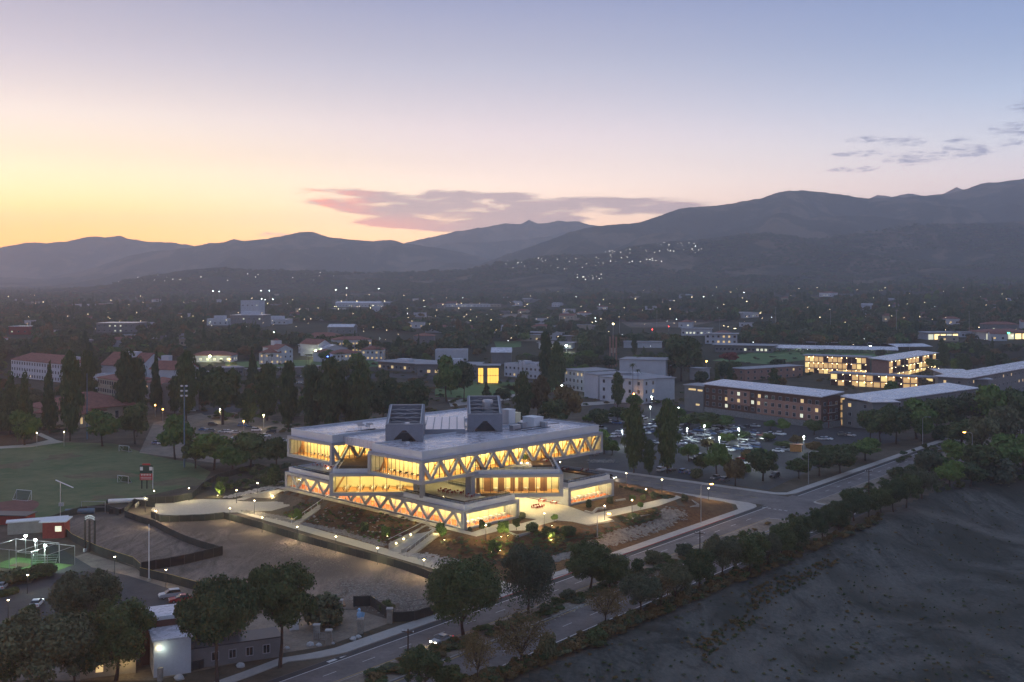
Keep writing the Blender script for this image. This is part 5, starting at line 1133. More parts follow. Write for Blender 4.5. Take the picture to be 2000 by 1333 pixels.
# ------------------------------------------------------------------ campus and town buildings
WMESH = {}
def win_mesh(w_, h, lit, fr=.07):
    k = (round(w_, 1), round(h, 1), lit)
    if k not in WMESH:
        m = MB(); t_ = .12
        m.box(-w_ / 2 - t_, w_ / 2 + t_, -.07, .02, -t_, 0); m.box(-w_ / 2 - t_, w_ / 2 + t_, -.07, .02, h, h + t_)
        m.box(-w_ / 2 - t_, -w_ / 2, -.07, .02, 0, h); m.box(w_ / 2, w_ / 2 + t_, -.07, .02, 0, h); m.box(-.04, .04, -.06, .01, 0, h)
        p = MB(); p.quad((-w_ / 2, -.025, 0), (w_ / 2, -.025, 0), (w_ / 2, -.025, h), (-w_ / 2, -.025, h))
        WMESH[k] = (m.mesh('window', 'window_trim'), p.mesh('pane', {0: 'dark_window', 1: 'lit_window', 2: 'lit_window_cool'}[lit]))
    return WMESH[k]
def bldg(label, A, B, depth, h, roof='flat', wall_m='white_wall', roof_m='flat_roof', rows=0, sp=4., lit=.1, ww=1.5, wh=1.5, over=.7, rh=3., name='campus_building', extras=None, litc=1, group=None, side=True, seed=0, base_h=0., base_m=None):
    r = random.Random(hash(label) % 1000 + seed) if False else random.Random(sum(map(ord, label)) + seed)
    a = at(*A); b = at(*B); z0 = min(a[2], b[2]) - .3; p = Vector((a[0], a[1])); q = Vector((b[0], b[1])); L = (q - p).length; yaw = math.atan2(q.y - p.y, q.x - p.x)
    o = thing(name, label, 'building', (p.x, p.y, z0), yaw, group); h += .3
    m = MB()
    if base_h: mm = MB(); mm.box(-.12, L + .12, -.12, depth + .12, 0, base_h); mm.build('stone_base', base_m, o)
    m.box(0, L, 0, depth, base_h + (.002 if base_h else 0), h)
    if roof == 'gable': m.add([(0, 0, h + .001), (0, depth, h + .001), (0, depth / 2, h + rh), (L, 0, h + .001), (L, depth, h + .001), (L, depth / 2, h + rh)], [(0, 2, 1), (3, 4, 5)])
    if roof == 'gable_y': m.add([(0, 0, h + .001), (L, 0, h + .001), (L / 2, 0, h + rh), (0, depth, h + .001), (L, depth, h + .001), (L / 2, depth, h + rh)], [(0, 1, 2), (3, 5, 4)])
    m.build('wall', wall_m, o)
    m = MB(); v = over
    if roof == 'flat':
        m.box(-v, L + v, -v, depth + v, h + .002, h + .35)
    elif roof == 'parapet':
        m.box(.3, L - .3, .3, depth - .3, h + .002, h + .1); rr = m.build('roof', roof_m, o); m = MB()
        for bx in ((0, L, 0, .3), (0, L, depth - .3, depth), (0, .3, .3, depth - .3), (L - .3, L, .3, depth - .3)): m.box(*bx, h + .002, h + .8)
        m.build('parapet', wall_m, o); m = None
    elif roof == 'shed':
        m.add([(-v, -v, h + .1), (L + v, -v, h + .1), (L + v, depth + v, h + rh), (-v, depth + v, h + rh), (-v, -v, h + .45), (L + v, -v, h + .45), (L + v, depth + v, h + rh + .35), (-v, depth + v, h + rh + .35)], [(0, 3, 2, 1), (4, 5, 6, 7), (0, 1, 5, 4), (1, 2, 6, 5), (2, 3, 7, 6), (3, 0, 4, 7)])
    elif roof in ('gable', 'gable_y'):
        if roof == 'gable': P_ = [(-v, -v, h), (L + v, -v, h), (L + v, depth / 2, h + rh + .2), (-v, depth / 2, h + rh + .2), (L + v, depth + v, h), (-v, depth + v, h)]
        else: P_ = [(-v, -v, h), (-v, depth + v, h), (L / 2, depth + v, h + rh + .2), (L / 2, -v, h + rh + .2), (L + v, depth + v, h), (L + v, -v, h)]
        m.add(P_ + [(x, y, z + .25) for x, y, z in P_], [(0, 3, 2, 1), (3, 5, 4, 2), (6, 7, 8, 9), (9, 8, 10, 11), (0, 1, 7, 6), (5, 11, 10, 4), (0, 6, 9, 3), (3, 9, 11, 5), (1, 2, 8, 7), (2, 4, 10, 8)])
    elif roof == 'hip':
        i = min(depth, L) / 2; P_ = [(-v, -v, h), (L + v, -v, h), (L + v, depth + v, h), (-v, depth + v, h)]
        R1, R2 = ((i, depth / 2, h + rh), (L - i, depth / 2, h + rh)) if L >= depth else ((L / 2, i, h + rh), (L / 2, depth - i, h + rh))
        m.add(P_ + [(x, y, z + .3) for x, y, z in P_] + [R1, R2], [(0, 3, 2, 1), (0, 1, 5, 4), (1, 2, 6, 5), (2, 3, 7, 6), (3, 0, 4, 7)] + ([(4, 5, 9, 8), (5, 6, 9), (6, 7, 8, 9), (7, 4, 8)] if L >= depth else [(4, 5, 8), (5, 6, 9, 8), (6, 7, 9), (7, 4, 8, 9)]))
    if m: rr = m.build('roof', roof_m, o)
    if rows:
        fh = (h - base_h) / rows; n_ = max(1, int(L / sp))
        for j in range(rows):
            for i in range(n_):
                x = (i + .5) * L / n_; lv = (litc if r.random() < lit else 0); ms = win_mesh(ww, wh, lv)
                w_ = link('window', ms[0], o, (x, -.02, base_h + fh * j + fh * .32)); link('pane', ms[1], w_)
            if side:
                ns = max(1, int(depth / sp))
                xs_ = 0 if p.x > 0 else L       # the end wall that faces the middle of the scene
                for i in range(ns):
                    y = (i + .5) * depth / ns; lv = (litc if r.random() < lit else 0); ms = win_mesh(ww, wh, lv)
                    w_ = link('window', ms[0], o, (xs_ + (-.02 if xs_ == 0 else .02), y, base_h + fh * j + fh * .32), R(-90) if xs_ == 0 else R(90)); link('pane', ms[1], w_)
    if extras: extras(o, L, depth, h)
    return o
def chim(x0, x1, y0, y1, top, m_='white_wall', nm='chimney', z=0):
    def f(o, L, d, h): m = MB(); m.box(x0 * L, x1 * L, y0 * d, y1 * d, h - 1 + z, h + top); m.build(nm, m_, o)
    return f
def roofbox(*bx):
    def f(o, L, d, h):
        for i, (x0, x1, y0, y1, t_) in enumerate(bx): m = MB(); m.box(x0 * L, x1 * L, y0 * d, y1 * d, h + .36, h + t_); m.build('roof_unit', 'white_wall', o)
    return f
RT = 'tile_roof'
bldg('long white three-storey hall with brown tiled hip roof at the far left', (22, 736), (122, 748), 20, 12.5, 'hip', 'white_wall', RT, 3, 3.4, .0, 1.3, 1.9, rh=5, extras=roofbox((.35, .95, .45, .75, 4.2)))
bldg('cream building with a wide shallow tiled hip roof among conifers above the field', (55, 826), (118, 838), 40, 8., 'hip', 'cream_outside', RT, 1, 7, .1, 1.6, 3.5, 1.5, 6.5)
bldg('cream wing with tiled hip roof and a lit arched side behind the round oak', (150, 838), (236, 822), 24, 6.5, 'hip', 'cream_outside', RT, 1, 6, .2, 1.4, 3, 1.5, 6)
bldg('beige two-storey block with tiled roof and a yellow lit end', (191, 768), (236, 776), 20, 9.5, 'hip', 'cream_outside', RT, 2, 3.2, .0, 2.0, 2.2, rh=3)
bldg('white gabled hall with red tile roof and big white chimney', (198, 748), (275, 752), 24, 12, 'gable', 'white_wall', RT, 0, rh=8, extras=chim(.38, .68, .3, .55, 9))
bldg('blue-white curved-front block below the gabled hall', (180, 762), (262, 764), 14, 9, 'parapet', 'white_wall', 'flat_roof', 1, 6, .3, 2., 3., litc=2)
bldg('white hall with red tile roof and chimney left of the tall dark conifer', (293, 764), (352, 766), 20, 13.5, 'gable', 'white_wall', RT, 0, rh=4.5, extras=chim(.05, .3, .5, .7, 8))
bldg('plain white block with a stepped top behind conifers', (352, 768), (397, 776), 12, 13, 'parapet', 'white_wall', 'flat_roof', 0)
bldg('windowless grey-brown tower block by the orange courtyard lamps', (317, 806), (346, 808), 16, 14.5, 'parapet', 'grey_wall', 'flat_roof', 0)
bldg('grey tiled-roof annex in front of the tower block', (284, 780), (318, 786), 14, 10, 'hip', 'grey_wall', RT, 2, 4, .2, rh=3)
bldg('low pink-roofed pavilion with star-bright lamp beside it', (372, 708), (452, 708), 18, 5.5, 'hip', 'white_wall', RT, 1, 5, .6, 2., 2., rh=3.5, litc=2)
bldg('open-sided lit sports pavilion with pale flat roof', (437, 736), (476, 734), 16, 6, 'flat', 'grey_wall', 'flat_roof', 1, 4, .2, 2, 2)
bldg('long low stand roof with pale columns behind the palm trees', (486, 736), (640, 728), 8, 5, 'flat', 'grey_wall', 'flat_roof', 0)
bldg('white two-storey house with red roof left of the cupola tower', (506, 712), (547, 712), 14, 9.5, 'hip', 'white_wall', RT, 2, 3.6, .3, 1.2, 1.6, rh=3)
def cup(o, L, d, h):
    m = MB(); m.box(.3 * L, .7 * L, .3 * d, .7 * d, h, h + 6); m.build('cupola', 'white_wall', o); m = MB(); m.lathe([(3.6, h + 6), (0, h + 8)], 4, (L / 2, d / 2, 0)); m.build('cupola_roof', RT, o)
bldg('white building carrying a small cupola tower with red roofs', (532, 706), (566, 704), 18, 11, 'hip', 'white_wall', RT, 2, 3.6, .2, 1.2, 1.6, rh=3, extras=cup)
bldg('tall white gable end with one column of windows and warm doorway', (543, 712), (572, 710), 14, 12, 'gable_y', 'white_wall', RT, 3, 4, .35, 1.2, 1.5, rh=3.5)
bldg('row house with long grey solar-clad roof in the white-walled village', (583, 690), (632, 700), 22, 8, 'gable', 'white_wall', 'roof_mat', 1, 4, .2, rh=3)
bldg('white gable end at the centre of the white-walled village', (622, 698), (646, 696), 24, 11, 'gable_y', 'white_wall', RT, 2, 5, .1, rh=4)
bldg('long hall with dark red roof behind the white-walled village', (590, 676), (665, 676), 22, 9, 'hip', 'white_wall', RT, 1, 5, .2, rh=4.5)
bldg('two-storey balcony house with glowing arcade on its upper floor', (654, 690), (726, 688), 18, 12, 'hip', 'white_wall', RT, 2, 3, .7, 1.6, 1.6, rh=3)
bldg('lower white wing with pink roof in front of the balcony house', (650, 712), (702, 710), 16, 8.5, 'hip', 'white_wall', RT, 2, 3.2, .35, 1.3, 1.5, rh=3, seed=3)
bldg('small white court house with blue-lit corner near the big lamp star', (627, 708), (656, 706), 12, 8, 'hip', 'white_wall', RT, 2, 3.2, .3, 1.3, 1.5, rh=2.5, extras=lambda o, L, d, h: (lambda m: (m.box(L * .4, L * .55, -.4, -.1, .6, 1.6), m.build('blue_lamp', 'lamp_blue', o)))(MB()))
bldg('right-hand village house with orange lit porch under palm trees', (706, 704), (748, 704), 14, 9, 'hip', 'white_wall', RT, 2, 3.5, .5, 1.4, 1.6, rh=3, seed=2)
bldg('long low modern library with overlapping flat roof slabs', (738, 722), (812, 728), 30, 6.5, 'flat', 'grey_wall', 'flat_roof', 1, 4.5, .35, 2.2, 2., 2.5, extras=roofbox((.3, .6, .3, .5, 2.2)))
bldg('flat-roofed wing with upper white band right of the library', (815, 735), (935, 736), 22, 8.5, 'flat', 'grey_wall', 'flat_roof', 1, 5, .3, 2.2, 2., 1.5, extras=roofbox((.35, .7, .3, .7, 3.5)))
bldg('long white-walled block behind the library roofs', (850, 706), (912, 706), 16, 9, 'parapet', 'white_wall', 'flat_roof', 0)
bldg('grey barrel-roofed hall beside the library', (960, 712), (998, 712), 26, 9.5, 'gable', 'grey_wall', 'roof_mat', 0, rh=3)
bldg('white flat laboratory block with pale roof units near the tall dark pines', (985, 735), (1058, 742), 22, 9, 'parapet', 'white_wall', 'flat_roof', 2, 4, .1, extras=roofbox((.2, .4, .3, .6, 2.4), (.6, .75, .4, .6, 2.)))
def gal(o, L, d, h):
    for a, b in ((.05, .28), (.46, .96)):
        n_ = 2 if a < .1 else 4
        for i in range(n_):
            for j in range(2):
                m = MB(); x0 = L * (a + (b - a) * i / n_); x1 = L * (a + (b - a) * (i + 1) / n_) - .25; z = .8 + j * (h - 2) / 2; m.quad((x0, -.05, z), (x1, -.05, z), (x1, -.05, z + (h - 2) / 2 - .3), (x0, -.05, z + (h - 2) / 2 - .3)); m.build('glowing_pane', 'lit_gallery', o)
    m = MB(); m.box(.31 * L, .43 * L, -.7, -.01, 0, h + .001); m.build('pier', 'grey_wall', o)
bldg('tall glass gallery glowing deep yellow between dark piers', (932, 750), (976, 750), 14, 12., 'flat', 'grey_wall', 'flat_roof', 0, extras=gal)
def apts(o, L, d, h):
    m = MB(); m.box(-.25, L * .25, -1.2, -.01, 3.6, 4.4); m.build('balcony', 'white_wall', o)
bldg('left block of the white flat-roofed apartments with balconies', (1103, 760), (1140, 766), 24, 12.5, 'flat', 'white_wall', 'flat_roof', 3, 4, .1, 1.4, 1.8, extras=apts)
bldg('blank white gable block of the apartments with two bright wall lamps', (1141, 776), (1168, 780), 26, 14, 'flat', 'white_wall', 'flat_roof', 0)
bldg('middle white apartment block behind the columnar tree', (1180, 770), (1255, 784), 22, 12.5, 'flat', 'white_wall', 'flat_roof', 3, 5.5, .12, 1.4, 1.8, seed=5, extras=roofbox((.4, .55, .3, .5, 1.8)))
bldg('right white apartment block with a big blank wall and lit stair window', (1256, 790), (1282, 786), 30, 13.5, 'flat', 'white_wall', 'flat_roof', 3, 6, .15, 1.4, 1.8, seed=1)
bldg('upper set-back white apartment with one glowing window band', (1210, 745), (1300, 748), 24, 15, 'flat', 'white_wall', 'flat_roof', 1, 22, .9, 4., 1.5)
bldg('small white house right of the apartments with an orange window', (1347, 742), (1372, 744), 10, 8, 'flat', 'white_wall', 'flat_roof', 1, 6, .8, 1.6, 1.8)
# brick dormitory
def dorm_win(o, L, d):
    r = random.Random(5)
    for j in range(4):
        for i in range(17):
            x = (i + .5) * L / 17; z = 1.0 + j * 3.45; f = -.47 if (L * .22 < x < L * .42 and 6.6 < z + 1.5 < 13.9) or (x > L * .48 and 3.4 < z + 1 < 11.2) else -.02
            if j == 0 and i > 9: continue
            ms = win_mesh(1.7, 1.7, 1 if r.random() < .05 else (2 if r.random() < .08 else 0)); w_ = link('window', ms[0], o, (x, f, z)); link('pane', ms[1], w_)
    for j in range(3):
        for i in range(3): ms = win_mesh(1.4, 1.5, 0); w_ = link('window', ms[0], o, (L + .02, 2.5 + i * 4.2, 4.2 + j * 3.3), R(90)); link('pane', ms[1], w_)
def dorm_x(o, L, d, h):
    m = MB()
    m.box(L * .22, L * .42, -.45, -.01, 6.6, 13.9); m.build('pink_panel', 'pink_brick', o)
    m = MB(); m.box(L * .48, L - .02, -.45, -.01, 3.4, 11.2); m.build('pink_panel', 'pink_brick', o)
bldg('long four-storey brick dormitory with pale shed roof facing the car park', (1376, 806), (1604, 838), 14, 14.6, 'shed', 'dark_brick', 'roof_mat', 0, rh=1.6, over=1.2, extras=lambda o, L, d, h: (dorm_x(o, L, d, h), dorm_win(o, L, d)), base_h=3.2, base_m='stone_wall')

bldg('grey windowless stair block at the left end of the brick dormitory', (1337, 802), (1374, 806), 12, 13.5, 'flat', 'grey_wall', 'flat_roof', 0, extras=lambda o, L, d, h: [(lambda m: (m.quad((L * a, -.04, z), (L * b, -.04, z), (L * b, -.04, z + .9), (L * a, -.04, z + .9)), m.build('slot_window', 'lit_window', o)))(MB()) for a, b, z in ((.22, .6, 11.4), (.7, .95, 11.2), (.6, .8, 3.6))])
def stairs_x(o, L, d, h):
    for j in range(4):
        m = MB(); m.box(-.2, L + .2, -1.6, -.01, .1 + j * 3.5, .4 + j * 3.5); m.build('gallery_floor', 'wall_concrete', o)
        m = MB(); m.quad((.3, -.03, .6 + j * 3.5), (L - .3, -.03, .6 + j * 3.5), (L - .3, -.03, 3. + j * 3.5), (.3, -.03, 3. + j * 3.5)); m.build('lit_bay', 'lit_window', o)
        for k in range(4): m = MB(); x = .2 + k * (L - .4) / 3; m.box(x - .1, x + .1, -1.5, -1.3, .4 + j * 3.5, 3.6 + j * 3.5); m.build('gallery_post', 'brick_red', o)
bldg('open lit staircase bay joining the brick dormitory and the grey hall', (1613, 836), (1650, 830), 10, 13, 'flat', 'pink_brick', 'flat_roof', 0, extras=stairs_x)
def balc(o, L, d, h):
    for z in (3.4, 7.2): m = MB(); m.box(-.2, L * .7, -1.4, -.01, z, z + 1.1); m.build('balcony', 'wall_concrete', o)
bldg('grey end wall of the right dormitory with two balconies', (1652, 824), (1704, 842), 12, 13, 'flat', 'grey_wall', 'roof_mat', 0, over=1., extras=balc)
bldg('long grey dormitory with pale sloping roof and one bright window receding to the right', (1705, 840), (1908, 806), 16, 12.5, 'shed', 'grey_wall', 'roof_mat', 3, 6.5, .12, 1.5, 1.6, 1.2, rh=1.5)
# motel-like lit dormitory: open galleries with a lamp in every bay
def gallery(levels, n_, lw=True):
    def f(o, L, d, h):
        fh = h / levels; r = random.Random(int(L))
        for j in range(levels):
            m = MB(); m.box(-.1, L + .1, -1.8, -.01, fh * j + fh - .35, fh * j + fh - .1); m.build('gallery_roof', 'wall_concrete', o)
            for i in range(n_):
                x = (i + .5) * L / n_
                m = MB(); m.box(x - L / n_ * .42, x + L / n_ * .42, -.06, -.01, fh * j + .2, fh * j + fh - .7); m.build('door_bay', r.choice(('lit_bay', 'lit_bay', 'dark_brick', 'lit_bay2', 'lit_bay', 'dark_brick')), o)  # gallery light on the bays is put in as glowing faces
                if r.random() < .75: m = MB(); m.box(x + 1.25, x + 1.5, -.3, -.05, fh * j + fh - 1.0, fh * j + fh - .8); m.build('gallery_lamp', 'lamp_warm', o)
            m = MB(); m.bar((0, -1.75, fh * j + 1.05), (L, -1.75, fh * j + 1.05), .07); m.build('gallery_rail', 'dark_metal', o)
    return f
bldg('three-level gallery dormitory with lamps at every door, the broad front', (1572, 728), (1692, 734), 12, 13, 'flat', 'pink_brick', 'flat_roof', 0, over=2., extras=gallery(3, 13))
bldg('gallery dormitory wing receding to the right with rows of yellow lamps', (1736, 742), (1828, 718), 12, 13, 'shed', 'pink_brick', 'roof_mat', 0, over=2., rh=1.3, extras=gallery(3, 13))
bldg('long low gallery row in front of the lit dormitory', (1622, 752), (1838, 764), 10, 8, 'flat', 'pink_brick', 'flat_roof', 0, over=1.2, extras=gallery(2, 15))
bldg('low flat brick wing left of the gallery dormitory', (1455, 745), (1568, 735), 14, 8, 'flat', 'pink_brick', 'flat_roof', 2, 6, .15, 1.6, 1.6)
bldg('grey dormitory with pale roof slab beyond the shrubs at the far right', (1823, 762), (1872, 785), 16, 13, 'flat', 'grey_wall', 'roof_mat', 2, 6, .4, 1.4, 1.5, 2.)
bldg('long grey block running out of view at the right edge', (1888, 790), (2080, 744), 16, 14.5, 'flat', 'grey_wall', 'roof_mat', 3, 7, .3, 1.4, 1.5, 2.)
bldg('low classroom wing with lit windows left of the solar canopies', (1396, 688), (1508, 690), 26, 6.5, 'flat', 'grey_wall', 'flat_roof', 1, 3.5, .5, 2, 2, 2.5, litc=2)
bldg('two-storey pale block with blue upper windows behind the classroom wing', (1377, 672), (1440, 672), 20, 10, 'flat', 'white_wall', 'flat_roof', 2, 5, .3, 2, 2, 2.)
bldg('white-lit flat roofed hall at the edge of the dry meadow', (1331, 656), (1388, 656), 20, 8, 'flat', 'white_wall', 'flat_roof', 1, 4, .8, 2, 2, 1.5, litc=2)
bldg('brown low pavilion beyond the distant lawn', (1022, 664), (1078, 664), 22, 8, 'flat', 'dark_brick', 'flat_roof', 1, 6, .4, 2, 2, 2.)
bldg('flat pale roofed hall beside the brilliant white lamp', (1052, 682), (1118, 682), 18, 6, 'flat', 'white_wall', 'flat_roof', 1, 5, .7, 2, 2, 2., litc=2)
bldg('long thin white roof right of the slender bell tower', (1218, 680), (1292, 680), 14, 6, 'flat', 'white_wall', 'flat_roof', 0)
# shops
def shops(sign):
    def f(o, L, d, h):
        n_ = max(3, int(L / 7))
        for i in range(n_):
            m = MB(); m.quad((L * (i + .1) / n_, -.05, .4), (L * (i + .9) / n_, -.05, .4), (L * (i + .9) / n_, -.05, h - 1.5), (L * (i + .1) / n_, -.05, h - 1.5)); m.build('shop_window', 'lit_shop' if i % 3 else 'lit_window_cool', o)
        if sign: m = MB(); m.box(L * .3, L * .55, -.4, -.1, h - 1.2, h - .3); m.build('green_sign', 'lamp_green', o)
    return f
bldg('blue-roofed shop with white canopy lights near the transmission poles', (1812, 664), (1872, 662), 22, 7, 'flat', 'white_wall', 'flat_roof', 0, over=3, extras=shops(False))
bldg('red-roofed shopping row with a green sign and yellow windows', (1925, 664), (2010, 662), 26, 7.5, 'hip', 'white_wall', 'tile_roof', 0, over=3, rh=3, extras=shops(True))
# solar canopies over the far car park
for i, (A, B, d_, t_) in enumerate((((1505, 688), (1755, 692), 22, 'front'), ((1535, 676), (1750, 677), 26, 'middle'), ((1752, 686), (1822, 684), 16, 'right-hand'))):
    a = at(*A); b = at(*B); L = math.dist(a[:2], b[:2]); o = thing('solar_canopy', f'{t_} long pale solar canopy over the rows of far cars', 'canopy', a, math.atan2(b[1] - a[1], b[0] - a[0]), 'solar canopies')
    m = MB(); m.add([(0, 0, 3.6), (L, 0, 3.6), (L, d_, 5.4), (0, d_, 5.4), (0, 0, 3.8), (L, 0, 3.8), (L, d_, 5.6), (0, d_, 5.6)], [(0, 3, 2, 1), (4, 5, 6, 7), (0, 1, 5, 4), (1, 2, 6, 5), (2, 3, 7, 6), (3, 0, 4, 7)]); m.build('roof', 'roof_mat', o)
    for k in range(int(L / 12)): m = MB(); m.box(4 + k * 12, 4.4 + k * 12, d_ * .4, d_ * .4 + .4, 0, 4.2); m.build('post', 'steel', o)
for px in (1560, 1640, 1700):
    x, y, z = at(px, 683); o = thing('canopy_light', 'cool lamp under the solar canopies, ' + {1560: 'left', 1640: 'middle', 1700: 'right'}[px] + ' one', 'lamp', (x, y, z + 3), 0); m = MB(); m.box(-1, 1, -.2, .2, .2, .35); m.build('tube', 'lamp_white', o); point(o, (0, 0, -.2), 1500, (.85, 1, .9))
# slender bell tower
x, y, z = at(1197.5, 716); o = thing('bell_tower', 'slender bell tower of three pinkish columns rising behind the white apartments', 'tower', (x, y, z))
s_ = y / F
for q, h_ in ((-6, 58), (0, 60), (6, 58)):
    m = MB(); m.box((q - 1.3) * s_, (q + 1.3) * s_, -1, 1, 0, h_ * s_); m.build('column', 'pink_brick', o)
m = MB(); m.box(-4.6 * s_, 4.6 * s_, -.8, .8, 26 * s_, 36 * s_); m.build('belfry', 'cream_outside', o)
m = MB(); m.tube([(0, 0, 60 * s_), (0, 0, 82 * s_)], .15, 5); m.build('spire', 'steel', o); m = MB(); m.box(-.5, .5, -.5, .5, 82 * s_, 84 * s_); m.build('lamp', 'lamp_warm', o)
# far buildings at the left and centre, over the tree canopy
FARB = [('white box building highest above the left tree canopy', (470, 616), (506, 616), 30, 26, 'parapet', 'white_wall'), ('wide flat roofed hall with white penthouse in the left distance', (450, 640), (512, 640), 40, 17, 'flat', 'grey_wall'),
        ('pale low block left of the penthouse hall', (404, 636), (446, 636), 22, 9, 'parapet', 'white_wall'), ('long pale roof right of the penthouse hall', (512, 634), (560, 634), 30, 7, 'flat', 'white_wall'),
        ('greyish arena roof in the left middle distance', (188, 650), (262, 650), 40, 12, 'flat', 'grey_wall'), ('brick red block near the left edge', (17, 654), (55, 654), 24, 10, 'flat', 'brick_red'),
        ('white house at the left edge by the treetops', (-18, 686), (16, 684), 20, 12, 'hip', 'white_wall'), ('pale faint block in the left haze', (140, 606), (172, 606), 30, 12, 'flat', 'white_wall'), ('second faint block in the left haze with pink wall', (190, 604), (212, 604), 30, 12, 'flat', 'pink_brick'),
        ('row of pale terraced houses in the centre-left distance', (655, 600), (742, 600), 30, 9, 'gable', 'white_wall'), ('bright-edged shed in front of the terraced houses', (642, 610), (672, 610), 20, 6, 'flat', 'white_wall'), ('long thin pale roof in the central woods', (868, 600), (968, 600), 30, 6, 'flat', 'white_wall'),
        ('pale roof strip left of the central woods', (620, 626), (660, 626), 20, 6, 'flat', 'white_wall'), ('second pale roof strip by the woods', (664, 622), (700, 622), 20, 5, 'flat', 'white_wall'), ('grey roof above the white-walled village', (640, 652), (690, 652), 24, 8, 'gable', 'grey_wall'),
        ('blue-white roof at the edge of the dry meadow', (1452, 622), (1482, 620), 26, 8, 'flat', 'white_wall'), ('pale roof beyond the dry meadow', (1488, 610), (1512, 610), 24, 7, 'flat', 'white_wall'), ('small bluish house in the right tree belt', (1396, 664), (1428, 664), 14, 7, 'hip', 'grey_wall'),
        ('bluish villa roof right of the shops', (1920, 648), (1990, 648), 20, 8, 'hip', 'grey_wall'), ('house with a lit wall left of the far lamps', (1325, 640), (1350, 640), 16, 7, 'hip', 'white_wall'), ('little white house beyond the brown scrub', (1256, 606), (1276, 606), 20, 7, 'flat', 'white_wall'),
        ('house roof in the right canopy, higher', (1600, 580), (1625, 580), 24, 9, 'hip', 'white_wall'), ('house roof in the right canopy, lower', (1540, 620), (1566, 620), 20, 8, 'hip', 'grey_wall'), ('pale roof at the right edge of the canopy', (1880, 566), (1905, 566), 24, 9, 'flat', 'white_wall')]
for t_, A, B, d_, h_, rf, wm_ in FARB: bldg(t_, A, B, d_, h_, rf, wm_, 'roof_mat' if rf != 'hip' else 'tile_roof', 1 if h_ < 12 else 2, 7., .16, 2.0, 1.6, over=.6, rh=3, name='distant_building', side=False, litc=2, extras=(roofbox((.25, .75, .3, .7, 5.)) if 'penthouse' in t_ else None))
# foreground building at the lower left, half hidden by trees
x0, y0 = atz(300, 1325, 0)
o = thing('pale_house', 'two-level pale house with flat lavender roofs and a lamp-lit wall under the umbrella pine', 'house', (x0, y0, 0), R(24))
for nm, bx, mt in (('wall', (0, 6.2, 0, 7, 0, 6.2), 'white_wall'), ('roof', (-.3, 6.5, -.3, 7.2, 6.202, 6.5), 'roof_mat'), ('wall', (-1.5, 16, 7.01, 16, 0, 7.6), 'brick_dark'), ('roof', (-1.2, 8, 7.4, 15.6, 7.602, 7.8), 'roof_mat'), ('roof_edge', (-1.5, 8.3, 7.2, 7.38, 7.602, 8.3), 'white_metal'), ('roof_edge', (-1.5, -1.22, 7.4, 15.7, 7.602, 8.3), 'white_metal'), ('roof_edge', (8.02, 8.3, 7.4, 15.7, 7.602, 8.3), 'white_metal'), ('annex_wall', (6.22, 22, 1.5, 7, 0, 3.6), 'grey_wall'), ('annex_roof', (6.22, 22.3, 1.2, 7, 3.602, 3.8), 'dark_metal')):
    m = MB(); m.box(*bx); m.build(nm, mt, o)
for k in range(2):
    for j in range(2): ms = win_mesh(.9, 1.6, 0); w_ = link('window', ms[0], o, (-.02, 2. + k * 2.6, 1. + j * 2.8), R(-90)); link('pane', ms[1], w_)
for k in range(4): ms = win_mesh(1.1, 1.4, 0); w_ = link('window', ms[0], o, (10.5 + k * 3, 1.48, 1.1)); link('pane', ms[1], w_)
m = MB(); m.box(.6, .9, -.35, -.05, 5.0, 5.25); m.build('wall_lamp', 'lamp_warm', o); point(o, (1.4, -.9, 4.9), 45, (.8, 1, .85))
simple('drain_pillar', 'green-grey post in front of the pale lit house', 'post', 313, 1330, [('shaft', lambda m: m.box(-.4, .4, -.4, .4, 0, 2.2), 'stone')])
x, y, z = at(205, 1322); o = thing('tiled_cottage', 'low cottage with warm light glowing beneath the big dark trees', 'house', (x, y, z), R(20))
for nm, f_, mt in (('wall', lambda m: m.box(-4, 5, 0, 6, 0, 3.2), 'cream_outside'), ('roof', lambda m: m.add([(-4.6, -.8, 3.0), (5.6, -.8, 3.0), (5.6, 3, 5.2), (-4.6, 3, 5.2), (5.6, 6.6, 3.0), (-4.6, 6.6, 3.)], [(0, 1, 2, 3), (3, 2, 4, 5)]), 'dark_metal'), ('window', lambda m: m.box(-1.5, -.3, -.08, -.01, .9, 2.3), 'lit_window')):
    m = MB(); f_(m); m.build(nm, mt, o)
point(o, (3.5, -1.6, 2.4), 90, (1, .75, .35))
simple('wood_kiosk', 'wooden gate cabin glowing orange among the car park trees', 'kiosk', 1553, 883, [('wall', lambda m: m.box(-2, 2.4, 0, 2, 0, 2.8), 'wood'), ('roof', lambda m: m.box(-2.3, 2.7, -.3, 2.3, 2.802, 3.), 'wood_dark')], -20)
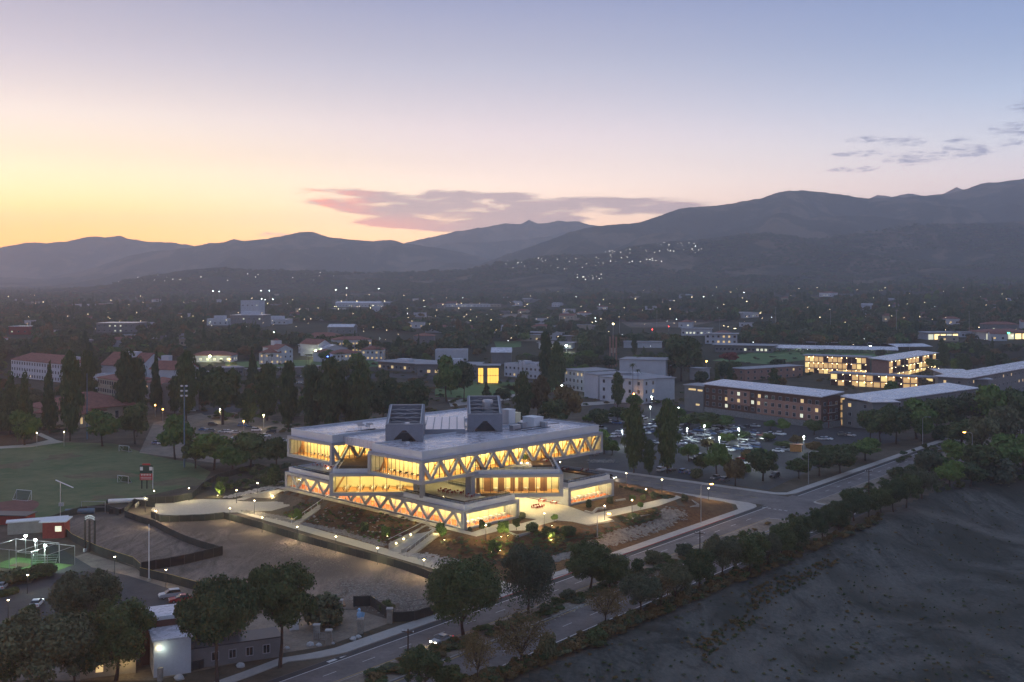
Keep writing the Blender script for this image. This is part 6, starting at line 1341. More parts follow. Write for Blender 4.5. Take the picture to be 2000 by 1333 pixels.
# bright and small lamps over the campus
def glow(px, py, label, w_, mt='lamp_white', r=.45, h=6., c=(.9, 1, .9), nm='area_lamp'):
    """a lamp on a post whose head shows at (px, py)"""
    zz = 0.
    for _ in range(40): Y = (CH - zz - h) * F / max(py - HOR, 1.5); X_ = (px - 1000) * Y / F; zz = .5 * zz + .5 * h1(X_, Y)
    o = thing(nm, label, 'lamp', (X_, Y, zz), 0, 'campus area lamps')
    m = MB(); m.tube([(0, 0, 0), (0, 0, h - r)], .1, 5); m.build('pole', 'steel', o); m = MB(); m.lathe([(0, h - r), (r, h - r * .4), (r, h + r * .4), (0, h + r)], 8); m.build('lamp_head', mt, o)
    if w_: point(o, (0, -.9, h - .9), w_, c)
for px, py, t_, w_, mt, r in ((534, 650, 'brilliant white lamp over the middle-left trees', 9000, 'lamp_white', .9), (617, 686, 'brilliant yellow-green lamp in front of the white-walled village', 9000, 'lamp_yellow', .9), (410, 696, 'yellow-green lamp left of the palm trees', 4000, 'lamp_yellow', .7), (448, 702, 'orange lamp at the pink-roofed pavilion', 2000, 'lamp_orange', .5), (1106, 676, 'brilliant white lamp beside the pale-roofed hall', 9000, 'lamp_white', .9),
        (430, 800, 'warm lamp in the small trees above the car park', 700, 'lamp_warm', .3), (515, 811, 'warm lamp over the yellow-green tree', 700, 'lamp_warm', .3), (638, 806, 'green signal-like lamp under the tall pines', 120, 'lamp_green', .3), (677, 788, 'white lamp between the tall pines', 300, 'lamp_white', .35), (710, 795, 'second white lamp between the tall pines', 300, 'lamp_white', .3), (1148, 757, 'wall-side lamp, left of the pair at the blank white block', 500, 'lamp_white', .35), (1160, 755, 'wall-side lamp, right of the pair at the blank white block', 500, 'lamp_white', .35), (1097, 753, 'lamp at the left apartment entrance', 300, 'lamp_white', .35), (1083, 750, 'amber lamp at the dark palm', 150, 'lamp_orange', .3),
        (1238, 770, 'orange lamp among palms before the apartments', 400, 'lamp_orange', .4), (1273, 776, 'lamp at the corner of the right apartment block', 500, 'lamp_white', .4), (1380, 706, 'orange lamp beside the red-leafed tree', 300, 'lamp_orange', .5), (1274, 644, 'red signal lamp, the brighter one at the dry meadow', 0, 'lamp_red', .6), (1306, 638, 'red signal lamp, the fainter one at the dry meadow', 0, 'lamp_red', .45), (1140, 832, 'blue emergency lamp behind the roof units', 60, 'lamp_blue', .3),
        (1325, 797, 'white lamp in the bright green car park tree', 1600, 'lamp_white', .35), (1376, 832, 'white lamp lighting the second green car park tree', 1200, 'lamp_white', .3), (1270, 795, 'lamp on the car park walk', 700, 'lamp_white', .3), (1443, 838, 'thin lamp over the packed car rows', 1500, 'lamp_white', .25), (1570, 853, 'thin lamp right of the white suv', 1200, 'lamp_white', .25), (1405, 855, 'thin lamp at the packed centre row', 1500, 'lamp_white', .25), (1480, 882, 'thin lamp at the lit green bushes', 1500, 'lamp_white', .25), (1215, 842, 'thin lamp behind the right roof end', 1500, 'lamp_white', .25), (1342, 838, 'thin lamp at the back row of cars', 1500, 'lamp_white', .25), (1590, 700 + 60, 'entrance lamp of the gallery row', 300, 'lamp_warm', .3),
        (72, 846, 'small path lamp left of the field pillars', 120, 'lamp_warm', .2), (125, 844, 'small path lamp at the field pillars', 120, 'lamp_warm', .2), (303, 792, 'orange courtyard lamp, upper', 260, 'lamp_orange', .3), (318, 800, 'orange courtyard lamp, lower', 260, 'lamp_orange', .3), (178, 796, 'orange lamp under the cream hip roof', 200, 'lamp_orange', .3), (599, 716, 'amber lamp at the palm trunks', 300, 'lamp_orange', .3), (903, 670, 'orange lamp above the library trees', 300, 'lamp_orange', .6), (640, 697, 'blue lamp at the village court', 200, 'lamp_blue', .6), (476, 823, 'car park amber lamp', 400, 'lamp_orange', .3),
        (1634, 648, 'yellow-white lamp, the brighter near the solar canopies', 3000, 'lamp_yellow', .7), (1623, 646, 'yellow-white lamp, the fainter near the solar canopies', 800, 'lamp_white', .5), (1777, 640, 'street lamp left of the shops', 500, 'lamp_warm', .5), (1833, 721, 'lamp on the grey right dormitory', 300, 'lamp_warm', .35), (1850, 722, 'second lamp on the grey right dormitory', 500, 'lamp_warm', .45)):
    glow(px, py, t_, w_, mt, r, 6. if py > 760 or py < 700 else 5., {'lamp_white': (.85, 1, .9), 'lamp_yellow': (1, 1, .55), 'lamp_orange': (1, .5, .15), 'lamp_warm': (1, .8, .4), 'lamp_blue': (.1, .2, 1), 'lamp_green': (.1, 1, .4)}.get(mt, (1, 1, 1)))
# far stadium lamps on the horizon and the countless little lights of the town and the hillside
for i, (px, py) in enumerate(((416, 569), (428, 570), (510, 568), (526, 568), (511, 584), (518, 586), (533, 585), (656, 567), (677, 563), (1489, 537), (1509, 535), (1530, 536), (1556, 537), (740, 564), (1358, 481))):
    Y = 2600. if py > 560 else 3900.; X_ = (px - 1000) * Y / F; z = CH + (HOR - py) * Y / F; g = h1(X_, Y) if py > 482 else z - 6
    o = thing('distant_floodlight', f'{ordw(i)} of the bright white pinpoint lights on the far canopy line', 'floodlight', (X_, Y, g), 0, 'far floodlights')
    m = MB(); m.tube([(0, 0, 0), (0, 0, max(z - g, 2))], .25, 4); m.build('pole', 'steel', o); m = MB(); m.lathe([(0, -.9), (.9, 0), (0, .9)], 6, (0, 0, max(z - g, 2))); m.build('lamp_head', 'lamp_far', o)
def lights(name, n_, xr, yr, r, mt, lift, bias=1.):
    m = MB()
    for _ in range(n_):
        px = rnd.uniform(*xr); py = yr[0] + (yr[1] - yr[0]) * rnd.random() ** bias; x, y, z = at(px, py); q = r * rnd.uniform(.4, 1.) * y / 2000; zz = z + rnd.uniform(*lift)
        m.add([(x, y, zz + q), (x + q, y, zz), (x - q, y, zz), (x, y - q, zz), (x, y, zz - q)], [(0, 3, 1), (0, 2, 3), (4, 1, 3), (4, 3, 2)])
    return tag(m.build(name, mt), kind='stuff')
lights('town_lights', 90, (-20, 2020), (572, 700), .55, 'lamp_far_warm', (5, 10), 1.2); lights('town_lights', 60, (-20, 2020), (570, 690), .5, 'lamp_far', (5, 10), 1.2)
lights('town_lights', 200, (-20, 2020), (562, 650), .55, 'lamp_far_warm', (8, 13)); lights('town_lights', 60, (1400, 2020), (620, 670), .7, 'lamp_far_warm', (3, 8)); lights('town_lights', 50, (0, 760), (620, 760), .5, 'lamp_far_warm', (3, 7)); lights('town_lights', 14, (640, 760), (590, 612), .6, 'lamp_far_warm', (4, 9))
# little lights of the houses up the foothill
FV = np.array([v.co[:] for v in FOOT.data.vertices]); fpx = 1000 + FV[:, 0] / FV[:, 1] * F; fpy = HOR - (FV[:, 2] - CH) / FV[:, 1] * F
m = MB()
for (x0, x1, y0, y1, c_) in ((980, 1180, 508, 532, 34), (1180, 1300, 490, 520, 34), (1290, 1370, 478, 500, 24), (1120, 1180, 540, 552, 16), (120, 460, 540, 556, 14), (470, 700, 535, 552, 10)):
    I_ = np.where((fpx > x0) & (fpx < x1) & (fpy > y0) & (fpy < y1) & (FV[:, 1] < 4400))[0]
    for _ in range(c_):
        if len(I_) == 0: break
        v = FV[rnd.choice(I_.tolist())] + np.array((rnd.uniform(-14, 14), rnd.uniform(-12, 12), rnd.uniform(7, 12))); q = rnd.uniform(.6, 1.9)
        m.add([(v[0], v[1], v[2] + q * .6), (v[0] + q, v[1], v[2]), (v[0] - q, v[1], v[2]), (v[0], v[1] - q, v[2]), (v[0], v[1], v[2] - q * .6)], [(0, 3, 1), (0, 2, 3), (4, 1, 3), (4, 3, 2)])
tag(m.build('hillside_lights', 'lamp_hill'), kind='stuff')
# the houses of the town that show between the trees
HC = {}; HS = []; hr_ = random.Random(41)
while len(HS) < 84:
    px = hr_.uniform(-10, 2010); py = 578 + 100 * hr_.random() ** 1.1
    if any(abs(px - q[0]) < 20 and abs(py - q[1]) < 9 for q in HS) or any(abs(px - (b_[1][0] + b_[2][0]) / 2) < 36 and abs(py - b_[1][1]) < 16 for b_ in FARB): continue
    if (370 < px < 760 and py > 660) or (1180 < px < 1450 and py > 600) or (1450 < px < 1830 and py > 640): continue
    HS.append((px, py))
for i, (px, py) in enumerate(sorted(HS)):
    y = at(px, py)[1]; w_ = hr_.uniform(13, 26) * F / y; rf = hr_.choice(('hip', 'gable', 'flat', 'flat')); wm_ = hr_.choice(('white_wall', 'cream_outside', 'grey_wall', 'white_wall')); cn = {'white_wall': 'white', 'cream_outside': 'cream', 'grey_wall': 'grey'}[wm_]
    zn = 'in the left wooded town' if px < 700 else ('in the central wooded town' if px < 1300 else 'in the right wooded town'); HC[zn] = HC.get(zn, -1) + 1
    bldg(f'{ordw(HC[zn])} far house from the left {zn}, {cn} walled', (px - w_ / 2, py), (px + w_ / 2, py), hr_.uniform(9, 15), hr_.uniform(5, 8.5), rf, wm_, {'hip': 'tile_roof', 'gable': hr_.choice(('tile_roof', 'flat_roof')), 'flat': 'flat_roof'}[rf], 1, 6., .22, 2., 1.8, over=.6, rh=2.6, name='town_house', side=False, group='houses of the far town')
# ------------------------------------------------------------------ trees: unit crowns (height 1, width 1) of many leaf-sized faces on lobes
rs = np.random.RandomState(11)
def leaves(name, lobes, n_, size, mt, flat=.0, droop=0.):
    """lobes: (x, y, z, rx, rz); faces scattered through the outer shell of every lobe"""
    L = np.array(lobes); wts = L[:, 3] ** 2; wts /= wts.sum(); k = rs.choice(len(L), n_, p=wts)
    d = rs.normal(size=(n_, 3)); d[:, 2] += .25; d /= np.linalg.norm(d, axis=1)[:, None]
    rr = 1 - .5 * rs.random_sample(n_) ** 1.6 + .28 * rs.random_sample(n_) ** 3
    c = L[k, :3] + d * rr[:, None] * np.stack([L[k, 3], L[k, 3], L[k, 4]], 1)
    if droop: sel_ = rs.random_sample(n_) < .35; c[sel_, 2] -= droop * rs.random_sample(sel_.sum())
    nrm = d + rs.normal(size=(n_, 3)) * .55; nrm /= np.linalg.norm(nrm, axis=1)[:, None]
    t1 = np.cross(nrm, rs.normal(size=(n_, 3))); t1 /= np.linalg.norm(t1, axis=1)[:, None]; t2 = np.cross(nrm, t1)
    s_ = size * (.6 + .8 * rs.random_sample(n_))[:, None]
    q = np.stack([c - t1 * s_ - t2 * s_ * .6, c + t1 * s_ - t2 * s_ * .5, c + t1 * s_ * .6 + t2 * s_ * .8, c - t1 * s_ * .7 + t2 * s_ * .6], 1)
    q[..., 2] = np.maximum(q[..., 2], .01)
    me = bpy.data.meshes.new(name); me.from_pydata(q.reshape(-1, 3).tolist(), [], np.arange(4 * n_).reshape(n_, 4).tolist()); me.materials.append(MATS[mt]); me.update(); return me
def lobes_round(n_, zc=.62, rz=.36, rx=.5, jit=.2, rr=(.2, .46)):
    out = [(0, 0, zc, rx * .62, rz * .72)]
    for i in range(n_):
        a = i * 2.4 + rs.random_sample() * .6; e = rs.uniform(-.75, .95); ce = math.sqrt(1 - e * e)
        r_ = rs.uniform(*rr) * rx * (1 + jit * rs.normal() * .5); out.append((math.cos(a) * ce * (rx - r_), math.sin(a) * ce * (rx - r_), zc + e * (rz - r_ * rz / rx * .9), r_, r_ * rz / rx * 1.05))
    return out
def trunk(name, h_, limbs, r_=.022, mt='bark', spread=.3, ztop=.8):
    m = MB(); b = rs.uniform(-.03, .03, 2); m.tube([(0, 0, -.02), (b[0], b[1], h_ * .5), (b[0] * 1.5, b[1] * 1.2, h_)], [r_ * 1.5, r_, r_ * .8], 7)
    for i in range(limbs):
        a = i * 2.4; z = h_ * rs.uniform(.75, 1.); e = (math.cos(a) * spread * rs.uniform(.6, 1.1), math.sin(a) * spread * rs.uniform(.6, 1.1), rs.uniform(h_ + .1, ztop))
        m.tube([(b[0], b[1], z), (e[0] * .45, e[1] * .45, z + (e[2] - z) * .55), e], [r_ * .6, r_ * .4, r_ * .15], 5)
        if limbs > 6:
            for q in range(2): g = (e[0] * rs.uniform(.7, 1.4), e[1] * rs.uniform(.7, 1.4), e[2] + rs.uniform(-.05, .12)); m.tube([(e[0] * .45, e[1] * .45, z + (e[2] - z) * .55), g], [r_ * .25, r_ * .08], 4)
    return m.mesh(name, mt)
def palm():
    vs = []; fs = []
    for i in range(26):
        a = i * 2.4; el0 = rs.uniform(-.6, 1.2); pr = None
        for k in range(6):
            q = k / 5; x = math.cos(a) * q * .5 * math.cos(el0 * .6); y = math.sin(a) * q * .5 * math.cos(el0 * .6); z = .9 + math.sin(el0) * q * .11 - q * q * .09; w_ = .045 * math.sin(math.pi * min(1, q + .12))
            vs += [(x - math.sin(a) * w_, y + math.cos(a) * w_, z), (x + math.sin(a) * w_, y - math.cos(a) * w_, z)]
            if k: o = len(vs); fs.append((o - 4, o - 3, o - 1, o - 2))
    m = MB(); m.add(vs, fs); return m.mesh('crown', 'leaf_dark')
KIND = {}
def kind(nm, variants): KIND[nm] = variants
HI, MIDN = 15000, 3200
kind('oak', [(leaves('crown', lobes_round(16), MIDN, .035, m_), trunk('trunk', .35, 5)) for m_ in ('leaf_dark', 'leaf_dark', 'leaf_green')])
kind('oak_brown', [(leaves('crown', lobes_round(14), 2600, .036, 'leaf_brown'), trunk('trunk', .35, 5)) for _ in range(2)])
kind('oak_grey', [(leaves('crown', lobes_round(14, jit=.5), 2600, .036, 'leaf_grey'), trunk('trunk', .35, 5)) for _ in range(2)])
kind('green', [(leaves('crown', lobes_round(12), 2600, .04, 'leaf_green'), trunk('trunk', .35, 4))])
kind('red', [(leaves('crown', lobes_round(12), 2600, .04, 'leaf_red'), trunk('trunk', .35, 4))])
def conif(n_, w_=.5, top=.98, mt='leaf_dark', cone=True):
    out = []
    for i in range(n_):
        z = .12 + .83 * (i + .5) / n_; prof = (1 - z) ** .75 * 1.15 if cone else math.sin(math.pi * min(1, z * .93)) ** .6
        for k in range(3): a = rs.random_sample() * 6.28; r_ = max(.05, w_ * prof * rs.uniform(.45, .75)); d_ = w_ * prof * .5 * rs.random_sample(); out.append((math.cos(a) * d_, math.sin(a) * d_, z + rs.uniform(-.02, .02), r_, .06))
    return out
kind('conifer', [(leaves('crown', conif(15), 4200, .030, 'leaf_dark'), trunk('trunk', .7, 2, .018, spread=.1)) for _ in range(3)])
kind('column', [(leaves('crown', conif(15, .5, cone=False), 5200, .030, 'leaf_dark'), trunk('trunk', .7, 3, .02, spread=.15)) for _ in range(3)])
kind('palm', [(palm(), (lambda m: (m.tube([(0, 0, -.01), (.01, 0, .5), (0, 0, .92)], [.03, .022, .02], 6), m.mesh('trunk', 'pale_bark'))[1])(MB()))])
kind('pine_big', [(leaves('crown', lobes_round(40, .57, .43, jit=.4), 24000, .0125, 'leaf_dark'), trunk('trunk', .22, 6, .02)) for _ in range(1)])
kind('umbrella', [(leaves('crown', lobes_round(34, .71, .29, jit=.8, rr=(.14, .36)), 20000, .0125, 'leaf_dark', droop=.04), trunk('trunk', .48, 9, .018, spread=.34, ztop=.78)) for _ in range(2)])
kind('weeping', [(leaves('crown', lobes_round(28, .66, .32, rr=(.14, .36)), 20000, .012, 'leaf_grey', droop=.42), trunk('trunk', .4, 8, .018, 'bark', ztop=.8))])
kind('oak_hi', [(leaves('crown', lobes_round(30, .6, .4, jit=.9, rr=(.12, .34)), 15000, .0135, m_), trunk('trunk', .3, 9, .02, spread=.36)) for m_ in ('leaf_dark', 'leaf_grey', 'leaf_dark')])
kind('sparse', [(leaves('crown', lobes_round(22, .62, .36, jit=.8), 3600, .012, 'leaf_brown'), trunk('trunk', .36, 14, .017, 'bark', spread=.38, ztop=.92)) for _ in range(2)])
kind('bush', [(leaves('crown', lobes_round(12, .45, .5), 2600, .04, m_), trunk('trunk', .2, 3)) for m_ in ('leaf_dark', 'leaf_grey')])
kind('bush_green', [(leaves('crown', lobes_round(10, .5, .48), 1800, .045, 'leaf_green'), trunk('trunk', .2, 3))])
PROTO = {}
NAMES = {'oak': 'round_tree', 'oak_brown': 'autumn_tree', 'oak_grey': 'grey_tree', 'green': 'green_tree', 'red': 'red_leafed_tree', 'conifer': 'conifer', 'column': 'tall_tree', 'palm': 'palm_tree', 'pine_big': 'pine_tree', 'umbrella': 'umbrella_pine', 'weeping': 'weeping_tree', 'oak_hi': 'roadside_tree', 'sparse': 'bare_tree', 'bush': 'bush', 'bush_green': 'bush'}
def tree(kd, px, top, base, wpx, label, group, z_at=None):
    if z_at is None: x, y, z = at(px, base)
    else: x, y = atz(px, base, z_at); z = z_at
    s_ = y / F; h = max((base - top) * s_, .5) * 1.03; w_ = wpx * s_ * 1.08
    return plant(kd, x, y, z, h, w_, label, group)
def plant(kd, x, y, z, h, w_, label, group):
    vs = KIND[kd]; i = rnd.randrange(len(vs)); key = (kd, i)
    if key not in PROTO:
        o = thing(NAMES[kd], label, 'bush' if 'bush' in kd else 'tree', group=group); link('crown', vs[i][0], o); link('trunk', vs[i][1], o); PROTO[key] = o
    else: o = copy_tree(PROTO[key]); o['label'] = label; o['group'] = group
    o.location = (x, y, z - .05); o.rotation_euler[2] = rnd.random() * 6.28; o.scale = (w_, w_ * rnd.uniform(.92, 1.08), h); return o
G1 = 'foreground trees round the road and yard'
for a in (('pine_big', 906, 1088, 1243, 142, 'dense dark round-headed pine standing at the end of the lit path'), ('weeping', 1032, 1062, 1201, 104, 'grey drooping tree with hanging branches on the near median'),
          ('umbrella', 546, 1107, 1304, 142, 'umbrella pine with a slim leaning trunk beside the lower sidewalk'), ('umbrella', 425, 1133, 1342, 160, 'broad umbrella pine with a thick trunk in front of the pale house'),
          ('bush', 632, 1155, 1226, 74, 'round dark bush beside the timber porch in the yard'), ('oak_hi', 168, 1112, 1262, 130, 'bushy dark tree behind the others in the lower corner, browner top'), ('oak_hi', 226, 1172, 1330, 150, 'tall dark tree directly left of the pale house'),
          ('oak_hi', 80, 1195, 1372, 205, 'largest dark tree filling the lower corner'), ('oak_hi', -15, 1215, 1378, 130, 'dark tree cut by the frame in the lower corner'), ('oak_hi', 148, 1200, 1352, 120, 'dark tree wedged between the two big corner trees'), ('bush', 58, 1180, 1208, 36, 'small dark bush at the kerb of the lower car park'),
          ('oak_hi', 1152, 1058, 1152, 92, 'dark spreading tree on the median below the plaza wall'), ('oak_hi', 1192, 1084, 1152, 78, 'second dark spreading tree on the median, lower and right'), ('sparse', 932, 1232, 1345, 66, 'bare-branched tree at the bottom nearest the utility pole'), ('sparse', 1016, 1200, 1312, 118, 'wide bare-branched tree in the near verge'),
          ('bush', 1070, 1232, 1290, 40, 'upright dark ivy-covered stump by the guard railing'), ('sparse', 1184, 1146, 1230, 86, 'airy bare tree in the verge past the guard railing'), ('bush', 1166, 1225, 1262, 44, 'low dark bush at the top of the earth bank'), ('oak_hi', 1252, 1122, 1198, 84, 'dark tree beside the far lane, left of the utility pole'), ('oak_hi', 1320, 1100, 1182, 66, 'dark tree touching the utility pole by the far lane'),
          ('oak_hi', 1410, 1045, 1132, 74, 'first dark tree right of the utility pole by the far lane'), ('oak_hi', 1462, 1038, 1122, 84, 'second dark tree right of the utility pole, densest'), ('oak_hi', 1500, 1040, 1108, 50, 'narrow dark tree in the roadside row'), ('oak_hi', 1556, 1004, 1078, 68, 'round roadside tree left of the pair near the junction'), ('oak_hi', 1606, 988, 1058, 66, 'round roadside tree right in the pair near the junction'),
          ('oak_hi', 1668, 955, 1018, 62, 'roadside tree beyond the pair, before the utility pole'), ('oak_hi', 1722, 952, 1004, 50, 'low spreading tree right behind the far utility pole'), ('oak_hi', 1770, 925, 992, 62, 'large roadside tree above the earth field'), ('bush', 1640, 1010, 1030, 40, 'low bush at the tip of the earth field'),
          ('oak_hi', 1366, 1072, 1158, 60, 'dark tree just right of the utility pole foot'), ('oak_hi', 1436, 1058, 1118, 58, 'dark tree filling the gap in the roadside row'), ('oak_hi', 1528, 1024, 1092, 56, 'dark roadside tree between the dense trees and the round pair'), ('oak_hi', 1638, 978, 1036, 50, 'low roadside tree after the round pair'), ('oak_hi', 1696, 962, 1012, 52, 'roadside tree crowding the far utility pole'), ('oak_hi', 1745, 935, 1000, 54, 'roadside tree before the large one above the field'), ('oak_hi', 1800, 915, 975, 60, 'dark tree after the large one above the earth field'), ('sparse', 1290, 1118, 1192, 60, 'thin bare tree between the two dark trees by the far lane'), ('bush', 1276, 1072, 1102, 40, 'small round tree on the median, middle one'), ('bush', 1336, 1058, 1086, 34, 'small round tree on the median, farther one'), ('bush', 1246, 1090, 1122, 26, 'spiky small tree on the median'), ('bush', 1110, 1150, 1172, 34, 'low bush on the pebbled median'), ('oak_hi', 830, 1265, 1352, 96, 'rounded dark tree rising at the bottom edge of the median'), ('bush', 880, 1300, 1345, 60, 'dark bush at the bottom edge beside the near median'),
          ('bush', 1086, 1165, 1182, 24, 'tiny yellowish bush on the pebbled median'), ('bush', 1295, 1080, 1094, 30, 'flat shrub clump on the median'), ('bush', 755, 1172, 1196, 34, 'dark shrub by the stone rubble and black fence')): tree(*a, G1)
G2 = 'conifers and oaks between field and campus'
for a in (('oak', 264, 788, 868, 62, 'round oak right at the back of the field, before the courtyard lamps'), ('oak', 200, 800, 872, 66, 'dark oak left of the round oak behind the field'), ('oak', 342, 812, 898, 70, 'oak beside the stadium light pole'), ('oak', 418, 845, 918, 92, 'broad dark oak right of the stadium light pole'), ('oak', 488, 846, 920, 80, 'broad dark oak before the left end of the building'), ('oak', 540, 855, 915, 52, 'dark oak touching the left end of the building'), ('oak', 455, 868, 925, 66, 'dark oak low in the group beside the fence'), ('oak', 382, 862, 915, 56, 'small oak at the foot of the stadium light pole'),
          ('conifer', 97, 706, 848, 38, 'pointed conifer in front of the shallow hip roof'), ('column', 137, 690, 862, 48, 'tall dense conifer left of the bare blue pole'), ('column', 172, 688, 812, 36, 'slim conifer just behind the bare blue pole'), ('conifer', 20, 728, 850, 62, 'wide conifer at the left edge'), ('conifer', 48, 726, 868, 56, 'layered conifer beside the wide one at the left edge'), ('oak', 48, 800, 870, 60, 'dark round tree under the left conifers'), ('column', 247, 688, 822, 48, 'tall conifer in front of the white gabled hall'), ('column', 268, 700, 820, 40, 'conifer close behind the tall one at the gabled hall'), ('conifer', 305, 686, 806, 30, 'slim pointed conifer before the red tile roof'),
          ('column', 364, 688, 822, 46, 'broad tall tree right of the red tile roof'), ('column', 395, 720, 800, 36, 'shorter tall tree beside the stepped white block'), ('oak', 435, 718, 830, 82, 'big dark tree in the middle of the left campus'), ('conifer', 493, 680, 772, 34, 'dark conifer in front of the palm lawn'), ('column', 522, 712, 822, 56, 'tall bushy tree by the yellow-lit trees'), ('column', 484, 760, 832, 40, 'tall tree behind the lamp-lit car park'), ('column', 563, 708, 842, 40, 'thin tall pine in front of the street'), ('column', 612, 718, 848, 46, 'tall pine left of the blue container'), ('column', 648, 700, 852, 58, 'tallest wide pine at the centre-left'), ('column', 690, 735, 850, 40, 'tall pine left of its bigger neighbour behind the roof'), ('column', 706, 712, 855, 50, 'big dark pine above the left roof'),
          ('oak', 748, 745, 835, 62, 'brownish tree above the left tower'), ('oak', 806, 745, 822, 66, 'dark tree above the left roof tower'), ('oak', 872, 696, 786, 56, 'spreading oak at the edge of the bright lawn'), ('oak', 906, 706, 782, 42, 'oak touching the glowing gallery'), ('conifer', 949, 746, 794, 26, 'small conical tree on the walk before the gallery'), ('oak', 700, 690, 740, 46, 'round dark tree right of the village'), ('oak', 666, 705, 745, 40, 'round dark tree under the village houses'), ('column', 1066, 650, 760, 30, 'very tall dark tree left of the white apartments'), ('column', 1088, 668, 772, 34, 'second tall dark tree at the apartments'), ('column', 1022, 728, 832, 40, 'tall tree above the right roof tower'), ('oak_brown', 1050, 735, 825, 50, 'brownish tree above the roof units'), ('oak_brown', 1105, 755, 838, 60, 'brown oak before the left apartments'), ('oak', 1085, 780, 840, 60, 'dark oak above the roof edge'), ('oak', 1172, 800, 840, 42, 'low tree behind the right roof end'),
          ('column', 1206, 728, 796, 28, 'columnar tree before the middle white apartment'), ('column', 1238, 790, 925, 46, 'tall dark columnar tree beside the roundabout'), ('column', 1303, 783, 925, 50, 'tall dark columnar tree at the row of blue cars'), ('column', 1268, 860, 928, 26, 'short dark columnar tree between the two tall ones'), ('oak', 1180, 852, 888, 48, 'low dark tree by the right end of the building'), ('oak', 1176, 838, 862, 34, 'small dark tree behind the right roof corner'),
          ('palm', 1236, 706, 790, 20, 'tall thin palm in front of the white apartments'), ('palm', 1246, 718, 790, 17, 'shorter palm beside the tall thin one'), ('red', 1424, 688, 712, 36, 'pinkish red-leafed tree near the distant lawn'), ('green', 1143, 682, 722, 46, 'bright green round tree near the brilliant lamp'), ('oak', 1110, 690, 725, 44, 'dark tree behind the left apartments'), ('oak', 1330, 655, 745, 70, 'great dark tree right of the apartments'), ('oak', 1300, 690, 735, 50, 'dark tree above the right apartments')): tree(*a, G2)
for i, px in enumerate((598, 603, 608)): tree('palm', px, 690, 728, 14, f'{ordw(i)} palm of the trio with lit trunks before the village', 'palms of the village')
for i, (px, t_, b) in enumerate(((515, 688, 720), (525, 692, 722), (530, 690, 722), (660, 688, 724), (667, 686, 724), (735, 674, 704), (743, 676, 706), (742, 680, 712), (1020, 700, 740), (1012, 704, 742))): tree('palm', px, t_, b, 14, f'{ordw(i)} of the single palms dotted along the village and lawn', 'palms of the village')
for i, (px, t_, b) in enumerate(((430, 800, 816), (512, 808, 820), (445, 806, 818))): tree('green', px, t_, b, 22, f'{ordw(i)} yellow-lit small tree over the lamp-lit car park', 'lit car park trees')
G3 = 'small trees of the big car park'
for i, a in enumerate(sorted(((1325, 795, 822, 30, 'green'), (1378, 822, 842, 24, 'green'), (1346, 866, 902, 36, 'green'), (1400, 868, 930, 56, 'oak'), (1436, 896, 950, 44, 'oak_brown'), (1490, 878, 940, 66, 'oak'), (1421, 846, 868, 34, 'green'), (1450, 842, 860, 34, 'oak'), (1482, 876, 892, 34, 'green'), (1530, 862, 878, 38, 'oak'), (1560, 896, 935, 46, 'oak'), (1556, 850, 870, 30, 'oak_brown'), (1375, 806, 838, 66, 'oak'), (1410, 812, 838, 50, 'oak'), (1345, 808, 836, 40, 'oak'), (1382, 858, 880, 34, 'oak_brown'), (1460, 880, 902, 30, 'oak_brown'), (1370, 886, 925, 30, 'oak'), (1195, 862, 890, 34, 'oak'), (1207, 795, 826, 40, 'oak'), (1170, 798, 826, 38, 'oak_grey'), (1240, 770, 800, 34, 'oak'), (1530, 818, 846, 28, 'oak'), (1590, 820, 850, 40, 'oak'), (1505, 820, 840, 24, 'oak'), (1620, 870, 900, 44, 'oak'), (1650, 868, 906, 52, 'oak'), (1690, 856, 900, 60, 'oak'), (1600, 880, 930, 60, 'oak'), (1640, 880, 925, 60, 'oak'), (1590, 862, 885, 34, 'oak_brown'), (1455, 905, 925, 26, 'bush_green'), (1500, 846, 862, 26, 'oak'), (1360, 912, 935, 24, 'bush'), (1150, 808, 830, 26, 'oak'), (1225, 800, 838, 26, 'green'), (1298, 800, 830, 34, 'oak')))):
    tree(a[4], a[0], a[1], a[2], a[3], f'{ordw(i)} small car park tree counted from the science building side', G3)
G4 = 'dense trees between the right dormitories and the road'
for i, a in enumerate(sorted(((1720, 800, 868, 60, 'oak'), (1750, 790, 868, 66, 'oak'), (1790, 780, 858, 70, 'oak'), (1700, 800, 860, 50, 'oak'), (1830, 778, 852, 60, 'oak'), (1860, 776, 846, 60, 'oak'), (1900, 765, 845, 66, 'oak_grey'), (1940, 752, 850, 80, 'oak'), (1985, 760, 850, 70, 'oak'), (1965, 790, 880, 60, 'oak_grey'), (1920, 812, 890, 60, 'oak_grey'), (1880, 820, 880, 60, 'oak'), (1870, 860, 915, 60, 'oak'), (1915, 868, 935, 70, 'oak'), (1960, 850, 930, 80, 'oak'), (2000, 850, 925, 70, 'oak'), (1830, 890, 935, 44, 'oak'), (1855, 900, 955, 56, 'oak'), (1895, 905, 950, 60, 'oak'), (1950, 890, 945, 60, 'bush'), (1815, 880, 940, 50, 'oak_grey'), (1780, 912, 950, 40, 'bush'), (1740, 745, 800, 40, 'oak'), (1800, 815, 862, 44, 'oak'), (1840, 828, 860, 40, 'bush')))):
    tree(a[4], a[0], a[1], a[2], a[3], f'{ordw(i)} tree from the car park end in the dark belt along the road', G4)
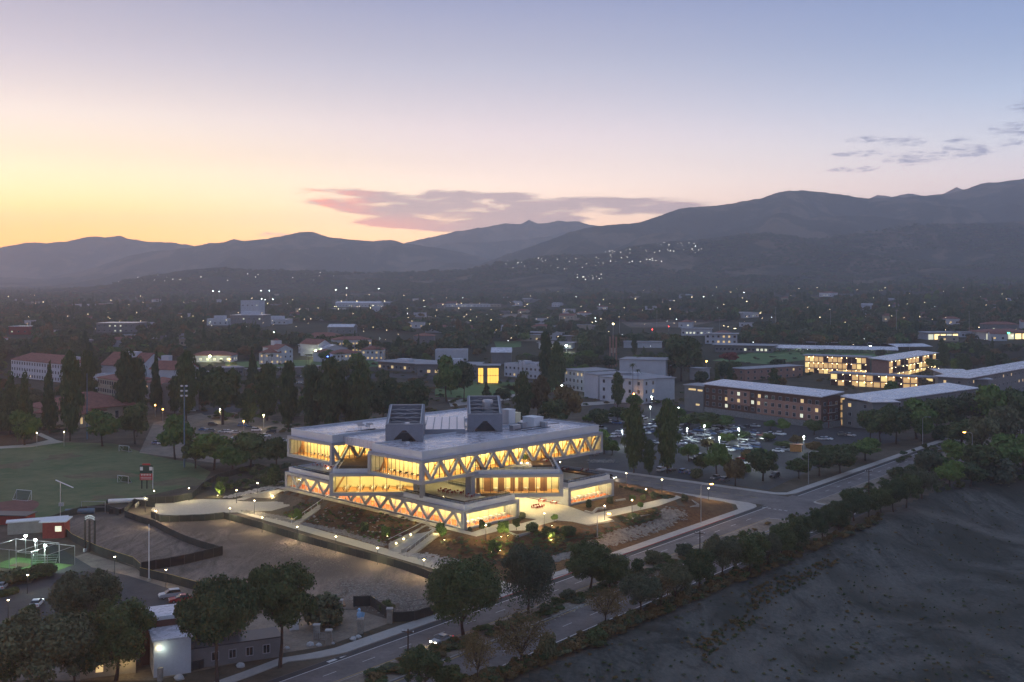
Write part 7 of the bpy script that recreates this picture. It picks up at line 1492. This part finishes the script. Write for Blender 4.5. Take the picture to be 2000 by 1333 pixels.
# planting round the building
for i, a in enumerate((('bush_green', 581, 993, 1018, 18, 'lit bush on the bank left of the narrow stairs'), ('bush_green', 753, 1026, 1050, 20, 'lit bush low on the big planted bank'), ('bush', 712, 1018, 1040, 16, 'dark bush beside the lit one on the big bank'), ('bush_green', 862, 1018, 1050, 20, 'bright tall bush at the top of the ramp stairs'), ('bush_green', 983, 1015, 1044, 26, 'bright bush by the low planter wall'), ('bush_green', 961, 1052, 1080, 16, 'taller yellow-lit bush in the front bed'), ('bush_green', 974, 1058, 1078, 12, 'smaller yellow-lit bush in the front bed'), ('green', 1083, 1004, 1020, 14, 'small round tree at the edge of the paved court'), ('oak', 1009, 1012, 1036, 16, 'young tree inside the planter wall'), ('bush', 1020, 998, 1014, 14, 'shrub at the glass corner by the court'), ('bush', 941, 1014, 1034, 13, 'dark shrub before the glass end wall'), ('bush', 954, 1020, 1030, 10, 'low shrub before the glass end wall'), ('bush', 918, 1028, 1038, 9, 'tiny shrub at the building corner'), ('oak', 1025, 886, 903, 15, 'young tree on the upper right roof terrace'),
                       ('green', 1251, 980, 996, 12, 'little tree beside the crossing of garden walks'), ('bush', 1256, 964, 978, 12, 'dark shrub in the garden bed, first of two'), ('bush', 1277, 958, 976, 12, 'dark shrub in the garden bed, second of two'), ('bush', 1337, 963, 980, 14, 'shrub at the inner end of the tall garden wall'), ('bush', 1235, 966, 978, 14, 'low shrub before the right glass wing'), ('bush', 1192, 968, 985, 14, 'shrub beneath the right glass wing'), ('bush', 1150, 975, 992, 12, 'left shrub beneath the right glass wing'), ('bush_green', 430, 938, 969, 20, 'tall yellow-lit shrub behind the forecourt'), ('bush', 535, 908, 950, 28, 'grey tree on the rise behind the stone swale'), ('bush', 1040, 1020, 1040, 26, 'grey shrub clump below the plaza walk'), ('bush', 1070, 1030, 1050, 30, 'grey shrub clump under the plaza wall'), ('bush', 1110, 1026, 1048, 30, 'second grey clump under the plaza wall'))):
    zz = {1009: PZ + .15, 1083: PZ + .1, 1025: z2r, 1251: PZ, 1256: PZ, 1277: PZ}.get(a[1]); tree(*a, 'planting round the science building', zz)
# ---- random fill of the campus, kept clear of buildings, roofs, roads and lawns
KEEP = [(20, 690, 130, 745), (190, 730, 235, 772), (200, 678, 276, 740), (292, 698, 398, 760), (370, 682, 460, 712), (440, 704, 480, 740), (500, 662, 750, 716), (540, 650, 580, 712), (735, 690, 940, 736), (925, 708, 985, 755), (850, 680, 915, 700), (955, 676, 1000, 706), (985, 696, 1060, 742), (1100, 706, 1330, 792), (1340, 715, 1375, 745), (1335, 740, 1612, 840), (1605, 760, 1920, 838), (1560, 685, 1840, 765), (1455, 708, 1570, 745), (1400, 655, 1830, 700), (1800, 636, 1880, 668), (1915, 640, 2010, 668), (1820, 690, 2010, 782), (1375, 640, 1445, 690), (1325, 628, 1392, 660), (850, 740, 1120, 800), (1185, 650, 1210, 720), (440, 700, 660, 724), (960, 655, 1080, 685), (1048, 662, 1125, 686), (316, 745, 348, 808), (50, 760, 236, 825), (1190, 605, 1440, 650), (570, 722, 625, 756), (300, 780, 330, 806), (440, 585, 515, 632), (1215, 668, 1295, 684), (404, 614, 450, 640), (510, 618, 665, 640), (185, 630, 265, 652), (15, 640, 58, 660), (650, 586, 745, 604), (865, 588, 970, 602), (1450, 608, 1515, 628), (1590, 570, 1628, 582), (1915, 630, 1995, 650)]
def inpoly(x, y, P_):
    c = False; n = len(P_)
    for i in range(n):
        x0, y0 = P_[i]; x1, y1 = P_[(i + 1) % n]
        if (y0 > y) != (y1 > y) and x < (x1 - x0) * (y - y0) / (y1 - y0) + x0: c = not c
    return c
NOGO = [[(260, 905), (260, 885), (290, 824), (430, 796), (610, 830), (640, 905)], [(1140, 1000), (1120, 860), (1140, 775), (1340, 782), (1700, 815), (1860, 850), (1500, 1000)], [(500, 1400), (540, 845), (1210, 800), (1330, 980), (1900, 860), (2100, 850), (2100, 1400)], [(-400, 1400), (-400, 845), (130, 858), (300, 885), (560, 960), (560, 1400)]]
cand = []
for _ in range(6000):
    px = rnd.uniform(-60, 2060); py = 690 + 175 * rnd.random(); x, y, z = at(px, py)
    if rnd.random() > (y / 900) ** 1.0: continue
    if any(inpoly(px, py, P_) for P_ in NOGO): continue
    k = rnd.random(); kd, h, w_ = (('oak', rnd.uniform(8, 14), rnd.uniform(9, 15)) if k < .5 else ('oak_brown', rnd.uniform(7, 12), rnd.uniform(8, 12)) if k < .66 else ('column', rnd.uniform(14, 24), rnd.uniform(6, 10)) if k < .8 else ('oak_grey', rnd.uniform(7, 12), rnd.uniform(8, 12)) if k < .92 else ('conifer', rnd.uniform(13, 22), rnd.uniform(6, 9)))
    s_ = F / y; t_ = py - h * s_; hw = w_ * s_ / 2
    if any(px + hw > a and px - hw < c and t_ < d and py > (b + d) / 2 + 2 for a, b, c, d in KEEP) and rnd.random() < .97: continue
    if any(math.hypot(x - q[1], y - q[2]) < 7.5 for q in cand): continue
    cand.append((px, x, y, z, kd, h, w_))
    if len(cand) >= 260: break
ZN = [(-100, 'in the left campus around the tiled halls'), (330, 'among the lawns left of the village'), (620, 'in the woods behind the left roof tower'), (900, 'between the gallery and the white apartments'), (1180, 'around the white apartments and red signal lamps'), (1420, 'around the lit gallery dormitory'), (1700, 'in the grounds of the far right dormitories')]
DS = {'oak': 'dark rounded tree', 'oak_brown': 'brownish tree', 'column': 'tall narrow dark tree', 'oak_grey': 'grey-green tree', 'conifer': 'pointed dark conifer'}
cnt = {}
for px, x, y, z, kd, h, w_ in sorted(cand):
    zi = max(i for i, q in enumerate(ZN) if px >= q[0]); k = (zi, kd); n_ = cnt.get(k, 0); cnt[k] = n_ + 1
    plant(kd, x, y, z, h, w_, f'{ordw(n_)} {DS[kd]} from the left {ZN[zi][1]}', f'{DS[kd]}s of the campus')
# ---- the far woods: one mass that nobody could count, instanced on points
src = bpy.data.collections.new('woods_source')
for i, (lb, n_, sz, mt) in enumerate(((lobes_round(10), 420, .085, 'leaf_dark'), (lobes_round(10, jit=.5), 420, .085, 'leaf_dark'), (lobes_round(9), 380, .09, 'leaf_brown'), (lobes_round(9), 380, .09, 'leaf_grey'), (lobes_round(9), 380, .09, 'leaf_green'), (conif(9), 420, .07, 'leaf_dark'))):
    me = leaves('woods_tree', lb, n_, sz, mt); src.objects.link(bpy.data.objects.new('woods_%s' % 'abcdef'[i], me))
def scatter(name, pts, idx, scl):
    me = bpy.data.meshes.new(name); me.from_pydata(pts, [], [])
    a = me.attributes.new('idx', 'INT', 'POINT'); a.data.foreach_set('value', idx)
    a = me.attributes.new('scl', 'FLOAT_VECTOR', 'POINT'); a.data.foreach_set('vector', np.array(scl, dtype=np.float32).ravel())
    a = me.attributes.new('rot', 'FLOAT_VECTOR', 'POINT'); a.data.foreach_set('vector', np.array([(0, 0, rnd.random() * 6.28) for _ in pts], dtype=np.float32).ravel())
    o = tag(link(name, me), kind='stuff'); g = bpy.data.node_groups.new(name, 'GeometryNodeTree')
    g.interface.new_socket('Geometry', in_out='INPUT', socket_type='NodeSocketGeometry'); g.interface.new_socket('Geometry', in_out='OUTPUT', socket_type='NodeSocketGeometry')
    gi = g.nodes.new('NodeGroupInput'); go = g.nodes.new('NodeGroupOutput'); ci = g.nodes.new('GeometryNodeCollectionInfo'); ci.inputs['Collection'].default_value = src; ci.inputs['Separate Children'].default_value = True; ci.inputs['Reset Children'].default_value = True
    ip = g.nodes.new('GeometryNodeInstanceOnPoints'); ip.inputs['Pick Instance'].default_value = True
    def att(nm, ty): n = g.nodes.new('GeometryNodeInputNamedAttribute'); n.data_type = ty; n.inputs[0].default_value = nm; return n.outputs[0]
    g.links.new(gi.outputs[0], ip.inputs['Points']); g.links.new(ci.outputs[0], ip.inputs['Instance']); g.links.new(att('idx', 'INT'), ip.inputs['Instance Index']); g.links.new(att('rot', 'FLOAT_VECTOR'), ip.inputs['Rotation']); g.links.new(att('scl', 'FLOAT_VECTOR'), ip.inputs['Scale']); g.links.new(ip.outputs[0], go.inputs[0])
    md = o.modifiers.new('scatter', 'NODES'); md.node_group = g; return o
n_ = 60000; Yv = (rs.random_sample(n_) * (6200 ** 1.55 - 640 ** 1.55) + 640 ** 1.55) ** (1 / 1.55); Yv[:16000] = 650 + 1500 * rs.random_sample(16000) ** .8; Xv = (rs.random_sample(n_) * 2700 - 350 - 1000) / F * Yv; Zv = H(Xv, Yv)
pyv = HOR + (CH - Zv) * F / Yv; pxv = 1000 + Xv / Yv * F
clump = np.array([noise.noise((a * .004, b * .002, 2.)) for a, b in zip(Xv, Yv)])
HW = [(q[0] - 16, q[1] - 8, q[0] + 16, q[1] + 1) for q in HS]
ok = (clump > -.32) & ((pyv < 690) | (Yv > 900)); 
ht = rs.uniform(7, 14, n_) * (1 + (rs.random_sample(n_) > .93) * .6); wd_ = rs.uniform(9, 16, n_); s_ = F / Yv
for a, b, c, d in KEEP + [(1195, 612, 1430, 642)]: ok &= ~((pxv + wd_ * s_ / 2 > a) & (pxv - wd_ * s_ / 2 < c) & (pyv - ht * s_ < d - 2) & (pyv > (b + d) / 2 + 2))
for a, b, c, d in HW: ok &= ~((pxv > a) & (pxv < c) & (pyv - ht * s_ < d - 4) & (pyv > d - 1) & (rs.random_sample(n_) < .8))
thin = (pxv > 780) & (pxv < 1180) & (pyv > 600) & (pyv < 648); ok &= ~(thin & (rs.random_sample(n_) < .6)); ht = np.where(thin, ht * .6, ht)
I = np.where(ok)[0]; ki = rs.choice(6, n_, p=[.3, .24, .16, .14, .05, .11]); cw = np.where(ki == 5, .45, 1.); chh = np.where(ki == 5, 1.45, 1.)
scatter('far_woods', [(float(Xv[i]), float(Yv[i]), float(Zv[i]) - .4) for i in I], [int(ki[i]) for i in I], [(wd_[i] * cw[i], wd_[i] * cw[i], ht[i] * chh[i]) for i in I])
# chaparral on the foothill: dense in the gullies, thin on the spurs
nF = 15000; J = rs.randint(0, len(FV), nF * 3); J = J[(FV[J, 1] < 4450) & (fpx[J] > -80) & (fpx[J] < 2080) & (FV[J, 2] > 30)][:nF]
PV = FV[J] + np.stack([rs.uniform(-1, 1, len(J)) * 12, rs.uniform(-1, 1, len(J)) * 14, np.full(len(J), -2.)], 1)
cl = np.array([noise.noise((p[0] * .004, p[1] * .004, 7.)) for p in PV]); PV = PV[cl > -.18]
scatter('chaparral', [tuple(float(q) for q in p) for p in PV], [int(k) for k in rs.choice(4, len(PV), p=[.4, .3, .12, .18])], [(w_, w_, h_) for w_, h_ in zip(rs.uniform(9, 24, len(PV)), rs.uniform(5, 12, len(PV)))])
# undergrowth on the campus ground, slopes and verges
def undergrowth(name, polys, n_, hr, wr, kinds, keep=True, zz=None):
    pts, ix, sl = [], [], []
    for poly, frac in polys:
        xs = [p[0] for p in poly]; ys_ = [p[1] for p in poly]; k = 0; tries = 0
        while k < n_ * frac and tries < n_ * 30:
            tries += 1; px, py = rnd.uniform(min(xs), max(xs)), rnd.uniform(min(ys_), max(ys_))
            if not inpoly(px, py, poly): continue
            x, y, z = at(px, py); h = rnd.uniform(*hr); pts.append((x, y, z)); ix.append(rnd.choice(kinds)); w_ = rnd.uniform(*wr); sl.append((w_, w_, h)); k += 1
    return scatter(name, pts, ix, sl)
undergrowth('slope_plants', [([(600, 1024), (650, 985), (820, 1020), (760, 1068), (640, 1030)], .55), ([(545, 1005), (590, 985), (635, 978), (580, 1020)], .15), ([(860, 1060), (900, 1048), (925, 1058), (1040, 1045), (1090, 1035), (1060, 1085), (960, 1105), (900, 1100)], .6)], 420, (.3, .9), (.5, 1.3), (2, 3, 3, 4))
undergrowth('garden_plants', [([(1060, 1030), (1150, 1042), (1200, 1030), (1215, 1026), (1170, 1058), (1080, 1090), (1030, 1090)], .5), ([(1200, 1012), (1285, 995), (1290, 1012), (1230, 1030)], .3), ([(1200, 950), (1320, 972), (1300, 976), (1240, 962)], .2)], 420, (.3, .8), (.8, 1.8), (0, 3, 3, 2))
undergrowth('roadside_scrub', [([(900, 1345), (1060, 1285), (1240, 1206), (1400, 1138), (1560, 1075), (1680, 1030), (1720, 1010), (1725, 1020), (1560, 1092), (1400, 1156), (1240, 1226), (1060, 1300), (920, 1362)], 1.)], 620, (.6, 2.2), (1., 3.), (2, 2, 2, 3, 1))
undergrowth('median_shrubs', [([(700, 1330), (860, 1263), (1000, 1210), (1225, 1127), (1350, 1084), (1500, 1022), (1512, 1022), (1350, 1096), (1225, 1142), (1000, 1232), (860, 1285), (730, 1345)], 1.), ([(1660, 968), (1840, 880), (1855, 880), (1680, 975)], .3)], 220, (.5, 1.3), (1., 3.2), (0, 1, 3, 2))
undergrowth('campus_understorey', [([(-20, 700), (2020, 690), (2020, 760), (1600, 770), (1340, 800), (1150, 800), (700, 840), (560, 850), (300, 800), (100, 850), (-20, 850)], 1.)], 900, (1., 3.), (2., 5.), (0, 1, 2, 3))
undergrowth('bank_scrub', [([(1750, 880), (2040, 850), (2040, 940), (1860, 960), (1720, 990)], .5), ([(490, 915), (560, 905), (560, 950), (500, 955), (420, 965), (400, 958)], .2), ([(0, 1140), (100, 1120), (100, 1130), (0, 1150)], .15), ([(395, 1165), (430, 1170), (420, 1185), (380, 1180)], .04)], 380, (1., 3.2), (1.5, 4.), (0, 1, 3))
undergrowth('field_weeds', [([(900, 1360), (1450, 1120), (1720, 1030), (2010, 900), (2010, 1340)], 1.)], 700, (.15, .5), (.25, 1.1), (2, 1, 3))
undergrowth('field_bank_weeds', [([(1450, 1160), (1620, 1090), (1640, 1100), (1560, 1150), (1460, 1200)], .6), ([(1350, 1260), (1450, 1205), (1500, 1200), (1380, 1290)], .4)], 300, (.3, .8), (.4, 1.2), (2, 2, 1))
# ivy-dark hedge by the cages
for i, (a, b, t_) in enumerate((((0, 1142), (105, 1112), 'along the foot of the batting cages'), ((-20, 1172), (35, 1158), 'low and clipped at the car park corner'))):
    p = np.array(atz(*a, 0)); q = np.array(atz(*b, 0)); o = thing('hedge', 'dark green hedge ' + t_, 'hedge', (*p, 0), math.atan2(*(q - p)[::-1])); L = float(np.linalg.norm(q - p))
    lb = [(x, rs.uniform(-.2, .2), .6, .9, .7) for x in np.arange(0, L, .8)]; link('foliage', leaves('foliage', lb, 3500, .16, 'leaf_dark'), o)
# overhead wires at the near pole
a = at(797, 1345); b = at(1367, 1153); m = MB()
for k, dz in enumerate((0., -.9)):
    P0 = Vector((a[0], a[1], a[2] + 14.5 + dz)); P1 = Vector((b[0], b[1], b[2] + 13.3 + dz)); m.tube([P0.lerp(P1, q / 10) - Vector((0, 0, 1.2 * (1 - (2 * q / 10 - 1) ** 2))) for q in range(11)], .025, 4)
tag(m.build('overhead_wire', 'black'), 'pair of sagging black wires strung between the two dark utility poles', 'wire')
